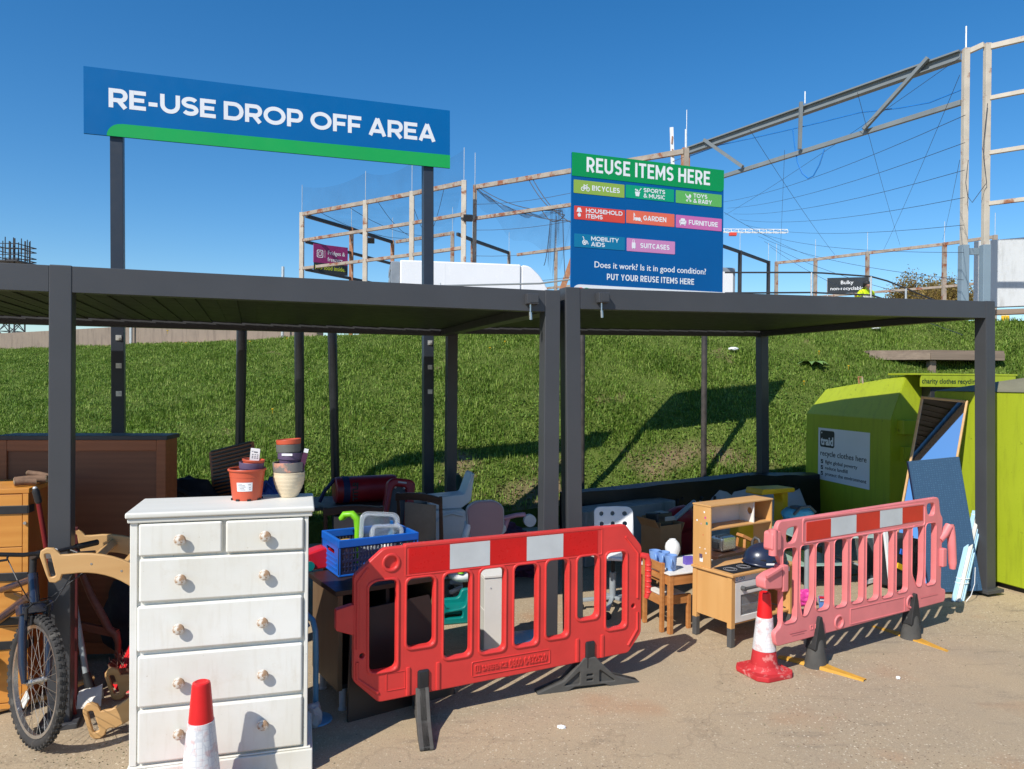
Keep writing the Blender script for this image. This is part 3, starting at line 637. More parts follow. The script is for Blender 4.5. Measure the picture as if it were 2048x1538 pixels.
# ------------------------------------------------------------------ upper yard: netting fences
ZT = 8.0
def top_at(u, v, z=ZT):                                  # point at height z seen at (u, v)
    d = ray(u, v); return _C + d*((z-CAMZ)/d.z)
def fence(label, tops, rails, mats, zb=2.9, pw=.15, rod=1.0, group=None, skip=False, name='netting_fence', rw=.1):
    P0 = tops[0].copy(); P0.z = zb; t = thing(name, label, 'fence', P0)
    pm, rm = mats
    for q in (tops[1:] if skip else tops):
        a = q-P0; p = MB(); p.b2(a.x-pw/2, a.x+pw/2, a.y-pw/2, a.y+pw/2, 0, a.z, bev=.01); po = p.build('post', pm, t)
        if rod: p = MB(); p.cyl((a.x, a.y, a.z), (a.x, a.y, a.z+rod), .011, n=6); p.build('spike', M['galv'], po)
    for z in rails:
        for a, b in zip(tops, tops[1:]):
            a, b = a-P0, b-P0; d = (b-a).normalized()*(pw/2+.002)
            a2, b2 = a+d, b-d; k = (z-zb)/(ZT-zb) if z else 1
            p = MB(); zz = (z-zb if z else None)
            a2.z = a2.z-.07 if z is None else zz; b2.z = b2.z-.07 if z is None else zz
            p.bar(a2, b2, rw, rw*1.3 if z is None else rw); p.build('rail', rm, t)
    return t, P0
tl = [top_at(604, 425), top_at(731, 401), top_at(824, 383), top_at(928, 361)]
fA, A0 = fence('rusty steel netting fence left of the white van, front row of four posts', tl, [None, 6.98, 5.96], (M['rusty_white'], M['rusty_rail']))
tls = [top_at(606, 426)+Vector((.04, .1, 0)), top_at(703, 455), top_at(785, 481)]
fS, S0 = fence('dark steel netting fence running away behind the magenta fridges sign', tls, [None, 6.98, 5.96], (M['rust_post'], M['dark_steel']), skip=True)
tb_ = [top_at(790, 481), top_at(905, 463)]
fB, B0 = fence('rusty steel netting fence behind the van, partly behind the blue sign post', tb_, [None], (M['rusty_rail'], M['rusty_rail']), skip=True)
tc_ = [top_at(913, 464), top_at(945, 477), top_at(1018, 503)]
fC, C0 = fence('dark steel netting fence running down to the cab of the white van', tc_, [None], (M['rusty_rail'], M['dark_steel']), rod=.9, skip=True)
td_ = [top_at(1032, 507), top_at(1112, 496), top_at(1250, 476)]
fD, D0 = fence('steel netting fence passing behind the square blue board', td_, [None, 6.2], (M['rusty_rail'], M['rusty_rail']), skip=True)
te_ = [top_at(950, 370), top_at(1373, 297)]
fE, E0 = fence('high rusty netting fence running behind the square blue board, with torn net', te_, [None, 6.96], (M['rusty_rail'], M['rusty_rail']), pw=.12)
# nets
def net(parent, P0, rows): m_ = MB(); m_.rows([[tuple(Vector(q)-P0) for q in r] for r in rows]); return m_.build('net', M['net'], parent)
up = Vector((0, 0, 1)); rn = random.Random(3)
def sagline(a, b, n, sag): return [a.lerp(b, i/n) - up*sag*4*(i/n)*(1-i/n) for i in range(n+1)]
for a, b in zip(tl, tl[1:]): net(fA, A0, [sagline(a, b, 10, 0), sagline(a+up*.95, b+up*.95, 10, .22)])
net(fA, A0, [sagline(tl[0], tl[3], 16, .0), sagline(tls[2]+up*.1, tb_[1]+up*.1, 16, .5)])
wr = MB()
for k in range(5):
    a = tl[0].lerp(tl[3], .1+.2*k); b = tls[2].lerp(tb_[1], rn.random())
    wr.tube([q-A0 for q in sagline(a, b, 10, .25)], .009, 4)
wr.build('wires', M['wire'], fA)
ne = []
for j in range(7):
    a = te_[0].lerp(te_[1], .01)-up*.25*j*.3; b = te_[0].lerp(te_[1], .47)-up*(1.0+.2*j)
    ne.append([q + Vector((0, .1*math.sin(i*1.3+j), .12*math.sin(i*.9+j*.7))) for i, q in enumerate(sagline(a, b, 18, .55))])
net(fE, E0, ne)
net(fE, E0, [[te_[0].lerp(te_[1], .40+.02*i)-up*(1.1+.12*math.sin(i*2.)) for i in range(8)], [te_[0].lerp(te_[1], .39+.012*i)-up*(2.6+.35*math.sin(i*1.7)) for i in range(8)]])
nd = []
for j in range(4):
    nd.append([q + Vector((0, .05*math.sin(i*1.9+j*2), .06*math.sin(i*1.3+j*1.1)+.035*j*math.sin(PI*i/22))) for i, q in enumerate(sagline(te_[0]-up*.05, te_[0].lerp(te_[1], .46)-up*1.15, 22, .5))])
o_ = net(fE, E0, nd); o_.data.materials[0] = M['net_dense']
for a0, a1, l in ((.40, .415, 1.5), (.44, .455, .9), (.425, .432, 1.9)):
    o_ = net(fE, E0, [[te_[0].lerp(te_[1], a0+(a1-a0)*i/4)-up*(1.0+.1*math.sin(i*2)) for i in range(5)], [te_[0].lerp(te_[1], a0-.006+(a1-a0)*.8*i/4)-up*(1.0+l*.6+.2*math.sin(i*3.)) for i in range(5)], [te_[0].lerp(te_[1], a0-.012+(a1-a0)*.9*i/4)-up*(1.0+l+.3*math.sin(i*1.7)) for i in range(5)]]); o_.data.materials[0] = M['net_dense']
wr = MB()
for k, (s0, s1_, z0, z1) in enumerate([(.0, .45, .0, 1.15), (.0, .5, .1, 1.5), (.28, .47, .0, 1.3), (.3, .52, .0, 1.6), (.36, .47, 1.1, 1.3), (.4, .37, 1.4, 2.7), (.43, .42, 1.3, 2.6), (.46, .475, 1.2, 3.1)]):
    wr.tube([q-E0 for q in sagline(te_[0].lerp(te_[1], s0)-up*z0, te_[0].lerp(te_[1], s1_)-up*z1, 10, .25)], .014, 4)
for k in range(4): wr.tube([q-E0 for q in sagline(te_[0]-up*(.6+.8*k), te_[1]-up*(.2+.8*k), 10, .3)], .007, 4)
wr.build('wires', M['wire'], fE)
# leaning orange brace by the square board
a, b = top_at(1150, 505, 6.6), P(1118, 600, 22)
tag(MB().bar(a, (b.x, a.y, b.z-.3), .14, .2).build('steel_brace', M['rust_post']), 'leaning rust orange steel brace beside the left edge of the square board', 'brace')
# gantry and right hand fence
tg = [top_at(1371, 297), top_at(1932, 97)]
gt = thing('netting_gantry', 'tall rusty white steel gantry with a grey truss spanning high above the right pergola', 'gantry', (tg[1].x, tg[1].y, 2.9)); g0 = Vector((tg[1].x, tg[1].y, 2.9))
p = MB(); a = tg[0]-g0; p.b2(a.x-.1, a.x+.1, a.y-.1, a.y+.1, 0, a.z, bev=.01); p.build('post', M['rust_post'], gt)
p = MB(); a = tg[1]-g0; p.b2(a.x-.05, a.x+.05, a.y-.05, a.y+.05, 1.55, a.z, bev=.008); p.build('post', M['rusty_white'], gt)
p = MB(); p.b2(a.x-.068, a.x+.068, a.y-.068, a.y+.068, 0, 1.55, bev=.008); p.b2(.07, .42, -.02, .02, 1.38, 1.5, bev=.004); p.build('post_sleeve', M['blue_grey'], gt)
p = MB(); p.cyl(a, a+Vector((0, 0, .4)), .015, n=6); p.build('spike', M['galv'], gt); a = tg[0]-g0; p = MB(); p.cyl(a, a+Vector((0, 0, .5)), .02, n=6); p.build('spike', M['galv'], gt)
d0 = (tg[1]-tg[0]).normalized(); A, B = tg[0]-g0+d0*.12, tg[1]-g0-d0*.09
p = MB(); nrm = Vector((-d0.y, d0.x, 0))
for zz, ww, hh in ((-.015, .15, .03), (-.095, .02, .13), (-.17, .15, .02)): p.bar(A+up*zz, B+up*zz, ww, hh, bev=0)
p.build('truss_beam', M['grey_steel'], gt)
def on_line(u):                                          # point of the gantry line seen at column u
    lo, hi = 0., 1.
    for _ in range(40):
        m_ = (lo+hi)/2; q = tg[0].lerp(tg[1], m_); uu = CX + FPX*(CAMM.inverted() @ q).x/-(CAMM.inverted() @ q).z
        if uu < u: lo = m_
        else: hi = m_
    return lo
def gz_at(u, v): f = on_line(u); q = tg[0].lerp(tg[1], f); return Vector((q.x, q.y, P(u, v, q.y).z))-g0
p = MB(); p.bar(gz_at(1385, 372), gz_at(1924, 205), .08, .09); p.build('lower_chord', M['grey_steel'], gt)
for (u0, v0, u1, v1) in ((1414, 281, 1492, 335), (1608, 206, 1606, 300), (1862, 118, 1734, 261)):
    p = MB(); p.bar(gz_at(u0, v0)+nrm*-.1, gz_at(u1, v1)+nrm*-.1, .07, .07); p.build('truss_strut', M['grey_steel'], gt)
p = MB(); p.cyl(gz_at(1610, 207), gz_at(1610, 183), .014, n=6); p.build('spike', M['galv'], gt)
def hang(pts, r, name, m_, parent=gt):
    p = MB(); p.tube(pts, r, 5); return p.build(name, m_, parent)
ca = [gz_at(1380, 312), gz_at(1440, 290), gz_at(1510, 275), gz_at(1585, 258), gz_at(1640, 245), gz_at(1720, 225), gz_at(1800, 216), gz_at(1860, 205), gz_at(1922, 180)]
hang(ca, .013, 'cable', M['blue_hose'])
lp = [gz_at(1586, 258), gz_at(1590, 290), gz_at(1596, 325), gz_at(1606, 347), gz_at(1618, 357), gz_at(1628, 352), gz_at(1640, 330), gz_at(1650, 298)]
hang(lp, .014, 'cable', M['blue_hose'])
# far fence on the right, cross wires to it
tf = [top_at(1440, 487), top_at(1480, 501), top_at(1537, 522)]
fF, F0 = fence('dark far netting fence just right of the square board', tf, [None, 5.9], (M['dark_steel'], M['dark_steel']), rod=.9)
th = [top_at(1553, 523), top_at(1631, 516), top_at(1735, 503), top_at(1889, 485), top_at(1990, 470)]
fH, H0 = fence('far pale steel netting fence behind the person in yellow and the bare tree', th, [None, 6.1, 4.7], (M['rusty_rail'], M['rusty_rail']), rod=.9)
wr = MB()
for k in range(9):
    f = k/8; a = tg[1]-up*(1.2+.62*k*.8); b = top_at(1440, 487).lerp(th[1], f*.5)+up*(1.8-.2*k)
    wr.tube([q-H0 for q in sagline(a, b, 12, .25)], .006, 4)
for (u0, v0, u1, v1) in ((1500, 260, 1670, 510), (1715, 185, 1800, 490), (1920, 150, 1767, 500), (1922, 320, 1885, 480), (1920, 115, 1450, 430), (1450, 425, 1630, 515), (1570, 300, 1560, 520)):
    f0 = on_line(u0); q = tg[0].lerp(tg[1], f0); a = Vector((q.x, q.y, P(u0, v0, q.y).z)); b = P(u1, v1, 33)
    wr.tube([q-H0 for q in sagline(a, b, 10, .1)], .005, 4)
wr.build('wires', M['wire'], fH)
ti = [top_at(1975, 87), top_at(2110, 55)]
fI, I0 = fence('tall rusty white netting fence leaving the picture on the right', ti, [None, 7.02, 6.05, 5.15], (M['rusty_white'], M['rusty_white']), pw=.10, rod=0, rw=.07)
p = MB(); p.b2(-.068, .068, -.068, .068, 0, 1.52, bev=.008); p.build('post_sleeve', M['blue_grey'], fI)
hang([Vector((-.05, -.1, 4.0)), Vector((-.12, -.1, 3.2)), Vector((-.05, -.1, 2.6)), Vector((-.3, -.1, 2.25)), Vector((-.38, -.1, 2.35)), Vector((-.42, -.1, 2.6)), Vector((-.38, -.1, 3.0))], .006, 'cable', M['wire'], fI)
p = MB(); p.bar(tg[1]-g0+Vector((.06, 0, -.05)), ti[0]-g0+Vector((-.06, 0, -.02)), .06, .09); p.build('rail', M['rusty_white'], gt)
# white wall and rails below it
a = P(1948, 483, 14.2); b = P(2130, 470, 13.4)
wl = thing('concrete_wall', 'white painted concrete wall at the right edge above the grass bank', 'wall', (a.x, a.y, 2.95), math.degrees(math.atan2(b.y-a.y, b.x-a.x)))
p = MB(); p.b2(0, 4, 0, .2, .45, a.z-2.95, bev=.01); p.build('panel', M['white_wall'], wl)
p = MB(); p.b2(.2, 4, -.05, .12, .3, .4, bev=.01); p.b2(.2, 4, -.05, .12, .02, .14, bev=.01); p.build('timber_rail', M['grey_wood'], wl)
p = MB(); p.b2(.45, .58, -.1, .2, -.1, .28, bev=.01); p.build('yellow_block', M['yellow_toy'], wl)
for o_, k_ in ((gt, 1.2), (fI, 1.2), (wl, 1.28)): o_.location = _C + (Vector(o_.location)-_C)*k_; o_.scale = (k_,)*3   # these stand on the crest
# handrail by the ramp
hr = thing('ramp_handrail', 'dark metal handrail bending down a ramp in front of the person in yellow', 'handrail', (P(1623, 545, 16).x, 16, 3.0)); h0 = Vector(hr.location)
for row in ([(1450, 545), (1623, 545), (1645, 546), (1742, 553), (1775, 562), (1812, 577), (1868, 600), (1890, 612)], [(1450, 586), (1623, 585), (1742, 590), (1790, 605)]):
    p = MB(); p.tube([P(u, v, 16)-h0 for u, v in row], .018, 8); p.build('rail', M['dark_steel'], hr)
for u, v in ((1623, 545), (1742, 553), (1812, 577)):
    q = P(u, v, 16)-h0; p = MB(); p.cyl(q, (q.x, q.y, -.1), .022, n=8); p.build('post', M['galv'], hr)
hr2 = thing('handrail', 'thin grey handrail in front of the white van', 'handrail', P(1080, 575, 18.5)); h1 = Vector(hr2.location)
p = MB(); p.tube([P(860, 572, 18.5)-h1, P(1080, 567, 18.5)-h1, P(1160, 556, 18)-h1], .022, 8); p.build('rail', M['grey_steel'], hr2)
for u in (880, 1150): q = P(u, 566, 18.5)-h1; p = MB(); p.cyl((q.x, q.y, q.z), (q.x, q.y, -1.6), .025, n=8); p.build('post', M['galv'], hr2)
# raised barrier arm, floodlights
a = P(1343, 255, 19.5); b = P(1352, 420, 19.5)
ba = thing('barrier_arm', 'raised white barrier arm with orange reflectors above the square board', 'barrier arm', (b.x, b.y, 2.95)); k0 = Vector(ba.location)
p = MB(); p.bar(Vector((b.x, b.y, 3.8))+Vector((.05, 0, 0))-k0, a-k0, .09, .06); arm = p.build('arm', M['white_plastic'], ba)
for f in (.86, .93, .76): q = Vector((b.x, b.y, 3.8)).lerp(a, f)-k0; p = MB(); p.box(q+Vector((0, -.04, 0)), (.03, .03, .2), rot=(0, 4, 0)); p.build('reflector', M['rust_post'], arm)
p = MB(); p.b2(-.15, .25, -.15, .2, 0, 1.0, bev=.02); p.build('cabinet', M['grey_steel'], ba)
for u, v, d in ((741, 481, 26.2), (936, 436, 22.4)):
    q = P(u, v, d); f = thing('floodlight', 'small black floodlight on the rusty post %s' % ('second from the left' if u < 800 else 'left of the torn net'), 'floodlight', q, group='floodlights on the netting posts')
    p = MB(); p.box((0, 0, 0), (.28, .12, .2), rot=(25, 0, 8), bev=.02); p.build('housing', M['black_plastic'], f)
    p = MB(); p.bar((-.22, .02, .0), (-.1, .02, .0), .04); p.build('bracket', M['dark_steel'], f)
# signs up there
q = P(627, 487, 26.5); fs = thing('sign_board', 'magenta and black sign about fridges and freezers on the fence', 'sign', (q.x, q.y, q.z), 38)
p = MB(); p.b2(0, 1.32, -.02, .02, -.67, 0, bev=.004); bd = p.build('board', M['magenta_sign'], fs)
p = MB(); p.b2(.003, 1.317, -.026, -.021, -1.04, -.672, bev=.001); p.b2(.02, 1.3, -.0195, .018, -1.035, -.672, bev=.001); bk = p.build('lower_board', M['black_sign'], fs)
letters('lettering', 'Fridges &\nfreezers', .15, .53, -.34, M['white_vinyl'], bd, y=-.023, w=.68, bold=.01, line=1.15)
letters('lettering', 'NO food inside.', .16, .06, -.9, M['lime_text'], bk, y=-.0285, w=1.16, bold=.01)
p = MB(); p.mesh(plate(rrect(.12, .36, -.48, -.2, .05), [rrect(.145, .335, -.455, -.225, .04)], .002, .0004), Matrix.Translation((0, -.0225, 0)) @ XZ); p.mesh(plate(rrect(.18, .3, -.42, -.26, .03), [rrect(.2, .28, -.4, -.28, .02)], .002, .0004), Matrix.Translation((0, -.0225, 0)) @ XZ)
p.prism([(.425, -.47), (.433, -.47), (.433, -.19), (.425, -.19)], -.0235, -.0205); p.build('emblem', M['white_vinyl'], bd)
q = P(1655, 556, 27); bs_ = thing('sign_board', 'black sign reading Bulky non-recyclables behind the person in yellow', 'sign', q, -14)
p = MB(); p.b2(0, 1.38, -.02, .02, -.56, 0, bev=.004); bd = p.build('board', M['black_sign'], bs_)
letters('lettering', 'Bulky', .135, .45, -.24, M['white_vinyl'], bd, y=-.023, w=.42, bold=.008)
letters('lettering', 'non-recyclables', .125, .1, -.45, M['white_vinyl'], bd, y=-.023, w=1.18, bold=.008)
for x in (.01, 1.37): p = MB(); p.cyl((x, .045, -2.6), (x, .045, 0), .025, n=8); p.build('post', M['galv'], bs_)
# box van
q0 = P(800, 519, 20.0); q1 = P(1095, 580, 20.8); vz = 3.0
van = thing('box_van', 'white box van parked on the upper yard, its roof showing above the left pergola', 'van', (q0.x, q0.y, vz), math.degrees(math.atan2(q1.y-q0.y, q1.x-q0.x))); VH = q0.z-vz; VL = (Vector((q1.x, q1.y))-Vector((q0.x, q0.y))).length
p = MB(); p.b2(0, VL-.76, 0, 1.8, .6, VH, bev=.05); p.b2(1.2, 1.22, -.004, .01, .8, VH-.06, bev=0); bx = p.build('body', M['van_white'], van)
p = MB(); p.prism(rpoly([(VL-.755, .36), (VL-.755, VH-.0), (VL-.5, VH-.03), (VL-.2, VH-.3), (VL-.0, VH-.62), (VL+.2, VH-1.2), (VL+.7, VH-1.4), (VL+.76, .4)], .12, 5), .03, 1.77, bev=.05); p.build('cab', M['van_white'], van)
p = MB(); p.prism([(VL-.68, VH-1.1), (VL-.68, VH-.74), (VL-.55, VH-.7), (VL-.06, VH-.8), (VL+.08, VH-1.12)], .012, .03); p.build('side_window', M['glass_dark'], van)
p = MB(); p.rows([[(VL+.01, .2, VH-.63), (VL+.01, 1.6, VH-.63)], [(VL+.205, .2, VH-1.19), (VL+.205, 1.6, VH-1.19)]]); p.build('windscreen', M['glass_dark'], van)
p = MB(); p.b2(-.24, -.004, .05, 1.75, .6, VH-.04, bev=.03)
for z in (.7, 1.0, 1.3, 1.6, 1.9): p.b2(-.255, -.241, .1, 1.7, min(z, VH-.25), min(z+.22, VH-.1), bev=.01)
p.build('rear_shutter', M['van_grey'], van)
for x in (.75, VL+.1):
    for y in (.12, 1.68):
        p = MB(); p.cyl((x, y-.11, .36), (x, y+.11, .36), .36, n=24); wh = p.build('wheel', M['rubber'], van); p = MB(); p.cyl((x, y-.118, .36), (x, y+.118, .36), .2, n=20); p.build('rim', M['rim'], wh)
q0 = P(1449, 531, 24); tr = thing('box_truck', 'pale grey truck body showing past the right edge of the square board', 'truck', (q0.x-1.6, q0.y, 3.0), 12); TH = q0.z-3.0
p = MB(); p.b2(0, 2.15, 0, 2.2, .5, TH, bev=.05); p.build('body', M['van_grey'], tr)
p = MB(); p.b2(1.65, 2.05, -.012, .01, 1.2, TH-.15, bev=.01); p.build('panel', M['white_vinyl'], tr)
for x in (.5, 1.7):
    for y in (.2, 2.0): p = MB(); p.cyl((x, y-.13, .4), (x, y+.13, .4), .4, n=20); p.build('wheel', M['rubber'], tr)
# concrete wall on the crest, left
wp = [(-45, 34, 2.85), (-26, 29.2, 2.85)]+[tuple(v) for v in (P(0, 690, 26.4), P(105, 690, 24.6), P(240, 690, 22.4), P(480, 690, 19.0), P(640, 690, 17.4))]
p = MB(); bt = 2.8
for (a, b) in zip(wp, wp[1:]):
    a_, b_ = Vector((a[0], a[1], 0)), Vector((b[0], b[1], 0)); d = (b_-a_); p.bar(a_+up*(bt+.32), b_+up*(bt+.32), .22, .68, bev=.012)
tag(p.build('retaining_wall', M['wall']), 'stained grey concrete wall along the top of the grass bank at the left', 'wall')
q = P(262, 690, 21.6); p = MB(); p.cyl((q.x, q.y, 2.6), (q.x, q.y, 5.0), .045, n=10); p.cyl((q.x, q.y, 2.7), (q.x, q.y, 2.8), .07, n=10)
tag(p.build('steel_post', M['galv']), 'slim grey steel post in front of the concrete wall beside the sign post', 'post')
q = P(565, 690, 17.6); p = MB(); p.cyl((q.x, q.y, 2.6), (q.x, q.y, 4.6), .035, n=10); p.cyl((q.x, q.y, 2.7), (q.x, q.y, 2.8), .055, n=10)
tag(p.build('steel_post', M['galv']), 'slim grey steel post at the top of the grass between two black poles', 'post')
# person
q = P(1733, 571, 21.5); HZ = q.z+.13; pe = thing('person', 'person with black hair in a yellow hi vis jacket behind the right pergola roof', 'person', (q.x, q.y, HZ-1.74), 20)
def skin(name, vs, es, m_, parent, sub=2):
    me = bpy.data.meshes.new(name); me.from_pydata([v[:3] for v in vs], es, []); o = bpy.data.objects.new(name, me); COL.objects.link(o)
    md = o.modifiers.new('s', 'SKIN'); me.skin_vertices.new() if not me.skin_vertices else None
    for i, v in enumerate(vs): r = v[3]; me.skin_vertices[0].data[i].radius = (r if not isinstance(r, tuple) else r[0], r if not isinstance(r, tuple) else r[1])
    me.skin_vertices[0].data[0].use_root = True
    o.modifiers.new('d', 'SUBSURF').levels = sub; o.modifiers['d'].render_levels = sub
    bpy.context.view_layer.update(); dg = bpy.context.evaluated_depsgraph_get(); m2 = bpy.data.meshes.new_from_object(o.evaluated_get(dg), depsgraph=dg)
    bpy.data.objects.remove(o); m2.name = name; finish(m2, 180); m2.materials.clear(); m2.materials.append(m_); ob = bpy.data.objects.new(name, m2); COL.objects.link(ob); ob.parent = parent; return ob
vs = [(0, 0, .95, (.15, .11)), (0, 0, 1.15, (.14, .1)), (0, .0, 1.38, (.17, .11)), (0, -.01, 1.48, .06), (0, -.02, 1.56, (.07, .085)), (0, -.02, 1.66, (.075, .095)), (0, -.02, 1.72, .05),
      (-.19, 0, 1.4, .06), (-.42, -.1, 1.24, .045), (-.62, -.22, 1.28, .033), (-.7, -.27, 1.3, .03), (.19, 0, 1.4, .06), (.27, .02, 1.12, .045), (.26, -.1, .88, .033), (.26, -.13, .8, .03),
      (-.1, 0, .86, .09), (-.11, -.02, .48, .06), (-.11, .02, .08, .042), (-.12, -.12, .04, .035), (.1, 0, .86, .09), (.11, -.02, .48, .06), (.11, .02, .08, .042), (.12, -.12, .04, .035)]
es = [(0, 1), (1, 2), (2, 3), (3, 4), (4, 5), (5, 6), (2, 7), (7, 8), (8, 9), (9, 10), (2, 11), (11, 12), (12, 13), (13, 14), (0, 15), (15, 16), (16, 17), (17, 18), (0, 19), (19, 20), (20, 21), (21, 22)]
skin('body', vs, es, M['skin'], pe)
jv = [(0, 0, .88, (.19, .14)), (0, 0, 1.15, (.18, .14)), (0, .0, 1.37, (.2, .14)), (0, 0, 1.475, .085), (-.2, 0, 1.4, .09), (-.42, -.1, 1.24, .075), (-.6, -.21, 1.275, .06), (.2, 0, 1.4, .09), (.28, .02, 1.12, .075), (.265, -.09, .9, .06)]
jv += [(0, .03, 1.55, .1)]
jk = skin('jacket', jv, [(0, 1), (1, 2), (2, 3), (2, 4), (4, 5), (5, 6), (2, 7), (7, 8), (8, 9), (3, 10)], M['hiviz'], pe)
p = MB(); p.lathe([(.0, 1.06), (.205, 1.06), (.205, 1.12), (.0, 1.12)], 24, sy=.76); p.lathe([(.0, 1.24), (.218, 1.24), (.222, 1.3), (.0, 1.3)], 24, sy=.7); p.build('reflective_strip', M['silver'], jk)
skin('trousers', [(0, 0, .92, (.17, .13)), (-.1, 0, .84, .11), (-.11, -.02, .48, .08), (-.11, .02, .12, .07), (.1, 0, .84, .11), (.11, -.02, .48, .08), (.11, .02, .12, .07)], [(0, 1), (1, 2), (2, 3), (0, 4), (4, 5), (5, 6)], M['trouser'], pe)
p = MB(); p.ell((0, .005, 1.665), (.092, .112, .1), sub=3, bump=.05); p.ell((0, .04, 1.6), (.08, .075, .09), sub=3); p.build('hair', M['hair'], pe)
# tree, crane, mast
def branch_tree(name, label, loc, h, spread, nleaf, seed):
    rr = random.Random(seed); t = thing(name, label, 'tree', loc); p = MB(); tips = []
    def grow(a, d, L, r, lev):
        b = a + d*L; mid = a.lerp(b, .5)+Vector((rr.uniform(-.05, .05), rr.uniform(-.05, .05), 0))*L
        p.tube([a, mid, b], [r, r*.85, r*.62], 5 if lev > 1 else 8)
        if lev >= 3: tips.append((a, b))
        if lev < 5:
            for k in range(3 if lev < 4 else 2):
                n = (d + Vector((rr.uniform(-1, 1)*spread, rr.uniform(-1, 1)*spread, rr.uniform(-.25, .6)))*.75).normalized(); grow(b if k else a.lerp(b, .8), n, L*rr.uniform(.66, .86), r*.6, lev+1)
    for k in range(4): grow(Vector((rr.uniform(-.3, .3), rr.uniform(-.3, .3), 0)), Vector((rr.uniform(-.5, .5), rr.uniform(-.5, .5), 1)).normalized(), h*.27, .09, 0)
    p.build('trunk', M['twig'], t)
    n = nleaf; V = []; Fc = []
    for i in range(n):
        a, b = rr.choice(tips); q = a.lerp(b, rr.random()**.6)+Vector((rr.gauss(0, .2), rr.gauss(0, .2), rr.gauss(0, .2)))
        e = Euler((rr.uniform(0, 6), rr.uniform(0, 6), rr.uniform(0, 6))).to_matrix(); s_ = rr.uniform(.025, .06); k = len(V)
        V += [q+e @ Vector((-s_, -s_*.6, 0)), q+e @ Vector((s_, -s_*.6, 0)), q+e @ Vector((0, s_*1.3, 0))]; Fc.append((k, k+1, k+2))
    me = bpy.data.meshes.new('crown'); me.from_pydata(V, [], Fc); me.materials.append(M['bud']); o = bpy.data.objects.new('crown', me); COL.objects.link(o); o.parent = t; return t
q = P(1852, 600, 38); branch_tree('budding_tree', 'bushy brown budding tree behind the fence at the right', (q.x, q.y, 3.0), 5.1, 1.0, 17000, 5)
q = P(1575, 462, 420); cr = thing('tower_crane', 'distant white tower crane jib seen right of the square board', 'crane', (q.x-95, q.y, 0)); CZ = q.z
p = MB()
for k in range(26):
    x0, x1 = 95-k*4, 95-k*4-4
    for y, z in ((-1, 0), (1, 0), (0, 1.9)): p.bar((x0, y, CZ+z-1), (x1, y, CZ+z-1), .34, bev=0)
    p.bar((x0, -1, CZ-1), (x0, 0, CZ+.9), .22, bev=0); p.bar((x1, -1, CZ-1), (x0, 0, CZ+.9), .22, bev=0)
p.build('jib', M['white_plastic'], cr)
p = MB(); p.b2(-1.2, 1.2, -1.2, 1.2, -20, CZ-1.2, bev=0); p.build('mast', M['white_plastic'], cr)
p = MB(); p.b2(62, 66, -1.2, 1.2, CZ-3, CZ-1.2, bev=.2); p.build('trolley', M['tab_household'], cr)
q = P(24, 505, 150); am = thing('antenna_mast', 'distant steel lattice mast with a ring of aerials at the left edge', 'mast', (q.x, q.y, 0)); mz = q.z
p = MB()
for sx in (-1.6, 1.6):
    for sy in (-1.6, 1.6):
        p.bar((sx, sy, 0), (sx, sy, mz+2.6), .22, bev=0)
for k in range(12):
    z = mz-3-k*2.6
    for a, b in (((-1.6, -1.6), (1.6, -1.6)), ((-1.6, 1.6), (1.6, 1.6)), ((-1.6, -1.6), (-1.6, 1.6)), ((1.6, -1.6), (1.6, 1.6))):
        p.bar((*a, z), (*b, z-2.6), .12, bev=0); p.bar((*b, z), (*a, z-2.6), .12, bev=0); p.bar((*a, z), (*b, z), .12, bev=0)
p.build('lattice', M['dark_steel'], am)
p = MB(); p.b2(-3, 3, -3, 3, mz-2.2, mz-1.9, bev=0)
for z in (mz-1.6, mz-.9, mz+.4, mz+1.3): p.tube([(-3, -3, z), (3, -3, z), (3, 3, z), (-3, 3, z)], .1, 4, closed=True)
p.build('platform', M['dark_steel'], am)
for k in range(14):
    a = 2*PI*k/14; x, y = 3.1*math.cos(a), 3.1*math.sin(a); p = MB(); p.cyl((x, y, mz-2.2), (x, y, mz+2.6), .09, n=6); p.box((x, y, mz+.3), (.2, .2, 1.7), bev=.03); p.build('aerial', M['dark_steel'], am)
# wooden platform on the bank, black and brown poles
q = on_bank(1862, 742); pz = P(1862, 700, q.y-.1).z
wpf = thing('wooden_platform', 'weathered timber platform on posts standing on the grass bank above the clothes banks', 'platform', (q.x, q.y, 0), 6)
hexp = [(-.95, .42), (-.1, -.12), (1.36, -.12), (1.5, .1), (1.5, 1.5), (-.95, 1.5)]
p = MB(); p.prism([(x, -y) for x, y in hexp], 0, .05, M=Matrix.Translation((0, 0, pz-.05)) @ Matrix.Rotation(PI/2, 4, 'X') @ Matrix.Rotation(0, 4, 'X') @ Matrix.Diagonal((1, 1, 1, 1))); p.build('deck', M['grey_wood'], wpf)
p = MB(); fz = pz-.115
for a, b in ((hexp[0], hexp[1]), (hexp[1], hexp[2])): p.bar((*a, fz), (*b, fz), .045, .13, bev=.004)
p.build('fascia', M['grey_wood'], wpf)
for x, y in ((0, .0), (1.18, .1), (1.2, 1.2), (-.6, 1.1)):
    z0 = bank_z(q.x+x, q.y+y)-.3; p = MB(); p.b2(x-.06, x+.06, y-.06, y+.06, z0, pz-.19, bev=.006); p.build('leg', M['grey_wood'], wpf)
BW = ['black round pole, leftmost of three behind the left pergola', 'black round pole behind the stacked flowerpots', 'leaning black round pole rising beside the red punch bag']
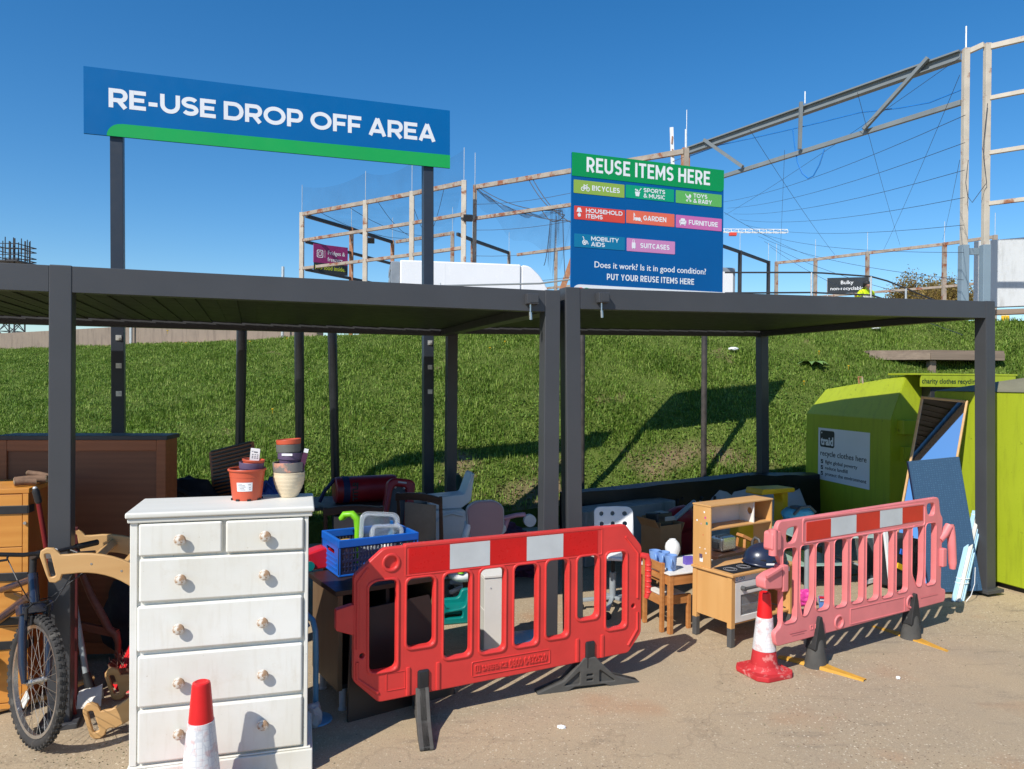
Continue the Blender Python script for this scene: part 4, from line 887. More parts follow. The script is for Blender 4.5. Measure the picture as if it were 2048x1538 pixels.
for (u0, u1, d, lab) in ((484, 479, 7.55, BW[0]), (598, 600, 7.9, BW[1]), (664, 671, 8.2, BW[2])):
    a = P(u0, 640, d); b = P(u1, 960, d); k = (b-a)/(b.z-a.z); bb = a+k*(0-a.z); aa = a+k*(2.75-a.z)
    t = thing('black_pole', lab, 'pole', bb, group='black poles behind the left pergola'); p = MB(); p.cyl((0, 0, 0), aa-bb, .048, n=20); p.build('shaft', M['black_pole'], t)
    p = MB(); m_ = (aa-bb); p.cyl(m_*.62, m_, .051, n=20); p.build('sleeve', M['black_pole'], t)
# ------------------------------------------------------------------ white chest of drawers
dr = thing('chest_of_drawers', 'tall white painted chest of drawers with chipped round knobs', 'chest of drawers', (-1.775, 3.4, .012), 15.9)
p = MB(); p.b2(.018, .802, .024, .40, .11, 1.262, bev=.004)
p.b2(.018, .05, .012, .024, .13, 1.262, bev=.004); p.b2(.795, .815, .010, .4, .12, 1.262, bev=.004)
body = p.build('carcass', M['white_paint'], dr)
p = MB(); p.b2(0, .842, -.012, .43, 1.284, 1.312, bev=.008); p.b2(.008, .832, -.001, .42, 1.262, 1.2835, bev=.006); p.build('top', M['white_top'], dr)
p = MB(); p.b2(.006, .84, -.006, .41, 0, .118, bev=.006); p.b2(.012, .83, .004, .405, .1185, .128, bev=.004); p.build('plinth', M['white_paint'], dr)
def drawer(x0, x1, z0, z1, knobs, tw):
    p = MB(); p.b2(x0, x1, .0, .03, z0, z1, bev=.011, seg=3); d = p.build('drawer', M['white_paint'], dr); d.rotation_euler = (0, R(tw), R(random.uniform(-.5, .5)))
    for kx, kz in knobs:
        p = MB(); p.lathe([(0, -.002), (.014, 0), (.011, .008), (.012, .014), (.022, .016), (.0265, .022), (.024, .029), (.013, .034), (0, .035)], 20, M=Matrix.Rotation(PI/2, 4, 'X'))
        p.build('knob', M['knob'], d, loc=(kx, 0, kz))
drawer(.056, .419, 1.106, 1.257, [(.236, 1.18)], 0); drawer(.432, .79, 1.103, 1.257, [(.612, 1.18)], .1)
for z0, z1, kz, tw in ((.892, 1.094, .995, .3), (.662, .874, .763, -.15), (.403, .642, .511, 0), (.142, .388, .272, .25)):
    drawer(.053, .79, z0, z1, [(.234, kz), (.606, kz)], tw)

# ------------------------------------------------------------------ traffic cones
def cone(label, loc, yaw, sc, k):
    t = thing('traffic_cone', label, 'traffic cone', loc, yaw); t.scale = (sc, sc, sc)
    p = MB(); c = .038; s = .148
    p.prism(rpoly([(-s+.05, -s), (s-.05, -s), (s, -s+.05), (s, s-.05), (s-.05, s), (-s+.05, s), (-s, s-.05), (-s, -s+.05)], .01), 0, .032, bev=.006, M=Matrix.Rotation(PI/2, 4, 'X'))
    p.lathe([(.118, .03), (.104, .044), (.092, .052), (.086, .062)], 40); p.build('base', M['cone_worn'], t)
    p = MB(); p.lathe([(.0855, .06), (.0725, .158)], 40); p.build('lower_body', M['cone_worn'], t)
    p = MB(); p.lathe([(.0705, .155), (.0745, .156), (.0525, .366), (.049, .366)], 40); p.build('sleeve', M['sleeve'], t)
    p = MB(); p.lathe([(.05, .36), (.0368, .515), (.034, .524), (.026, .528), (.02, .524), (.0, .52)], 40); p.build('tip', M['cone_red'], t)
    return t
cone('red and white traffic cone standing in front of the white chest of drawers', Vector((-1.386, 3.318, .012)), 15.9, 1.085, 0)
cone('red and white traffic cone with a scuffed base beside the faded pink barrier', G(1528, 1345), 24, 1.0, 1)

# ------------------------------------------------------------------ plastic barriers
def on_face(pts, y0, y1): p = MB(); p.prism(pts, y0, y1); return p
def ring(outline, hole, th): return plate(outline, [hole], th, min(.003, th*.35))
rb = thing('plastic_barrier', 'bright red plastic safety barrier on black feet, with raised telephone number', 'barrier', (-.482, 4.15, .027), 25.6)
ol = rpoly([(-.24, 1.0), (1.335, 1.008), (1.462, .858), (1.462, .30), (1.365, .185), (-.266, .162), (-.405, .30), (-.405, .865)], .02)
slots = [rpoly([(-.320, .80), (-.285, .822), (-.167, .822), (-.167, .332), (-.318, .332)], .035)]
for a, b, z0, z1 in ((-.107, .05, .434, .815), (.111, .270, .342, .82), (.333, .487, .34, .822), (.553, .703, .344, .822), (.768, .914, .36, .829), (.985, 1.13, .446, .831), (1.194, 1.340, .357, .836)):
    slots.append(rrect(a, b, z0, z1, .033))
TH = .042
p = MB(); p.mesh(plate(ol, slots + [circ(-.2, .918, .034), circ(-.358, .43, .014), circ(1.40, .48, .014)], TH, .006), XZ)
def grow(pts, d):
    c = Vector((sum(x for x, z in pts)/len(pts), sum(z for x, z in pts)/len(pts))); out = []
    xs = [x for x, z in pts]; zs = [z for x, z in pts]; kx = 1+2*d/(max(xs)-min(xs)); kz = 1+2*d/(max(zs)-min(zs)); mx, mz_ = (max(xs)+min(xs))/2, (max(zs)+min(zs))/2
    return [(mx+(x-mx)*kx, mz_+(z-mz_)*kz) for x, z in pts]
for s in slots: p.mesh(plate(grow(s, .015), [grow(s, .002)], TH+.014, .005), XZ)
p.mesh(plate(circ(-.2, .918, .052, 28), [circ(-.2, .918, .036, 28)], TH+.012, .005), XZ); p.mesh(plate(circ(-.2, .918, .04, 28), [], .016, .003), XZ)
p.mesh(plate(grow(rrect(-.115, 1.155, .84, 1.0, .01), .008), [rrect(-.115, 1.155, .84, .993, .008)], TH+.006, .002), XZ)
for pts in ([(-.33, .90), (-.385, .83), (-.385, .47)], [(-.385, .40), (-.385, .31), (-.27, .215)], [(1.335, .93), (1.43, .82), (1.43, .53)], [(1.43, .44), (1.43, .33), (1.36, .235)]): p.tube([(x, -TH/2, z) for x, z in pts], .0085, 8)
for x in (-.1, .075, .985, 1.165): p.b2(x-.012, x+.012, -TH/2-.008, -.01, .185 if x > .5 else .17, .33, bev=.006)
p.mesh(plate(grow(rrect(.285, .79, .214, .292, .01), .005), [rrect(.285, .79, .214, .292, .008)], TH+.008, .002), XZ)
p.mesh(plate(rrect(-.225, -.115, .215, .315, .004), [rrect(-.221, -.119, .219, .311, .003)], TH+.006, .001), XZ)
pan = p.build('panel', M['red_plastic'], rb)
letters('raised_lettering', 'SAFEFENCE', .028, .345, .238, M['red_plastic'], pan, y=-TH/2-.002, w=.16, bold=.05, ext=.004)
letters('raised_lettering', '0800 0432520', .044, .52, .231, M['red_plastic'], pan, y=-TH/2-.002, w=.25, bold=.03, ext=.004)
p = MB(); p.mesh(plate(rrect(.3, .335, .232, .275, .006), [rrect(.306, .329, .238, .269, .004)], .006, .001), Matrix.Translation((0, -TH/2-.002, 0)) @ XZ); p.b2(.314, .321, -TH/2-.005, -TH/2, .235, .272, bev=0); p.build('raised_emblem', M['red_plastic'], pan)
for x0, x1, m_ in ((-.1, .141, 'red_tape'), (.142, .39, 'white_tape'), (.391, .629, 'red_tape'), (.63, .879, 'white_tape'), (.88, 1.125, 'red_tape')):
    p = MB(); p.b2(x0, x1, -TH/2-.0022, -TH/2-.0002, .846, .988, bev=0); p.build('reflective_tape', M[m_], pan)
p = MB(); p.prism(rpoly([(-.50, .585), (-.50, .695), (-.402, .715), (-.402, .545)], .01), -.022, .022, bev=.005); p.build('hinge_tab', M['red_plastic'], rb)
p = MB(); p.tube([(1.455, -.01, .80), (1.50, -.02, .79), (1.512, -.024, .75), (1.508, -.024, .55), (1.5, -.02, .52)], [.02, .022, .022, .02, .016], 10)
for k in range(6): p.ell((1.51, -.026, .56+.035*k), (.024, .024, .012), sub=2)
p.build('hook', M['red_plastic'], rb)
def barrier_foot(x, yaw, parent, front=True):
    f = MB(); f.b2(x-.034, x+.034, -.035, .03, .13, .302, bev=.012); ft = f.build('foot', M['black_plastic'], parent)
    prof = [(-.34, 0), (-.34, .02), (-.17, .075), (-.075, .165), (-.04, .205), (.04, .205), (.075, .165), (.17, .075), (.34, .02), (.34, 0), (.16, 0), (.1, .03), (-.1, .03), (-.16, 0)]
    h1 = rpoly([(-.17, .045), (-.065, .045), (-.065, .125)], .012); h2 = [(-a, b) for a, b in h1][::-1]
    q = MB(); q.mesh(plate(rpoly(prof, .012), [h1, h2, rrect(-.02, .02, .06, .072, .004, 2), rrect(-.02, .02, .09, .102, .004, 2)], .075, .006), XZ); q.mesh(plate(rpoly(prof, .012), [], .04, .004), XZ)
    b = q.build('foot_base', M['foot_grey'], ft, loc=(x, 0, 0)); b.rotation_euler = (0, 0, R(yaw)); return ft
barrier_foot(-.012, -104, rb); barrier_foot(1.076, -10, rb)

pb = thing('plastic_barrier', 'faded pink plastic safety barrier with ten slots on yellow edged feet', 'barrier', (2.057, 4.936, .061), 29.7)
ol = rpoly([(-.40, 1.0), (1.345, 1.03), (1.37, .90), (1.40, .87), (1.385, .33), (1.45, .32), (1.44, .225), (-.42, .198), (-.44, .29), (-.375, .32), (-.38, .72), (-.43, .80), (-.425, .96)], .03)
slots = []; cxs = [-.30, -.135, .02, .205, .38, .55, .72, .893, 1.08, 1.245]
for k, cx_ in enumerate(cxs):
    zt = .818+.012*k/9*2; zb_ = (.335, .36, .372, .365, .367, .362, .358, .37, .385, .38)[k]; w0 = .066
    if k in (1, 8): slots.append(rpoly([(cx_-w0, zt), (cx_+w0, zt), (cx_+w0, zb_+.1), (cx_+(.045 if k == 8 else 0), zb_), (cx_-(.045 if k == 1 else 0), zb_), (cx_-w0, zb_+.1)], .03))
    else: slots.append(rrect(cx_-w0, cx_+w0, zb_, zt, .034))
slots.append(rpoly([(-.335, .85), (-.25, .85), (-.225, .955), (-.335, .945)], .03)); slots.append(rpoly([(1.205, .9), (1.29, .9), (1.29, .99), (1.19, .99)], .03))
p = MB(); p.mesh(plate(ol, slots + [circ(.195, .262, .035), circ(1.0, .285, .035)], .034, .007), XZ)
for s in slots[:10]: p.mesh(plate(grow(s, .006), [grow(s, .0005)], .043, .004), XZ)
for cx_, cz in ((.195, .262), (1.0, .285)): p.mesh(plate(circ(cx_, cz, .05, 28), [circ(cx_, cz, .034, 28)], .048, .006), XZ); p.mesh(plate(circ(cx_, cz, .036, 28), [], .02, .003), XZ)
p.mesh(plate(grow(rrect(-.175, 1.16, .84, .99, .02), .012), [rrect(-.175, 1.16, .84, .985, .02)], .044, .004), XZ)
p.mesh(plate(rrect(.31, .93, .225, .335, .004), [rrect(.316, .924, .231, .329, .003)], .04, .001), XZ)
p.b2(-.30, -.14, -.0205, -.02, .262, .268, bev=.001); p.b2(-.28, -.16, -.0205, -.02, .248, .253, bev=.001)
for x in (-.1, -.05): p.mesh(plate(rrect(x, x+.03, .255, .285, .002, 2), [rrect(x+.005, x+.025, .26, .28, .002, 2)], .04, .001), XZ)
p.b2(1.12, 1.34, -.0205, -.02, .296, .301, bev=.001)
pan = p.build('panel', M['pink_plastic'], pb)
for k, (x0, x1) in enumerate(((-.145, .097), (.098, .365), (.366, .626), (.627, .888), (.889, 1.14))):
    z = .006*k; p = MB(); p.prism([(x0, .846+z), (x1, .848+z), (x1, .972+z), (x0, .970+z)], -.0198, -.0172); p.build('reflective_tape', M['orange_tape' if k % 2 == 0 else 'white_tape'], pan)
p = MB(); p.prism(rpoly([(-.405, .575), (-.405, .70), (-.50, .685), (-.57, .655), (-.565, .59)], .02), -.05, .03, bev=.01); p.b2(-.40, -.345, -.048, .03, .55, .72, bev=.01); p.bar((-.56, -.055, .672), (-.42, -.055, .715), .02, .02); p.build('catch', M['pink_plastic'], pb)
p = MB(); p.prism(rpoly([(-.405, .82), (-.405, .945), (-.49, .94), (-.495, .82)], .02), -.04, .035, bev=.01); p.cyl((-.465, -.02, .79), (-.465, -.02, .955), .026, n=14); p.build('hinge_tab', M['pink_plastic'], pb)
p = MB(); p.tube([(1.38, 0, .70), (1.43, -.01, .74), (1.475, -.02, .80), (1.495, -.02, .80), (1.50, -.025, .72), (1.51, -.03, .52), (1.512, -.03, .47)], [.03, .03, .03, .028, .03, .03, .022], 10); p.b2(1.36, 1.415, -.045, .03, .5, .64, bev=.01); p.build('hook', M['pink_plastic'], pb)
for x, zt, (A, B) in ((-.02, .335, (G(1730, 1362), G(1557, 1316))), (1.035, .345, (G(1908, 1307), G(1745, 1252)))):
    f = MB(); f.prism(rpoly([(x-.062, .12), (x+.062, .12), (x+.012, zt), (x-.012, zt)], .008), -.042, .036, bev=.004); ft = f.build('foot', M['rubber'], pb)
    f = MB(); f.lathe([(.082, .0), (.076, .012), (.052, .17), (.044, .19), (.0, .195)], 24, c=(x, 0, 0), sy=.9); f.build('foot_block', M['foot_grey'], ft)
    Mi = Matrix.Translation((2.057, 4.936, .061)) @ Matrix.Rotation(R(29.7), 4, 'Z'); a, b = Mi.inverted() @ A, Mi.inverted() @ B
    mid = Vector((x, 0, .0)); f = MB()
    pts = [a, a.lerp(mid, .5), mid, b.lerp(mid, .5), b]; wd_ = [.022, .034, .06, .034, .022]; hh = [.012, .016, .022, .016, .012]
    rows = []
    for i, q in enumerate(pts):
        d = (pts[min(i+1, 4)]-pts[max(i-1, 0)]).normalized(); n = Vector((-d.y, d.x, 0))*wd_[i]; zz = Vector((0, 0, hh[i])); q = Vector((q.x, q.y, 0))
        rows.append([q-n, q-n*.8+zz, q+n*.8+zz, q+n])
    f.rows(rows); f.build('foot_strip', M['yellow_strip'], ft)

# ------------------------------------------------------------------ flowerpots on the chest
DM = Matrix.Translation((-1.775, 3.4, .012)) @ Matrix.Rotation(R(15.9), 4, 'Z'); ZTOP = 1.3125
def at_top(u, v):                                         # the photo's point on the chest top
    d = ray(u, v); t = (ZTOP+.012-CAMZ)/d.z; return _C + d*t
a = at_top(494, 998); t = thing('flowerpot', 'orange plastic flowerpot with a white paper label on the white chest', 'flowerpot', a, 10)
p = MB(); p.lathe([(.0, .004), (.068, .004), (.07, 0), (.073, .012), (.084, .118), (.0855, .119), (.086, .128), (.0885, .149), (.0945, .15), (.096, .155), (.0935, .16), (.087, .158), (.083, .12), (.07, .012), (0, .012)], 40); pot = p.build('pot', M['terracotta'], t)
p = MB()
for k in range(8): a_ = 2*PI*k/8+.3; p.box((.0715*math.cos(a_), .0715*math.sin(a_), .004), (.012, .018, .01), rot=(0, 0, math.degrees(a_)), bev=0)
p.build('drain_slots', M['cabinet_black'], pot)
p = MB(); rws = []
for zz in (.05, .095): r_ = .0738+(zz-.012)/.106*.011+.0007; rws.append([(r_*math.sin(R(q_)), -r_*math.cos(R(q_)), zz) for q_ in range(-27, 29, 5)])
p.rows(rws); lb = p.build('label', M['paper'], pot)
p = MB()
for zz, q0_, q1_ in ((.087, -22, -5), (.079, -22, 4), (.072, -22, 6), (.064, -18, 2), (.057, -20, 5), (.083, 13, 22), (.068, 16, 22), (.06, 16, 22)):
    rws = [[((.0738+(zc-.012)/.106*.011+.0012)*math.sin(R(q_)), -(.0738+(zc-.012)/.106*.011+.0012)*math.cos(R(q_)), zc) for q_ in range(q0_, q1_+1, 3)] for zc in (zz, zz+.0025)]; p.rows(rws)
p.build('print', M['print'], lb)
def small_pot(label, loc, r0, r1, h, m_, rot=(0, 0, 0), rim=.02, name='flowerpot', ribs=0):
    t = thing(name, label, 'flowerpot', loc, rot=tuple(R(q) for q in rot), group=None)
    pr = [(0, 0), (r0, 0)]
    if ribs:
        for k in range(ribs): f = k/ribs; g_ = (k+.5)/ribs; pr += [(r0+(r1-r0)*f, h*f), (r0+(r1-r0)*g_-.0015, h*g_)]
    pr += [(r1-.003, h-rim), (r1, h-rim+.001), (r1+.002, h-.002), (r1+.0005, h), (r1-.003, h-.001), (r1-.006, h-rim), (r0-.004, .006), (0, .006)]
    p = MB(); p.lathe(pr, 36); return p.build('pot', m_, t).parent
b = a+Vector((.012, .01, .075)); small_pot('purple plastic pot sitting tilted inside the orange flowerpot', b, .042, .060, .115, M['purple_pot'], (0, 4, 0), .032)
small_pot('small orange pot nested in the purple pot inside the orange flowerpot', b+Vector((.008, 0, .018)), .038, .0545, .113, M['terracotta'], (0, 5, 0), .012)
t = thing('plant_tag', 'white printed plant tag standing up behind the small orange pot', 'plant tag', b+Vector((.0, .045, .06)), rot=(R(8), R(7), R(8)))
p = MB(); p.mesh(plate(rrect(-.024, .024, .0, .125, .004), [], .0016, .0004), XZ); cdp = p.build('card', M['paper'], t)
p = MB(); p.b2(-.006, .012, -.0018, -.001, .103, .109, bev=0); p.b2(-.018, -.01, -.0018, -.001, .107, .11, bev=0)
for zz in (.09, .08, .072):
    for x in (-.015, -.002, .01): p.b2(x, x+.007, -.0018, -.001, zz, zz+.004, bev=0)
p.build('print', M['print'], cdp)
c = at_top(578, 993); t = thing('flowerpot', 'round bellied cream glazed pot under a stack of pots on the white chest', 'flowerpot', c)
p = MB(); pr = [(0, 0), (.042, 0)]
for k in range(19):
    f = k/18; r_ = .045+.036*math.sin(min(1, f*1.15)*PI/2); pr.append((r_+.0012*math.sin(k*2.2), .002+.128*f))
pr += [(.0805, .132), (.077, .131), (.076, .1), (.04, .008), (0, .008)]; p.lathe(pr, 40); p.build('pot', M['cream_pot'], t)
small_pot('blotched grey and pink plastic pot set into the cream pot', c+Vector((0, 0, .058)), .058, .080, .126, M['speckle_pot'], (0, -1, 0), .05, ribs=6)
small_pot('ribbed purple pot stacked in the blotched pot, a white card tucked in it', c+Vector((.0, .0, .135)), .045, .0605, .1, M['purple_pot'], (0, 2, 0), .036, ribs=7)
small_pot('dark grey pot stacked above the ribbed purple pot', c+Vector((.0, 0, .176)), .044, .0615, .102, M['grey_pot'], (0, -3, 0), .04)
small_pot('orange pot at the very top of the pot stack', c+Vector((.003, 0, .206)), .045, .0625, .098, M['terracotta'], (0, -4, 0), .024)
p = MB(); p.b2(-.02, .035, -.0635, -.062, .222, .233, bev=0); tag(p.build('card', M['paper'], loc=c), 'small white card tucked between the grey and purple pots', 'card')
t = thing('plant_tag', 'dark patterned plant tag hanging on the right side of the pot stack', 'plant tag', c+Vector((.068, -.02, .14)), rot=(0, R(14), R(20)))
p = MB(); p.b2(-.013, .013, -.001, .001, 0, .095, bev=0); p.build('card', M['purple_cloth'], t); p = MB(); p.b2(-.011, .011, -.001, .001, .097, .118, bev=0); p.build('tag_head', M['paper'], t)

# ------------------------------------------------------------------ left side
cb = P(-6, 871, 5.0); CB = thing('cabinet', 'big red brown veneered cabinet back with a dark top, behind the left post', 'cabinet', (cb.x, cb.y, gz(cb.x)), 5.6); ch = cb.z-gz(cb.x); cw = (P(332, 871, 5.11)-cb).length
p = MB(); p.b2(.012, cw-.012, .012, .22, .06, ch-.03, bev=.003); p.build('back_panel', M['mahog'], CB)
p = MB(); p.b2(0, .062, -.002, .225, 0, ch-.03, bev=.003); p.b2(cw-.062, cw, -.002, .225, 0, ch-.03, bev=.003); p.b2(.0625, cw-.0625, -.001, .05, ch-.105, ch-.031, bev=.003); p.b2(.0625, cw-.0625, -.001, .05, .06, .14, bev=.003); p.build('frame', M['mahog_frame'], CB)
p = MB(); p.b2(-.012, cw+.012, -.015, .24, ch-.03, ch, bev=.003); p.build('top', M['dark_top'], CB)
ok = P(58, 976, 4.3); OK = thing('drawer_unit', 'honey coloured oak drawer unit with black strip handles', 'drawer unit', (ok.x, ok.y, gz(ok.x)), 13); oh = ok.z-gz(ok.x); OW = 1.1
p = MB(); p.b2(-OW, 0, 0, .42, .03, oh-.03, bev=.003); p.build('carcass', M['oak_shaded'], OK)
p = MB(); p.b2(-OW-.005, .006, -.012, .43, oh-.029, oh, bev=.004); p.build('top', M['oak'], OK)
p = MB(); p.b2(-.028, .001, -.012, -.001, .03, oh-.031, bev=.002); p.b2(-OW, -.0285, -.011, -.001, .03, .06, bev=.002); p.build('front_frame', M['oak'], OK)
zs = [oh-.035, oh-.095, oh-.42, oh-.57, oh-.72]; hz = [oh-.098, oh-.485, oh-.74, oh-.88]
tops = [oh-.034, oh-.34, oh-.6, oh-.80, .062]
for z1, z0 in zip(tops, tops[1:]):
    p = MB(); p.b2(-OW, -.031, -.011, -.0012, z0+.004, z1-.001, bev=.002); d = p.build('drawer', M['oak'], OK)
for z in hz:
    p = MB(); p.b2(-OW, .002, -.02, -.0115, z-.048, z, bev=.003); p.b2(.0025, .008, -.018, .06, z-.046, z-.002, bev=.002); p.build('strip_handle', M['black_plastic'], OK)
p = MB(); p.cyl((-.014, -.012, oh-.2), (-.014, -.022, oh-.2), .009, n=14); p.build('lock', M['steel'], OK)
# logs on it
lg = P(66, 952, 4.42); lb_ = [((-.075, -.02, .022), (.06, .01, .03), .021, 'thick cut log with a pale sawn end lying on the oak unit'), ((-.055, .03, .018), (.075, .05, .02), .014, 'thin brown stick behind the thick cut log'), ((-.05, .05, .055), (.1, .02, .034), .013, 'reddish stick lying across the top of the thick cut log'), ((-.05, -.07, .02), (.03, -.03, .02), .017, 'dark log lying in front of the thick cut log')]
zt = OK.location.z+oh
for a_, b_, r_, lab in lb_:
    t = thing('log', lab, 'log', (lg.x, lg.y, zt), 6, group='cut branches on the oak unit'); t.scale = (1.2,)*3; p = MB(); a_, b_ = Vector(a_), Vector(b_); p.tube([a_, a_.lerp(b_, .4)+Vector((0, .004, .003)), b_], [r_, r_*.95, r_*.9], 10); p.build('branch', M['bark'], t)
    p = MB(); d = (b_-a_).normalized(); p.cyl(a_-d*.001, a_+d*.002, r_*.92, n=12); p.cyl(b_-d*.002, b_+d*.001, r_*.85, n=12); p.build('cut_end', M['cut_wood'], t)
a = P(70, 977, 4.1); b = P(98, 1085, 4.15); t = thing('lopper', 'red handled garden tool with a black grip leaning by the oak unit', 'garden tool', (b.x, b.y, gz(b.x))); o_ = Vector(t.location); d = (b-a); e = a+d*3.2; e = Vector((b.x+.12, b.y+.05, gz(b.x)+.02))
p = MB(); p.cyl(a+d*.22-o_, e-o_, .013, n=12); p.build('shaft', mat('red enamel darkened as shade', S(120, 18, 24), .4), t); p = MB(); p.tube([a-o_, a+d*.05-o_, a+d*.24-o_, a+d*.27-o_], [.012, .019, .018, .014], 12); p.build('grip', M['black_plastic'], t)  # shaft red is darkened in the colour to stand in for shade
p = MB(); p.ell(a-o_+Vector((0, 0, .002)), (.012, .012, .01)); p.build('cap', M['galv'], t)

# rocker arch: two curved plywood sides with slotted handles, joined by rungs
ra = thing('climbing_arch', 'birch plywood rocker climbing arch with slotted end handles, half behind the white chest', 'climbing arch', (-2.225, 3.964, .004), 16.9)
cc, cr_ = Vector((-.08, .51)), .44
def arcp(r, a0, a1, n): return [(cc.x+r*math.cos(R(a0+(a1-a0)*k/n)), cc.y+r*math.sin(R(a0+(a1-a0)*k/n))) for k in range(n+1)]
up_h = [(-.157, .897), (-.165, .868), (-.19, .855), (-.218, .862), (-.232, .90), (-.262, 1.0), (-.258, 1.028), (-.235, 1.043), (-.2, 1.04), (-.178, 1.02), (-.165, 1.003)]
lo_h = [(.028, .15), (.012, .187), (-.015, .2), (-.04, .195), (-.058, .17), (-.058, .15), (-.022, .02), (-.003, .004), (.025, .002), (.05, .02), (.058, .045), (.07, .052)]
out = arcp(cr_+.055, 96, -68, 26)+lo_h[::-1]+arcp(cr_-.05, -66, 96, 26)+up_h
def side(y):
    p = MB(); p.mesh(plate(out, [rpoly([(-.241, 1.012), (-.212, 1.012), (-.186, .892), (-.214, .885)], .011), rpoly([(-.036, .155), (-.008, .157), (.023, .044), (-.006, .038)], .011)], .024, .006), Matrix.Translation((0, y, 0)) @ XZ); return p.build('side_panel', M['ply'], ra)
sp = side(0); side(.5)
for a in (82, 62, 42, 22, 2, -18, -38):
    q = (cc.x+(cr_+.005)*math.cos(R(a)), cc.y+(cr_+.005)*math.sin(R(a))); p = MB()
    p.box((q[0], .25, q[1]), (.045, .474, .045), rot=(0, 45-a, 0), bev=.008); p.build('rung', M['ply'], ra)
p = MB()
for a in (82, 62, 42): p.cyl((cc.x+cr_*math.cos(R(a)), -.0115, cc.y+cr_*math.sin(R(a))), (cc.x+cr_*math.cos(R(a)), -.0135, cc.y+cr_*math.sin(R(a))), .006, n=10)
p.build('screws', M['steel'], sp)

# bicycle
bk = thing('bicycle', 'dark blue mountain bike with knobbly tyres, front wheel turned to the camera', 'bicycle', (-2.511, 3.875, 0), rot=(R(-4), 0, R(-37)))
def wheel(x):
    z = .345; p = MB(); n = 60; p.tube([(x+.31*math.cos(2*PI*k/n), 0, z+.31*math.sin(2*PI*k/n)) for k in range(n)], .0235, 12, closed=True)
    for k in range(54):
        a = 2*PI*k/54
        for sy, off in ((-.015, 0), (.015, .5), (0, .25)):
            t = a+off*2*PI/54; r_ = .3345 if sy == 0 else .329
            p.box((x+r_*math.cos(t), sy, z+r_*math.sin(t)), (.012, .011, .018), rot=(0, -math.degrees(t), 0), bev=0)
    ty = p.build('tyre', M['tyre'], bk)
    p = MB(); p.lathe([(.270, -.011), (.287, -.0125), (.287, .0125), (.270, .011), (.270, -.011)], 60, c=(x, 0, z), M=Matrix.Rotation(PI/2, 4, 'X')); p.build('rim', M['rim'], ty)
    p = MB(); p.cyl((x, -.045, z), (x, .045, z), .016, n=16); p.cyl((x, -.03, z), (x, -.026, z), .024, n=16); p.cyl((x, .026, z), (x, .03, z), .024, n=16); p.cyl((x, -.06, z), (x, .06, z), .006, n=8); p.build('hub', M['steel'], ty)
    p = MB()
    for k in range(32):
        a = 2*PI*k/32; s_ = 1 if k % 2 else -1; a2 = a+(.55 if k % 4 < 2 else -.55)
        p.tube([(x+.271*math.cos(a), 0, z+.271*math.sin(a)), (x+.023*math.cos(a2+a*0), .028*s_, z+.023*math.sin(a2))], .0013, 4)
    p.build('spokes', M['steel'], ty)
    p = MB(); p.box((x-.12, .0, z-.13), (.05, .008, .09), rot=(0, 40, 0), bev=.003); p.build('reflector', M['orange_reflect'], ty)
wheel(0); wheel(-1.06)
p = MB()
for s_ in (-1, 1): p.tube([(.0, s_*.058, .345), (-.03, s_*.062, .44), (-.06, s_*.06, .56), (-.085, s_*.055, .68)], [.013, .021, .022, .02], 10)
p.box((-.095, 0, .705), (.07, .165, .06), rot=(0, -18, 0), bev=.012); p.build('fork', M['bike_frame'], bk)
p = MB(); p.cyl((-.10, 0, .73), (-.155, 0, .88), .025, n=18); p.cyl((-.153, 0, .85), (-.56, 0, .72), .019, n=14); p.cyl((-.122, 0, .78), (-.62, 0, .52), .025, n=14); p.cyl((-.60, 0, .30), (-.72, 0, .80), .018, n=14)
for s_ in (-1, 1): p.tube([(-.60, s_*.02, .30), (-.75, s_*.05, .31), (-1.06, s_*.062, .345)], .011, 8); p.tube([(-.68, s_*.015, .68), (-.8, s_*.05, .58), (-1.06, s_*.062, .345)], .009, 8)
p.build('frame', M['bike_frame'], bk)
p = MB(); p.cyl((-.155, 0, .88), (-.165, 0, .97), .018, n=14); p.bar((-.165, 0, .965), (-.08, 0, 1.0), .036, .036, bev=.01); p.build('stem', M['black_plastic'], bk)
p = MB(); p.tube([(-.13, -.31, 1.02), (-.1, -.18, 1.01), (-.08, -.08, 1.0), (-.08, .08, 1.0), (-.1, .18, 1.01), (-.13, .31, 1.02)], .012, 10); hb = p.build('handlebar', M['black_plastic'], bk)
for s_ in (-1, 1):
    p = MB(); p.tube([(-.103, s_*.19, 1.01), (-.132, s_*.315, 1.02)], .017, 12); p.build('grip', M['rubber'], hb)
    p = MB(); p.tube([(-.09, s_*.15, 1.0), (-.04, s_*.17, .99), (-.05, s_*.27, .985)], .006, 6); p.build('brake_lever', M['black_plastic'], hb)
p = MB(); p.box((-.04, .03, 1.0), (.03, .075, .05), rot=(0, 10, 0), bev=.008); p.build('front_light', M['orange_reflect'], hb)
p = MB(); p.tube([(-.06, .16, .99), (.05, .12, .9), (.03, .05, .76), (-.06, .03, .71)], .003, 6); p.tube([(-.06, -.16, .99), (.06, -.15, .9), (.04, -.08, .78), (-.3, -.03, .75)], .003, 6); p.tube([(-.1, .2, 1.), (-.02, .2, .88), (-.1, .08, .75), (-.2, .03, .72)], .003, 6); p.build('cables', M['black_plastic'], bk)
p = MB()
for s_ in (-1, 1): p.tube([(-.06, s_*.05, .66), (-.055, s_*.055, .72), (-.05, s_*.03, .745)], .01, 8); p.box((-.045, s_*.03, .655), (.02, .012, .05), bev=.004)
p.cyl((-.05, -.07, .742), (-.05, .05, .745), .005, n=8); p.build('front_brake', M['black_plastic'], bk)
